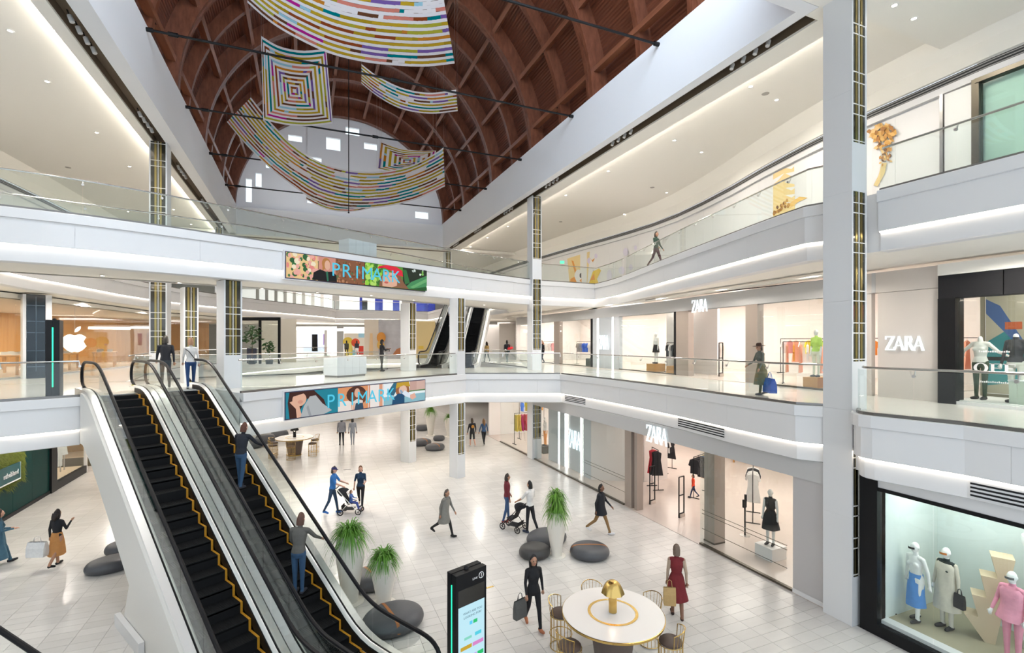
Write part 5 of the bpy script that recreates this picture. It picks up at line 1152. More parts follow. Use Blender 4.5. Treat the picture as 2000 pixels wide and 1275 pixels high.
# ------------------------------------------------------------------ hanging ribbon banners
def ribbon_mat(name, col):
    if name in _m: return _m[name]
    m = bpy.data.materials.new(name); m.use_nodes = True; nt = m.node_tree; nt.nodes.clear(); o = nod(nt, 'ShaderNodeOutputMaterial'); mx = nod(nt, 'ShaderNodeMixShader'); mx.inputs[0].default_value = .45
    d_ = nod(nt, 'ShaderNodeBsdfDiffuse', Color=(*col,1)); t_ = nod(nt, 'ShaderNodeBsdfTranslucent', Color=(*col,1)); nt.links.new(d_.outputs[0], mx.inputs[1]); nt.links.new(t_.outputs[0], mx.inputs[2]); nt.links.new(mx.outputs[0], o.inputs[0]); _m[name] = m; return m
RP = [('mustard',(.55,.38,.03)),('mustard2',(.42,.30,.02)),('rust',(.30,.07,.02)),('brown',(.14,.06,.03)),('teal',(.0,.22,.26)),('violet',(.20,.12,.42)),('magenta',(.48,.02,.30)),('coral',(.70,.25,.20)),('olive',(.45,.45,.05)),('amber',(.62,.25,.03)),('sky',(.35,.65,.80)),('white',(.88,.88,.92))]
RMAT = [ribbon_mat('ribbon '+n, c) for n, c in RP]; WR = ribbon_mat('ribbon sheer white', (.86,.87,.92))
def curve_at(pts, t):
    n = len(pts)-1; f = min(max(t,0),1)*n; i = min(int(f), n-1); k = f-i
    p0, p1, p2, p3 = pts[max(i-1,0)], pts[i], pts[i+1], pts[min(i+2,n)]
    return tuple(.5*((2*b)+(-a+c)*k+(2*a-5*b+4*c-d)*k*k+(-a+3*b-3*c+d)*k**3) for a,b,c,d in zip(p0,p1,p2,p3))
def edge3(pxs, y): return [(atY(u,v,y)[0], y, atY(u,v,y)[1]) for u, v in pxs]
def banner(label, e0, e1, rows, seed, squares=False, n=40):
    c0 = e0[0]; t = thing('ribbon_banner', label, 'hanging art', c0); rr = random.Random(seed); L = lambda p: (p[0]-c0[0],p[1]-c0[1],p[2]-c0[2])
    def at(a, b):
        p, q = curve_at(e0, a), curve_at(e1, a); return L(tuple(x+(y-x)*b for x, y in zip(p, q)))
    if not squares:
        for r in range(rows):
            b0, b1 = r/rows, (r+1)/rows; white = r % 2 == 0; m = MB(); mats = [WR] if white else RMAT; ci = 0; run = 0
            for i in range(n):
                if not white:
                    if run <= 0: ci = rr.choices(range(12), (9,8,5,5,5,4,2,3,4,3,2,2))[0]; run = rr.randint(1,7)
                    run -= 1; m.cm = ci
                j = 0 if white else rr.uniform(-.12,.12)*(b1-b0)
                m.add([at(i/n,b0+j),at((i+1)/n,b0+j),at((i+1)/n,b1+j),at(i/n,b1+j)], [(0,1,2,3)])
            m.build('ribbon', mats, t)
    else:
        for r in range(rows):
            f0, f1 = .5*r/rows, .5*(r+1)/rows; white = r % 2 == 0; m = MB()
            for side in range(4):
                ci = rr.choices(range(12), (9,8,5,5,5,4,2,3,4,3,2,2))[0]; K = 10
                for i in range(K):
                    s0, s1 = i/K, (i+1)/K
                    if rr.random() < .25: ci = rr.randrange(11)
                    m.cm = 0 if white else ci
                    def pt(f, s):
                        a = f+(1-2*f)*s; return [(a,f),(1-f,a),(1-a,1-f),(f,1-a)][side]
                    m.add([at(*pt(f0,s0)),at(*pt(f0,s1)),at(*pt(f1,s1)),at(*pt(f1,s0))], [(0,1,2,3)])
            m.build('ribbon', [WR] if white else RMAT, t)
    for (a, b) in ((0,0),(1,0),(0,1),(1,1)):
        p = at(a,b); X = p[0]+c0[0]; dxx = X-XC; top = ZS+math.sqrt(max(.1,8.9**2-dxx**2)) if abs(dxx) < 8.8 else ZS+1
        MB().tube([p,(p[0],p[1],top-c0[2])], .006, 4).build('wire', STEEL, t)
    return t
banner('largest ribbon banner sagging across the top of the picture', edge3([(500,-235),(560,-200),(620,-170),(690,-148),(750,-138),(800,-136),(825,-140),(842,-148)],12.6), edge3([(483,5),(530,45),(580,75),(640,103),(700,119),(760,127),(830,130),(888,124)],19.0), 35, 1)
banner('square ribbon banner with nested squares', edge3([(510,70),(545,90),(590,99),(637,95)],19.6), edge3([(514,234),(560,244),(605,246),(650,241)],23.2), 19, 2, True)
banner('small sagging ribbon banner right of the square one', edge3([(706,125),(740,150),(790,173),(840,181),(891,175)],20.4), edge3([(706,163),(740,190),(785,213),(840,222),(894,217)],22.6), 13, 3)
banner('long ribbon banner sagging in front of the end wall', edge3([(490,190),(530,240),(575,284),(625,316),(680,332),(740,335),(800,324),(845,302),(866,288)],25.3), edge3([(443,238),(480,282),(520,322),(560,354),(610,388),(670,405),(740,405),(810,390),(869,364)],28.8), 23, 4, n=60)
banner('nested square ribbon banner behind the right end of the long one', edge3([(742,275),(780,289),(815,294),(852,294)],32.2), edge3([(736,330),(775,337),(810,333),(846,323)],34.4), 13, 5, True)
banner('short ribbon banner below the middle of the long one', edge3([(600,372),(640,392),(690,399),(745,390)],29.8), edge3([(598,390),(640,409),(690,413),(742,402)],31.4), 7, 6)
x, z0 = atY(681,415,24.0); t = thing('hanging_cable', 'thin black vertical rod hanging from the vault', 'rod', (x,24.0,z0)); MB().tube([(0,0,0),(0,0,25.0-z0)], .022, 6).build('rod_shaft', BLACK, t); MB().ball((0,0,0), .04, 8, 6).build('end_cap', BLACK, t)
# ------------------------------------------------------------------ advertising screens on the balcony edges
def ray_path(u, path):
    a = (u-1000)/FPX; dx, dy = math.sin(YAW)+math.cos(YAW)*a, math.cos(YAW)-math.sin(YAW)*a; best = None
    for p, q in zip(path[:-1], path[1:]):
        ex, ey = q[0]-p[0], q[1]-p[1]; den = dx*ey-dy*ex
        if abs(den) < 1e-9: continue
        k = (p[0]*dy-p[1]*dx)/den; dd = (p[0]*ey-p[1]*ex)/den
        if -1e-6 <= k <= 1+1e-6 and dd > 0 and (best is None or dd < best[0]): best = (dd, p[0]+ex*k, p[1]+ey*k)
    return best
def screen(u0, u1, path, z0, z1, label, polys, word):
    d0, xa, ya = ray_path(u0, inset(path,.13)); d1, xb, yb = ray_path(u1, inset(path,.13)); W = math.dist((xa,ya),(xb,yb)); H = z1-z0; rz = math.atan2(yb-ya, xb-xa)
    t = thing('advertising_screen', label, 'screen', (xa,ya,z0), rz)
    MB().box((-.07,-.01,-.07),(W+.07,.16,H+.07)).build('surround', WHITE, t); MB().box((-.03,-.03,-.03),(W+.03,0,H+.03)).build('bezel', M('navy bezel', (.03,.03,.08), .4), t)
    P = [(c, [(x*W, z*H) for x, z in p]) for c, p in polys]
    print_panel('', '', '', None, 0, P, .62, t)[1].location = (0,-.031,0)
    CY = M('cyan letters', (.02,.10,.14), .4, emit=.62, ecol=(.08,.55,.75), spec=.2)
    for k, (ch, fx_, fz_) in enumerate(word): text_obj('letter', ch, H*.80, CY, t, (fx_*W,-.045-.0006*len(P),fz_*H), align='CENTER', ext=.001)
    return t
def blobs(cols, n, x0, x1, z0, z1, s0, s1, seed, asp=8.0):
    rr = random.Random(seed); out = []
    for _ in range(n):
        s = rr.uniform(s0,s1); cx, cz = rr.uniform(x0,x1), rr.uniform(z0,z1); s1_ = min(s, cz-.0+s*.5, 1-cz+s*.5); out.append((rr.choice(cols), [(min(max(x,x0),x1),min(max(z,0),1)) for x,z in ell(cx,cz,s1_/asp*rr.uniform(.7,1.3),s1_,7,rr.random())]))
    return out
SK = (.72,.42,.30)
p3 = [((.10,.05,.03),rect(0,0,1,1)),((.80,.55,.26),rect(0,0,.19,1))]
p3 += blobs([(.75,.25,.22),(.80,.40,.34),(.03,.12,.04),(.05,.18,.06),(.85,.75,.55)],70,0,.2,.02,.98,.05,.13,21)
p3 += [((.62,.28,.22),rect(.19,.3,.30,1)),((.24,.10,.05),rect(.30,0,.5,1))]+blobs([(.34,.14,.07),(.16,.06,.03),(.10,.16,.07),(.45,.22,.12)],80,.30,.5,.02,.98,.03,.07,22)
p3 += [((.45,.20,.06),ell(.235,.72,.028,.24)),(SK,ell(.242,.66,.018,.20)),((.45,.20,.06),[(.212,.8),(.222,.9),(.226,.5),(.21,.4)]),((.012,.012,.014),[(.15,0),(.155,.30),(.195,.46),(.235,.38),(.275,.42),(.30,.28),(.305,0)]),((.03,.16,.09),[(.232,.38),(.245,.42),(.25,0),(.24,0)])]
p3 += [((.10,.30,.04),rect(.5,0,1,1))]+blobs([(.30,.62,.06),(.05,.16,.03),(.18,.45,.05),(.45,.70,.15)],70,.5,.63,.02,.98,.06,.14,23)
p3 += [((.02,.03,.02),[(.79,1),(.79,.2),(.84,0),(1,.55),(1,1)]),((.03,.16,.05),[(.79,.9),(.81,.2),(.85,.3),(.82,.9)]),((.06,.26,.10),[(.80,.0),(.86,.35),(1,.75),(1,.2),(.9,0)]),((.14,.40,.16),[(.85,.1),(1,.62),(1,.45),(.88,.05)]),((.02,.10,.03),[(.84,.0),(1,.2),(1,0)])]
p3 += blobs([(.75,.85,.80),(.2,.5,.1)],10,.86,.98,.75,.97,.03,.08,24)
p3 += [((.24,.11,.06),[(.60,0),(.61,.4),(.64,.72),(.76,.68),(.80,.25),(.84,0)]),(SK,[(.625,.02),(.625,.45),(.645,.68),(.72,.68),(.745,.45),(.74,.10),(.70,.0)]),((.55,.12,.10),ell(.655,.20,.016,.05)),((.30,.15,.10),rect(.63,.46,.66,.52)),((.30,.15,.10),rect(.685,.48,.715,.54)),((.72,.02,.05),[(.585,.78),(.60,.92),(.66,1.0),(.74,.97),(.785,.82),(.79,.55),(.745,.60),(.70,.74),(.64,.86)]),((.50,.01,.04),[(.585,.78),(.64,.86),(.70,.74),(.68,.82),(.62,.90)])]
wd3 = [(c, .29+k*.073, .24) for k, c in enumerate('PRIMARK')]
screen(558,829,L3F,9.04,9.97,'advertising screen on the upper bridge with a red cap and green leaves', p3, wd3)
p2 = [((.015,.22,.30),rect(0,0,.31,1)),((.70,.30,.14),rect(.31,0,.52,1)),((.80,.72,.66),rect(.31,0,.40,.42)),((.82,.76,.72),rect(.52,0,.64,1)),((.66,.26,.14),rect(.525,0,.535,1)),((.70,.33,.20),rect(.605,0,.63,1)),((.78,.84,.86),rect(.64,0,1,1)),((.25,.48,.55),rect(.64,0,1,.38)),((.55,.35,.30),rect(.86,.55,.95,1)),((.62,.42,.36),rect(.92,.5,1,1)),((.10,.22,.08),rect(.84,.5,1,.56)),((.03,.14,.22),[(.66,.5),(.72,1),(.78,1),(.72,.4)])]
p2 += [((.05,.018,.015),[(.02,.0),(.01,.6),(.02,1),(.16,1),(.22,.6),(.24,.2),(.20,.5),(.12,.7),(.08,.3),(.06,0)]),(SK,ell(.075,.70,.04,.27)),((.62,.30,.22),ell(.08,.60,.015,.07)),((.05,.018,.015),[(.03,1),(.02,.8),(.10,.92),(.14,.8),(.13,1)]),(SK,[(.02,.62),(.035,.66),(.075,.42),(.09,.0),(.06,.0),(.055,.35)]),((.42,.44,.45),[(.08,.0),(.10,.42),(.135,.78),(.17,.80),(.21,.45),(.27,.12),(.22,.0)]),((.30,.32,.34),[(.115,.35),(.13,.0),(.145,.0),(.125,.45)])]
p2 += [((.08,.03,.02),ell(.435,.66,.07,.36)),((.16,.06,.03),ell(.45,.5,.06,.3)),(SK,ell(.44,.72,.02,.20)),((.72,.66,.62),[(.40,.0),(.41,.36),(.44,.46),(.48,.36),(.48,0)]),((.03,.07,.12),[(.42,0),(.43,.28),(.48,.26),(.485,0)]),(SK,[(.405,.0),(.415,.3),(.425,.3),(.42,0)])]
p2 += [((.32,.12,.05),ell(.795,.62,.06,.34)),((.74,.50,.40),ell(.797,.62,.035,.24)),((.52,.32,.03),[(.735,.72),(.745,1.0),(.85,1.0),(.862,.75),(.80,.84)]),((.01,.07,.16),[(.705,.0),(.71,.25),(.755,.48),(.81,.45),(.81,0)]),((.70,.78,.86),[(.79,.45),(.81,.60),(.86,.42),(.90,.30),(.86,.20),(.82,.30)]),((.75,.42,.32),[(.86,.35),(.90,.42),(.915,.2),(.88,.1),(.86,.2)]),((.25,.36,.50),[(.77,.62),(.78,.66),(.80,.5),(.78,.45)])]
wd2 = [(c, .26+k*.072, .22) for k, c in enumerate('PRIMARK')]
screen(557,829,L2F,4.08,4.97,'advertising screen on the middle bridge with three smiling shoppers', p2, wd2)
# ------------------------------------------------------------------ wall murals on the upper right walkway
def wall_print(name, label, cat, u0, u1, polys, path=WL3, off=.06):
    ip = inset(path, off); d0, xa, ya = ray_path(u0, ip); d1, xb, yb = ray_path(u1, ip); rz = math.atan2(yb-ya, xb-xa); tx, ty = math.cos(rz), math.sin(rz); t = thing(name, label, cat, (xa,ya,Z3+.02), rz)
    def loc(u, v):
        a = (u-1000)/FPX; dx, dy = math.sin(YAW)+math.cos(YAW)*a, math.cos(YAW)-math.sin(YAW)*a; dd = (xa*ty-ya*tx)/(dx*ty-dy*tx); return ((dx*dd-xa)*tx+(dy*dd-ya)*ty, min(max(EYE+(HY-v)/FPX*dd-Z3-.02, 0.0), 3.45))
    print_panel('', '', '', None, 0, [(c, [loc(*q) for q in p]) for c, p in polys], 0, t); return t
YM = (.80,.62,.30); WM = (.80,.785,.77); OM = (.75,.30,.05); GM_ = (.80,.55,.05)
wall_print('wall_mural','yellow wall mural with a white and orange creature on the upper level','mural',1106,1180,[(YM,[(1108,505),(1152,491),(1146,570),(1114,575)]),(OM,[(1116,508),(1120,510),(1128,536),(1123,534)]),((.82,.80,.80),ell(1130,540,8,14)),(OM,[(1114,545),(1122,540),(1130,560),(1114,560)]),((.02,.02,.02),ell(1135,538,3,5)),(OM,[(1132,548),(1139,540),(1140,556)]),(GM_,[(1148,560),(1158,530),(1170,524),(1174,528),(1166,545),(1172,560)]),(OM,[(1152,548),(1160,534),(1162,546)]),(OM,[(1150,500),(1156,508),(1162,504),(1158,512)]),((.72,.64,.78),ell(1150,509,3,6)),((.74,.68,.80),ell(1164,500,3,5))])
wall_print('wall_mural','pale lilac flower print on the upper level wall','mural',1182,1250,[((.74,.70,.80),ell(1190,540,5,14)),((.76,.72,.82),ell(1222,492,5,8)),((.74,.70,.80),ell(1241,484,3,5)),((.76,.74,.84),ell(1214,528,6,8)),((.78,.76,.70),ell(1205,545,6,6)),((.72,.69,.80),ell(1232,522,4,6))])
fl = []
for k in range(16):
    a, b = 1512+R.uniform(0,32), 0; uu = 1512+k*2.0+R.uniform(-2,2); vv = 419-k*1.1-R.uniform(0,14); fl.append((R.choice([(.30,.13,.02),(.45,.22,.04),(.14,.05,.01),(.55,.30,.08)]), ell(uu,vv,2.6,3.6,7,R.random())))
leaf = [(WM,[(1534,325+k*14),(1558,318+k*15),(1546,330+k*14)]) for k in range(6)]
wall_print('wall_mural','yellow wall mural with white leaves and brown blossoms near the tall column','mural',1495,1608,[(YM,[(1510,333),(1551,311),(1553,420),(1510,430)]),(WM,[(1508,352),(1532,338),(1520,352),(1508,362)]),(WM,[(1556,335),(1532,356),(1552,360)])]+leaf+[((.78,.50,.16),[(1540,398),(1562,384),(1578,386),(1560,394),(1544,406)])]+fl)
pet = [((.66,.52,.25),[(1706,362),(1714,364),(1728,338),(1732,318),(1722,318),(1716,342)])]
for k in range(85):
    f = R.random()**.8; vv = 322-f*78; half = 8+f*15 if f < .75 else 26-(f-.75)*30; uu = 1727+R.uniform(-half,half)-(f-.5)*8; s = 3+4.5*f
    fl_c = R.choice([(.62,.33,.07),(.72,.43,.13),(.36,.15,.03),(.50,.24,.05),(.78,.52,.22),(.18,.07,.015)]); an = R.uniform(0,2*PI)
    pet.append((fl_c, [(uu+s*math.cos(an)*1.3,vv+s*math.sin(an)*1.5),(uu+s*.7*math.cos(an+1.2),vv+s*.7*math.sin(an+1.2)),(uu-s*.9*math.cos(an),vv-s*.9*math.sin(an)),(uu+s*.7*math.cos(an-1.2),vv+s*.7*math.sin(an-1.2))]))
wall_print('wall_mural','golden blossom horn printed on the white wall right of the tall column','mural',1700,1790,pet)
# upper level shop at the right edge
t = thing('storefront', 'glass shop front on the upper level at the right edge', 'storefront', (16.7,2.0,Z3))
yA, yB = sx(1905,16.6), sx(1838,16.6)
MB().box((-.12,yA-2-.08,0),(.1,yA-2+.08,3.5)).build('frame_post', BRONZE, t); MB().box((-.14,-.5,3.38),(.1,yA-2,3.5)).build('frame_head', BRONZE, t); MB().box((-.03,-.5,.05),(-.01,yA-2-.08,3.38)).build('glass_pane', glass('green shop glass', (.86,.96,.92), 1.0), t)
MB().box((-.10,yB-2-.04,0),(.0,yB-2+.04,3.45)).build('panel_frame', STEEL, t); MB().box((-.06,yA-2+.1,0),(.0,yB-2-.06,3.42)).build('closure_panel', M('pale grey panel', (.70,.70,.67), .4), t)
MB().box((-.09,-.5,.1),(-.07,1.2,2.6)).build('window_poster', M('mint shop poster', (.66,.76,.71), .5), t)
t = thing('shop_sticker', 'small pale sticker with a dark tree on the upper level shop glass', 'sticker', (16.63,sx(1930,16.6),Z3+1.0), RZW); print_panel('', '', '', None, 0, [((.55,.62,.62),rect(-.2,-.2,.2,.2)),((.05,.07,.07),rect(-.02,-.16,.02,.02)),((.05,.07,.07),ell(0,.05,.12,.08))], 0, t)
t = thing('clothes_display', 'dark and pink clothes display behind the upper level shop glass', 'display', (16.62,2.4,Z3)); MB().box((0,-.7,.1),(.02,.1,1.0)).build('pink_garment', gmat('pink'), t); MB().box((-.01,.05,.3),(.01,.35,1.2)).build('brown_garment', gmat('rust'), t); MB().box((-.012,-.2,1.0),(.0,.3,1.45)).build('dark_garment', gmat('grey'), t)
# exit sign and bench shapes on the upper level
q = P2(1098,512,36); t = thing('exit_sign', 'small green lit exit sign on the upper level', 'sign', q, -YAW); MB().box((-.16,-.03,-.1),(.16,.03,.1)).build('sign_plate', M('green exit glow', (.1,.7,.4), .4, emit=.8), t); MB().tube([(0,0,.1),(0,0,.5)], .01, 5).build('stem', STEEL, t)
# ------------------------------------------------------------------ people and mannequins
SKINS = {'fair': (.58,.33,.24), 'tan': (.40,.21,.13), 'brown': (.20,.09,.05)}
def smat(n): return M('skin '+n, SKINS[n], .5)
def cmat(c): return M('cloth %.3f %.3f %.3f' % c, c, .85, noise=(14,.14), bump=(50,.3))
HAIRM = lambda c: M('hair %.3f %.3f %.3f' % c, c, .6, noise=(25,.3), bump=(80,.4))
JOBS = []
def rotx(v, a, o=(0,0,0)):
    y, z = v[1]-o[1], v[2]-o[2]; c, s = math.cos(a), math.sin(a); return (v[0], o[1]+y*c+z*s, o[2]-y*s+z*c)   # positive a leans forward (+y)
def person(label, loc, rz, height=1.72, top=(.3,.3,.3), pants=(.05,.05,.06), shoes=(.02,.02,.02), skin='fair', hair=(.04,.025,.015), legs=(0,0,0,0), arms=(0,6,10,0,6,10), lean=0, sleeve=1, short_pants=False, female=False, skirt=None, coat=None, hairlong=0.0, cap=None, hat=None, name='person', cat='person', vox=.014, seated=False, bare=None, group=None, head=True, mq=None, print_=None, armc=None):
    t = thing(name, label, cat, loc, math.radians(rz), group); s = height/1.75; rad = math.radians
    ch = []   # (region, p, q, rp, rq)
    hw = .095 if female else .09; P0 = (0,0,.93)
    L = lambda v: rotx(v, rad(lean), P0)
    def leg(sg, h, k):
        hip = (sg*hw,0,.90); kn = (sg*hw*.95, hip[1]+math.sin(rad(h))*.43, hip[2]-math.cos(rad(h))*.43); an = (sg*hw*.9, kn[1]+math.sin(rad(h-k))*.40, kn[2]-math.cos(rad(h-k))*.40)
        tr = .085 if female else .082
        ch.append(('thigh', hip, kn, tr, .058)); ch.append(('shank', kn, an, .056, .040))
        f = rad(max(-35,min(35,(h-k)*.8))); heel = (an[0],an[1]-.04*math.cos(f)-.05*math.sin(f),an[2]-.045*math.cos(f)+.0); toe = (an[0]+sg*.015,an[1]+.16*math.cos(f)-.03*math.sin(f),an[2]-.05*math.cos(f)+.16*math.sin(f)*.6)
        ch.append(('shoe', heel, (an[0],an[1]+.05,an[2]-.045), .042, .045)); ch.append(('shoe', (an[0],an[1]+.05,an[2]-.045), toe, .045, .036)); ch.append(('shank', an, heel, .040, .038))
    leg(-1, legs[0], legs[1]); leg(1, legs[2], legs[3])
    hands = []
    sw = .165 if female else .185
    def arm(sg, sh, ab, el):
        S = L((sg*sw,0,1.405)); d = (sg*math.sin(rad(ab)), math.sin(rad(sh))*math.cos(rad(ab)), -math.cos(rad(sh))*math.cos(rad(ab))); E_ = tuple(a+b*.285 for a, b in zip(S, d))
        d2 = (sg*math.sin(rad(ab))*.6-sg*math.sin(rad(el))*.15, math.sin(rad(sh+el)), -math.cos(rad(sh+el))); n = math.sqrt(sum(c*c for c in d2)); d2 = tuple(c/n for c in d2); W_ = tuple(a+b*.25 for a, b in zip(E_, d2))
        ru = .05 if female else .056
        ch.append(('uarm', S, E_, ru, ru*.78)); ch.append(('farm', E_, W_, ru*.76, .028)); K = tuple(a+b*.075 for a, b in zip(W_, d2)); ch.append(('hand', W_, K, .026, .034)); hands.append((W_, K, d2, sg)); ch.append(('torso', L((sg*.09,0,1.41)), S, .06, ru))
    arm(-1, *arms[:3]); arm(1, *arms[3:])
    rings = [(.80,.10,.085),(.88,.165,.115),(.96,.16,.115),(1.08,.135,.095),(1.20,.155,.11),(1.32,.172,.115),(1.40,.155,.10),(1.45,.09,.075)] if not female else [(.80,.10,.085),(.88,.175,.12),(.96,.165,.115),(1.08,.120,.09),(1.20,.142,.115),(1.30,.152,.12),(1.39,.140,.09),(1.44,.08,.065)]
    ch.append(('neck', L((0,0,1.43)), L((0,.012,1.55)), .058, .052))
    hc = L((0,.022,1.635))
    m = MB()
    for reg, p, q, a, b in ch:
        m.tube([p, tuple((x+y)/2 for x, y in zip(p,q)), q], [a,(a+b)/2,b], 10); m.ball(p, a*.98, 10, 6); m.ball(q, b*.98, 10, 6)
    rows = [[L((rx*math.cos(w), ry*math.sin(w), z)) for w in [2*PI*k/18 for k in range(18)]] for z, rx, ry in rings]
    m.rows(rows, True); n = 18; o = len(m.v)-len(rows)*n; m.f.append(tuple(range(o+n-1,o-1,-1))); m.mi.append(0); m.f.append(tuple(range(len(m.v)-n,len(m.v)))); m.mi.append(0)
    if female: 
        for sg in (-1,1): m.ball(L((sg*.07,.085,1.265)), (.065,.05,.06), 10, 6)
    if head:
        m.ball(hc, (.075,.093,.115), 16, 12); m.ball(L((0,.065,1.575)), (.045,.045,.045), 10, 8); m.tube([L((0,.108,1.645)), L((0,.130,1.615)), L((0,.112,1.605))], [.010,.016,.013], 8)
        for sg in (-1,1): m.ball(L((sg*.077,.012,1.635)), (.014,.024,.034), 8, 6)
    m.v = [(x*s,y*s,z*s) for x,y,z in m.v]
    zmin = min(v[2] for v in m.v) if not seated else None
    dz = -zmin if not seated else -.88*s+.0
    JOBS.append(dict(t=t, mb=m, s=s, dz=dz, ch=ch, hc=hc, hands=hands, L=L, top=top, pants=pants, shoes=shoes, skin=skin, sleeve=sleeve, short=short_pants, bare=bare, vox=vox*s, mq=mq, head=head, female=female, armc=armc))
    # hair, headwear, skirts and coats are pieces of their own
    S_ = lambda v: (v[0]*s, v[1]*s, v[2]*s+dz)
    if head and hair is not None:
        h = MB(); rws = []
        for i in range(9):
            f = PI*i/8*.60
            rws.append([L((.086*math.sin(f)*math.cos(w)*1.0, .022-.020+.100*math.sin(f)*math.sin(w)*(1 if math.sin(w) < 0 else .90-.30*(i/8)), 1.650+.122*math.cos(f)-(.10*(i/8)**2 if math.sin(w) < .25 else -.02))) for w in [2*PI*k/20 for k in range(20)]])
        h.rows(rws, True)
        if hairlong:
            h.tube([L((0,-.045,1.66)), L((0,-.075,1.56)), L((0,-.095,1.56-hairlong*.5)), L((0,-.10,1.56-hairlong))], [.085,.088,.075,.03], 12)
            for sg in (-1,1): h.tube([L((sg*.06,.0,1.69)), L((sg*.08,-.01,1.58)), L((sg*.085,-.02,1.56-hairlong*.6))], [.035,.035,.015], 8)
        h.v = [S_(v) for v in h.v]; h.build('hair', HAIRM(hair), t, True, 80)
    if cap:
        h = MB(); h.rows([[L((.090*math.sin(f)*math.cos(w), .012+.106*math.sin(f)*math.sin(w), 1.665+.100*math.cos(f))) for w in [2*PI*k/18 for k in range(18)]] for f in [PI/2*i/6 for i in range(7)]], True); h.rows([[L((x,.09,1.668)) for x in (-.07,-.035,0,.035,.07)],[L((x,.175-abs(x)*.5,1.652)) for x in (-.06,-.03,0,.03,.06)]]); h.v = [S_(v) for v in h.v]; h.build('cap', cmat(cap), t, True, 60)
    if hat:
        h = MB(); h.lathe([(.0,1.79),(.06,1.785),(.088,1.75),(.092,1.69),(.20,1.675),(.205,1.68)], 24); h.v = [S_(L((x,y+.01,z))) for x,y,z in h.v]; h.build('hat', cmat(hat), t, True)
    def loft(nm, col, zs, flare):
        h = MB(); rws = []
        for z, rx, ry in zs:
            if z > .85: c = (0,0)
            else:
                f = (.85-z)/.75; an = [q for r, p, q, a, b in ch if r == 'shank'][::2] or [(0,0,0)]
                cy_ = sum(p[1] for r, p, q, a, b in ch if r == 'thigh' for p in (q,))/2; c = (0, cy_*min(1,f*1.2))
            rws.append([S_((lambda v: L(v) if z > .93 else v)((c[0]+rx*(1+.05*math.sin(5*w+z*7)*flare)*math.cos(w), c[1]+ry*(1+.05*math.sin(5*w+z*7)*flare)*math.sin(w), z))) for w in [2*PI*k/30 for k in range(30)]])
        h.rows(rws, True); h.rows([[((x*.97),(y*.97),z_) for x,y,z_ in r] for r in rws[::-1]], True); h.build(nm, cmat(col), t, True, 70)
    if skirt: col, hem, fl = skirt; n_ = 6; loft('skirt', col, [(1.06-(1.06-hem)*k/n_, .142+(fl-.142)*(k/n_)**.8 if k else .132, (.108+(fl-.108)*(k/n_)**.8)) for k in range(n_+1)], 1.0)
    if coat: col, hem = coat; n_ = 7; loft('coat', col, [(1.42,.15,.11),(1.36,.205,.135),(1.2,.19,.145),(1.05,.18,.14)]+[(1.0-(1.0-hem)*k/4, .19+.06*k/4, .15+.06*k/4) for k in range(5)], .7)
    return t
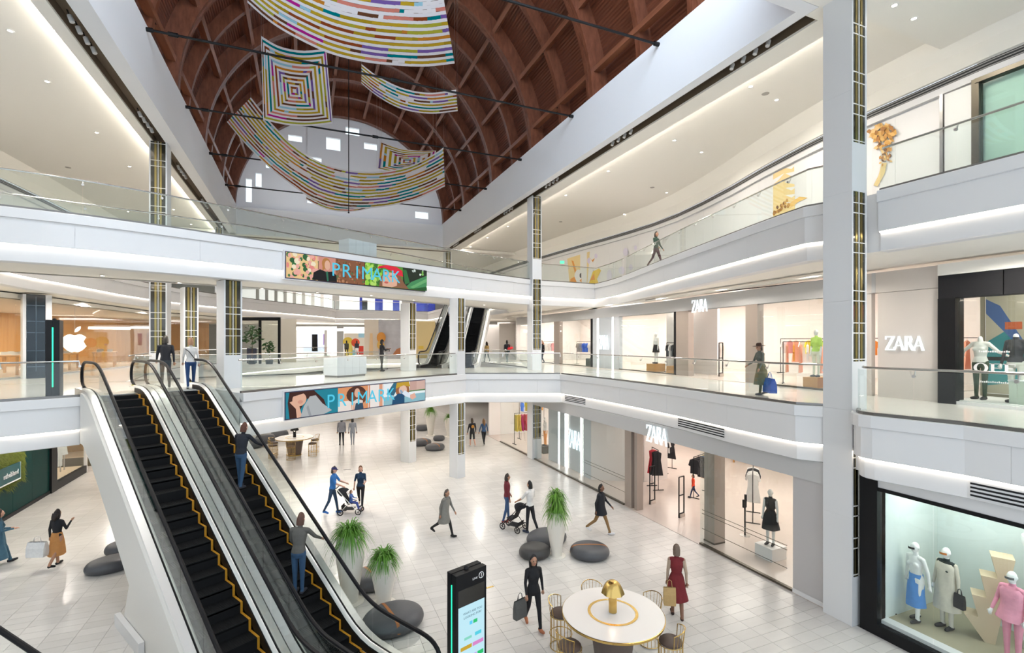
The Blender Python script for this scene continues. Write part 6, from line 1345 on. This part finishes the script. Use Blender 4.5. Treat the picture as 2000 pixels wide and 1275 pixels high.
def run_jobs():
    objs = []
    for j in JOBS:
        me = bpy.data.meshes.new('b'); me.from_pydata(j['mb'].v, [], j['mb'].f); o = bpy.data.objects.new('b', me); COL.objects.link(o)
        r = o.modifiers.new('r', 'REMESH'); r.mode = 'VOXEL'; r.voxel_size = j['vox']; sm = o.modifiers.new('s', 'SMOOTH'); sm.iterations = 3; sm.factor = .5; objs.append(o)
    dg = bpy.context.evaluated_depsgraph_get()
    for j, o in zip(JOBS, objs):
        me = bpy.data.meshes.new_from_object(o.evaluated_get(dg)); n = len(me.vertices); co = np.empty(n*3); me.vertices.foreach_get('co', co); co = co.reshape(-1,3); fs = [tuple(p.vertices) for p in me.polygons]; cen = np.array([co[list(f)].mean(0) for f in fs])/j['s']
        bpy.data.meshes.remove(me); bpy.data.objects.remove(o)
        names = ['torso']; L = j['L']; segs = [('torso', L((0,0,.98)), L((0,0,1.38)), .15, .15), ('hip', (0,0,.86), (0,0,.95), .15, .15)]+j['ch']+([('head', j['hc'], j['hc'], .10, .10)] if j['head'] else [])
        best = np.full(len(cen), 9.0); reg = np.zeros(len(cen), int)
        for i, (r, p, q, a, b) in enumerate(segs):
            p, q = np.array(p), np.array(q); d = q-p; l2 = max(d@d, 1e-9); tt = np.clip(((cen-p)@d)/l2, 0, 1); dist = np.linalg.norm(cen-(p+tt[:,None]*d), axis=1)-(a+(b-a)*tt)
            k = dist < best; best[k] = dist[k]; reg[k] = i
        rn = [x[0] for x in segs]
        if j['mq']: mats = [j['mq'], cmat(j['top']) if j['top'] else j['mq'], cmat(j['pants']) if j['pants'] else j['mq'], cmat(j['shoes']), j['mq'], j['mq']]
        else: mats = [smat(j['skin']), cmat(j['top']), cmat(j['pants']), cmat(j['shoes']), M('eye', (.02,.015,.01), .3), M('lips', (.40,.13,.11), .5)]
        mats.append(cmat(j['armc']) if j['armc'] else mats[1]); ai = 6
        mp = {'torso':1,'neck':0,'head':0,'uarm':ai if j['sleeve'] > .3 else 0,'farm':ai if j['sleeve'] >= 1 else 0,'hand':0,'hip':2,'thigh':2,'shank':2 if not j['short'] else 0,'shoe':3}
        if j['bare'] == 'legs': mp['thigh'] = mp['shank'] = 0
        mi = np.array([mp[rn[i]] for i in reg])
        z = cen[:,2]; 
        if not j['mq'] or j['top']: mi[(np.array([rn[i] in ('torso','hip') for i in reg])) & (z < .93)] = 2; mi[(np.array([rn[i] in ('torso','hip') for i in reg])) & (z >= .93)] = 1
        if j['head'] and not j['mq']:
            for sg in (-1,1): mi[np.linalg.norm(cen-np.array(L((sg*.032,.108,1.648))), axis=1) < .016] = 4
            mi[np.linalg.norm((cen-np.array(L((0,.112,1.578))))*np.array([.6,1,1.6]), axis=1) < .018] = 5
        co[:,2] += j['dz']
        V = [tuple(c) for c in co]; F = fs; MI = list(mi); m = MB()
        for (W_, K, d2, sg) in j['hands']:
            d = Vector(d2); side = d.cross(Vector((0,0,1)) if abs(d.z) < .9 else Vector((0,1,0))).normalized(); nrm = side.cross(d).normalized(); Kv = Vector(K)
            for f in range(4):
                o_ = side*(f-1.5)*.017; l = (.055,.068,.072,.058)[f]; p = Kv+o_-d*.012; m.tube([p, p+d*l*.55+nrm*.004, p+d*l+nrm*.022*(-1)], [.0085,.008,.006], 5)
            p = Kv-d*.045+side*.028; m.tube([p-side*.02, p+side*.018+d*.028, p+side*.020+d*.055], [.010,.009,.007], 5)
        off = len(V); V += [(x*j['s'], y*j['s'], z_*j['s']+j['dz']) for x,y,z_ in m.v]; F = F+[tuple(i+off for i in f) for f in m.f]; MI += [0]*len(m.f)
        me = bpy.data.meshes.new('body'); me.from_pydata(V, [], F)
        for q in mats: me.materials.append(q)
        me.polygons.foreach_set('material_index', MI); me.polygons.foreach_set('use_smooth', [True]*len(me.polygons)); me.update(); link('body', me, j['t'])
def bag(label, loc, w, h, d, col, rz=0, cat='bag', strap=.18):
    t = thing('shopping_bag', label, cat, loc, math.radians(rz)); c = cmat(col)
    m = MB(); a = [(-w/2,-d/2),(w/2,-d/2),(w/2,d/2),(-w/2,d/2)]; m.rows([[(x*f,y*g,z) for x,y in a] for f, g, z in ((.96,1,0),(1,1,h*.15),(1.0,.9,h*.6),(1.0,.35,h))], True); m.add([(x*.96,y,0) for x,y in a], [(3,2,1,0)]); m.build('bag_body', c, t)
    for sg in (-1,1): MB().tube([(-w*.22,sg*d*.12,h*.97),(-w*.15,0,h+strap*.8),(0,0,h+strap),(w*.15,0,h+strap*.8),(w*.22,sg*d*.12,h*.97)], .007, 5).build('handle', c, t)
    return t
def stroller(label, loc, rz, col, frame=BLACK, child=None):
    t = thing('stroller', label, 'stroller', loc, math.radians(rz))   # faces +y, handle at -y
    W = MB().tube([(0,.105*math.cos(a),.105*math.sin(a)) for a in [2*PI*k/18 for k in range(18)]], .018, 6, closed=True)
    for k in range(3): W.bar((0,-.09*math.cos(k*PI/3),-.09*math.sin(k*PI/3)), (0,.09*math.cos(k*PI/3),.09*math.sin(k*PI/3)), .012, .012)
    w0 = W.build('wheel', BLACK, t, True); w0.location = (-.27,-.28,.123)
    for p in ((.27,-.28,.123),(-.2,.38,.123),(.2,.38,.123)): copy_part(w0, t, p)
    for sg in (-1,1):
        MB().tube([(sg*.25,.38,.16),(sg*.25,.05,.50),(sg*.25,-.38,.98),(sg*.24,-.48,1.02)], .014, 6).build('side_frame', frame, t, True); MB().tube([(sg*.25,-.28,.14),(sg*.25,.05,.50)], .012, 6).build('rear_leg', frame, t, True)
    MB().tube([(-.24,-.48,1.02),(.24,-.48,1.02)], .018, 8).build('push_bar', BLACK, t, True); MB().tube([(-.25,-.28,.14),(.25,-.28,.14)], .012, 6).build('axle', frame, t)
    c = cmat(col)
    MB().rows([[(x,.22,.45) for x in (-.21,.21)],[(x,-.02,.40) for x in (-.21,.21)],[(x,-.22,.82) for x in (-.20,.20)]]).build('seat_cloth', c, t); MB().rows([[(x,y-.0,.20) for x in (-.2,.2)] for y in (.2,-.25)]+[[(x,-.27,.36) for x in (-.2,.2)]]).build('basket', c, t)
    rows = [[(.23*math.cos(a), -.20-.30*math.sin(b)*math.sin(a)*-1-.05, .72+.30*math.sin(a)*math.cos(b)) for a in [PI*k/10 for k in range(11)]] for b in [-.9+1.7*i/5 for i in range(6)]]
    MB().rows(rows).build('canopy', c, t, True); MB().tube([(-.2,.42,.22),(.2,.42,.22)], .012, 6).build('footrest', frame, t)
    return t
WALK = (22,8,-20,22); WALK2 = (-20,25,24,6)
D = lambda *a: a
person('woman with long brown hair in a long blue denim dress at the left edge', D(-8.42,19.5,0), -60, 1.68, (.05,.13,.19), (.05,.13,.19), (.02,.02,.025), 'fair', (.05,.02,.012), WALK, (5,5,75,10,5,80), female=True, skirt=((.05,.13,.19),.22,.20), hairlong=.28)
person('woman in a black top and tan skirt holding a phone on the lower left', D(-6.81,18.79,0), -25, 1.66, (.012,.013,.016), (.40,.19,.07), (.015,.015,.015), 'tan', (.02,.012,.01), (10,5,-16,18), (0,16,10,20,8,115), female=True, skirt=((.50,.23,.07),.36,.22), bare='legs', hairlong=.12)
bag('large white shopping bag carried by the woman in the tan skirt', (-7.2,18.62,.42), .5,.42,.2,(.75,.74,.72), -20)
person('man in a royal blue tee and navy cap pushing a stroller', D(1.0,20.35,0), -112, 1.82, (.03,.17,.48), (.025,.06,.12), (.02,.12,.40), 'fair', (.05,.03,.02), (14,4,-14,14), (35,6,35,35,6,35), sleeve=.5, cap=(.03,.03,.12), lean=4)
stroller('black stroller carrying a small child in blue', (1.62,20.08,0), -112, (.018,.018,.02), STEEL)
person('small child in blue with a pink toy sitting in the stroller', D(1.66,20.06,.44), -112, .95, (.06,.13,.36), (.05,.08,.30), (.05,.08,.3), 'fair', (.18,.09,.04), (80,60,80,60), (30,5,50,30,5,50), seated=True, vox=.02)
person('woman in a navy top and black leggings walking beside the stroller', D(2.08,20.6,0), 168, 1.70, (.010,.035,.075), (.012,.012,.014), (.35,.24,.18), 'fair', (.16,.07,.03), WALK, (20,8,70,-12,14,25), sleeve=.6, female=True)
person('walker in a long grey coat and black trousers in mid-floor', D(4.43,16.46,0), -140, 1.66, (.16,.155,.14), (.012,.012,.013), (.012,.012,.012), 'tan', (.10,.08,.07), (26,10,-26,30), (18,8,15,-18,8,20), lean=8, coat=((.20,.195,.175),.55))
person('man in a maroon checked shirt, jeans and red shoes near the tall planter', D(6.93,16.87,0), -95, 1.76, (.16,.02,.03), (.04,.09,.20), (.30,.03,.02), 'tan', (.03,.02,.015), (8,4,-8,8), (10,6,25,-6,6,20))
person('man in a white tee and black trousers pushing a dark stroller', D(7.28,15.6,0), 28, 1.78, (.74,.72,.70), (.013,.014,.018), (.05,.06,.10), 'tan', (.012,.010,.009), (6,4,-14,12), (38,8,20,15,25,80), sleeve=.5)
stroller('dark stroller in front of the man in the white tee', (6.88,16.05,0), 35, (.012,.012,.015))
person('man in a black jacket and tan trousers walking by the shop glass', D(9.5,14.53,0), -140, 1.76, (.012,.013,.018), (.26,.15,.06), (.70,.70,.72), 'brown', (.012,.010,.009), (24,6,-24,26), (25,10,20,-22,10,25), coat=((.014,.015,.02),.74))
person('woman dressed in black walking toward the foreground table with a grey bag', D(4.95,10.42,0), 176, 1.70, (.010,.010,.012), (.010,.010,.012), (.42,.15,.07), 'tan', (.012,.010,.010), (20,6,-14,18), (-6,12,10,10,12,20), female=True, hairlong=.18, vox=.011)
bag('grey fabric bag carried by the woman in black', (4.58,10.36,.33), .34,.42,.12,(.10,.10,.095), 20, strap=.15)
person('woman in a dark red dress and beige cardigan beside the foreground table', D(8.35,9.45,0), -35, 1.72, (.16,.012,.016), (.22,.02,.025), (.03,.015,.012), 'brown', (.16,.11,.08), (8,4,-18,18), (0,8,8,-16,10,20), female=True, skirt=((.16,.012,.016),.46,.27), bare='legs', vox=.011, armc=(.40,.30,.22))

bag('tan paper bag hanging beside the woman in the red dress', (8.05,9.35,.40), .28,.42,.12,(.50,.33,.14), -30)
person('person in a black jacket with an orange emblem and black shorts walking away', D(9.84,29.8,0), 5, 1.78, (.014,.014,.018), (.014,.014,.016), (.65,.65,.65), 'fair', (.06,.035,.02), (10,4,-14,16), (4,14,8,6,14,8), short_pants=True, vox=.018)
t = thing('jacket_emblem', 'round orange emblem on the back of the black jacket', 'emblem', (9.84,29.655,1.30)); MB().tube([(0,0,0),(0,.02,0)], .10, 16).build('disc', cmat((.45,.20,.03)), t)
person('woman with long hair in a denim jacket walking away hand in hand', D(10.68,29.95,0), 5, 1.68, (.04,.09,.19), (.015,.015,.018), (.6,.6,.6), 'fair', (.22,.11,.04), (-12,14,12,4), (6,20,8,4,22,8), female=True, hairlong=.25, vox=.018)
person('man in a grey jacket and black trousers walking away down the hall', D(2.19,33.4,0), 2, 1.80, (.22,.22,.25), (.02,.02,.025), (.03,.03,.03), 'tan', (.02,.02,.02), (12,4,-12,14), (6,8,8,-6,8,10), vox=.018, coat=((.24,.24,.27),.86))
person('person all in grey walking away beside the man in the grey jacket', D(2.86,33.3,0), 0, 1.72, (.26,.28,.32), (.26,.28,.32), (.4,.4,.4), 'brown', (.02,.018,.016), (-10,14,12,4), (4,8,8,-4,8,8), vox=.018)
person('small child in a red top inside the ground floor store', D(*pix(1354,973,0),.012), 60, 1.02, (.70,.06,.02), (.02,.03,.08), (.02,.02,.02), 'tan', (.02,.02,.02), (20,6,-20,22), (10,10,10,-10,40,10), vox=.02)
# escalator riders
def on_esc(s, tt, zz): return (*ew(s, tt), zz)
def step_z(s): return prof_z(s-S0, -.45, Z2/T30-.45, Z2, 0, .9)
sA, sB = -14.35, -11.0
def step_top(s):
    k = math.floor((s-S0+.9)/.4); return prof_z(-.9+k*.4+.2, -.45, Z2/T30-.45, Z2, 0, .9)+.006, -.9+k*.4+.2+S0
for (ss, tt, lab, col, hr, ln, hh) in ((-14.2,5.85,'man in a dark jacket and jeans leaning on the right escalator handrail',(.012,.014,.022),(.09,.03,.015),10,1.74),(-11.15,5.80,'man in a grey sweater and jeans riding the right escalator in the foreground',(.11,.105,.095),(.10,.045,.03),8,1.80)):
    zz, sc = step_top(ss); person(lab, (*ew(sc, tt), zz), -28.4-2 if hh < 1.78 else -26, hh, col, (.03,.075,.15), (.03,.03,.04), 'fair', hr, (0,0,0,0) if hh > 1.78 else (6,4,-6,6), (15,10,25,40,18,20), lean=ln, vox=.011)
# middle level
person('man in a black shirt walking away at the top of the escalators', D(-4.5,20.6,Z2), 18, 1.80, (.012,.013,.018), (.03,.04,.05), (.02,.02,.02), 'tan', (.02,.015,.01), (12,4,-12,14), (10,8,30,-8,8,10))
person('woman in a white top and jeans at the top of the escalators', D(-3.62,19.9,Z2), 12, 1.72, (.66,.63,.60), (.015,.05,.15), (.6,.6,.6), 'fair', (.35,.18,.10), (-10,12,12,4), (10,10,25,-8,10,10), female=True)
t = thing('shoulder_strap', 'dark strap across the back of the white top', 'strap', (-3.62,19.9,Z2), math.radians(12)); MB().tube([(-.17,-.03,1.38),(-.05,-.13,1.28),(.08,-.14,1.08),(.19,-.06,.95)], .012, 6).build('webbing', cmat((.03,.02,.02)), t)
person('man in a black hoodie and cap looking at his phone on the bridge', D(3.86,27.3,Z2), -75, 1.70, (.010,.010,.013), (.03,.035,.035), (.015,.015,.015), 'brown', (.01,.01,.01), (4,2,-4,4), (25,5,85,25,5,85), cap=(.012,.012,.015), vox=.016)
t = thing('smartphone', 'dark smartphone held by the man in the black hoodie', 'phone', (4.27,27.37,Z2+1.14), math.radians(-75)); MB().box((-.035,-.006,-.07),(.035,.006,.07)).build('case', BLACK, t); MB().box((-.031,-.008,-.064),(.031,-.006,.064)).build('display', M('phone glass', (.02,.03,.06), .1), t)
person('man in a white shirt and dark trousers riding down the distant escalator', (0,0,0), 206, 1.75, (.66,.68,.74), (.012,.013,.018), (.35,.35,.36), 'fair', (.25,.10,.05), (0,0,0,0), (5,8,10,5,8,10), vox=.018)
rid = JOBS[-1]['t']; sd = run2*.42; zt3 = prof_z(sd, -.45, run2-.45, Z3, Z2, .9)
kk = math.floor((sd+.9)/.4); sd = -.9+kk*.4+.2; zt3 = prof_z(sd, -.45, run2-.45, Z3, Z2, .9)+.006
rid.location = (7.95+UP2[0]*(run2-sd), 31.6+UP2[1]*(run2-sd), zt3)
person('woman in a mustard top far along the middle level walkway', D(13.3,36.6,Z2), 5, 1.62, (.42,.28,.10), (.12,.16,.15), (.1,.1,.1), 'tan', (.04,.025,.015), WALK, female=True, hairlong=.15, vox=.02)
person('man with a red shoulder bag far along the middle level walkway', D(14.3,34.8,Z2), -10, 1.74, (.015,.015,.02), (.05,.09,.09), (.05,.05,.05), 'tan', (.015,.012,.01), WALK2, vox=.02)
t = thing('shoulder_bag', 'bright red bag on the man far along the walkway', 'bag', (14.46,34.6,Z2+1.08), .3); MB().tube([(-.24,0,-.03),(-.1,-.02,0),(.24,0,.08)], [.07,.11,.09], 10).build('bag_body', cmat((.65,.02,.03)), t, True); MB().tube([(-.2,0,.05),(0,.06,.30),(.2,0,.15)], .01, 5).build('strap', cmat((.65,.02,.03)), t)
person('woman in black with copper hair by the far shop glass', D(15.7,31.6,Z2), 120, 1.70, (.012,.012,.014), (.014,.014,.016), (.02,.02,.02), 'fair', (.35,.12,.03), WALK, female=True, hairlong=.1, vox=.02)
person('woman in a dark sun hat and olive coat behind the middle level railing', D(12.75,10.75,Z2), 75, 1.55, (.12,.13,.11), (.12,.10,.04), (.05,.05,.06), 'tan', (.03,.02,.015), (10,5,-12,14), (10,8,20,20,8,40), female=True, hat=(.05,.02,.012), skirt=((.16,.14,.07),.35,.24), lean=6)
bag('large blue patterned shopping bag beside the woman in the sun hat', (12.62,10.35,Z2+.12), .55,.42,.2,(.04,.10,.40), 60)
for k, (u, d, c1, lab) in enumerate(((677,55,(.05,.05,.03),'tiny figure in dark clothes before the yellow mural'),(697,54,(.02,.02,.03),'tiny figure in black and white before the red mural'))):
    q = P2(u,694,d); person(lab, D(q[0],q[1]-.0,Z2), 10, 1.74, c1, (.02,.02,.02) if k == 0 else (.6,.6,.6), (.05,.05,.05), 'tan', (.02,.02,.02), WALK, vox=.03)
person('man in a dark green jacket at the upper level railing', D(15.55,19.0,Z3), -160, 1.74, (.02,.05,.035), (.08,.03,.04), (.03,.03,.03), 'tan', (.04,.03,.02), WALK, (15,8,20,10,8,40))
# mannequins
MQ = M('glossy white mannequin', (.80,.79,.76), .3)
def mannequin(label, loc, rz, top, pants, shoes=(.02,.02,.02), **kw): return person(label, loc, rz, kw.pop('height',1.78), top, pants, shoes, hair=None, name='mannequin', cat='mannequin', mq=MQ, **kw)
mannequin('white mannequin in a blue wrap skirt and dark glasses', (12.85,6.72,.33), 75, None, None, (.02,.02,.02), female=True, sleeve=0, bare='legs', skirt=((.08,.26,.62),.34,.18), arms=(-8,16,8,-10,16,8), legs=(6,4,-6,8), vox=.011)
mannequin('white mannequin in a long cream coat with a black bag', (13.15,6.28,.33), 80, (.02,.03,.03), (.62,.58,.50), (.02,.02,.02), female=True, sleeve=1, armc=(.60,.55,.45), arms=(0,12,8,0,12,8), coat=((.60,.55,.45),.42), vox=.011)
mannequin('white mannequin in a pink trouser suit at the right edge', (13.0,5.12,.33), 85, (.78,.30,.40), (.78,.30,.40), (.7,.3,.4), female=True, arms=(0,12,25,0,16,30), coat=((.80,.32,.42),.80), vox=.011)
bag('small black handbag held by the cream coat mannequin', (13.0,5.98,.95), .20,.30,.08,(.012,.012,.014), 80, strap=.12)
for k, (x, y, c, lab) in enumerate(((12.745,6.755,(.02,.02,.02),'dark visor glasses on the blue skirt mannequin'),(13.05,6.30,(.55,.18,.04),'orange glasses on the cream coat mannequin'),(12.90,5.13,(.12,.12,.12),'grey wrap glasses on the pink suit mannequin'))):
    t = thing('sunglasses', lab, 'glasses', (x,y,.33+1.68), math.radians((75,80,85)[k])); MB().rows([[(.082*math.sin(a),.02+.085*math.cos(a)-.05,z) for a in [-1.2+2.4*i/8 for i in range(9)]] for z in (-.022,.022)]).build('lens_band', cmat(c), t)
mannequin('white mannequin in a black dress on the white plinth', (PB1[0],PB1[1],.39), 110, (.015,.015,.017), (.015,.015,.017), female=True, sleeve=0, bare='legs', skirt=((.016,.016,.018),.50,.26), height=1.72, arms=(0,8,10,0,8,10))
mannequin('white mannequin in orange trousers on the dark plinth', (PB2[0],PB2[1],.43), 90, (.72,.70,.68), (.75,.28,.03), female=True, height=1.70, sleeve=0, vox=.018)
b = BOXES[0]; mannequin('mannequin in a white top and black skirt on the oak box', (b[0],b[1],b[2]), 90, (.75,.73,.70), (.015,.015,.015), female=True, bare='legs', skirt=((.015,.015,.018),.62,.2), height=1.66, vox=.018)
b = BOXES[2]; mannequin('mannequin in a lime green shirt on the oak box', (b[0],b[1],b[2]), 90, (.48,.70,.16), (.70,.72,.60), female=True, height=1.66, sleeve=.5, vox=.018)
b = BOXES[3]; mannequin('mannequin in a blue shirt beside the near column', (b[0],b[1],b[2]), 90, (.06,.20,.65), (.06,.2,.6), female=True, height=1.62, sleeve=.5, vox=.018)
b = BOXES[4]; mannequin('mannequin in blue jeans on the dark plinth', (b[0],b[1],b[2]), 90, (.75,.73,.70), (.10,.20,.38), female=True, height=1.60, vox=.018)
mannequin('headless white mannequin with hands on hips behind the sale lettering', (16.35,sx(1915,16.35),Z2+.1), 85, (.74,.74,.68), (.03,.06,.03), female=True, head=False, sleeve=.5, arms=(0,45,-60,0,45,-60), height=1.80)
mannequin('headless mannequin in a charcoal sweater and white trousers at the right edge', (16.25,sx(1985,16.25),Z2+.1), 85, (.05,.05,.055), (.66,.66,.58), female=True, head=False, arms=(0,12,15,0,12,15), height=1.86)
run_jobs()
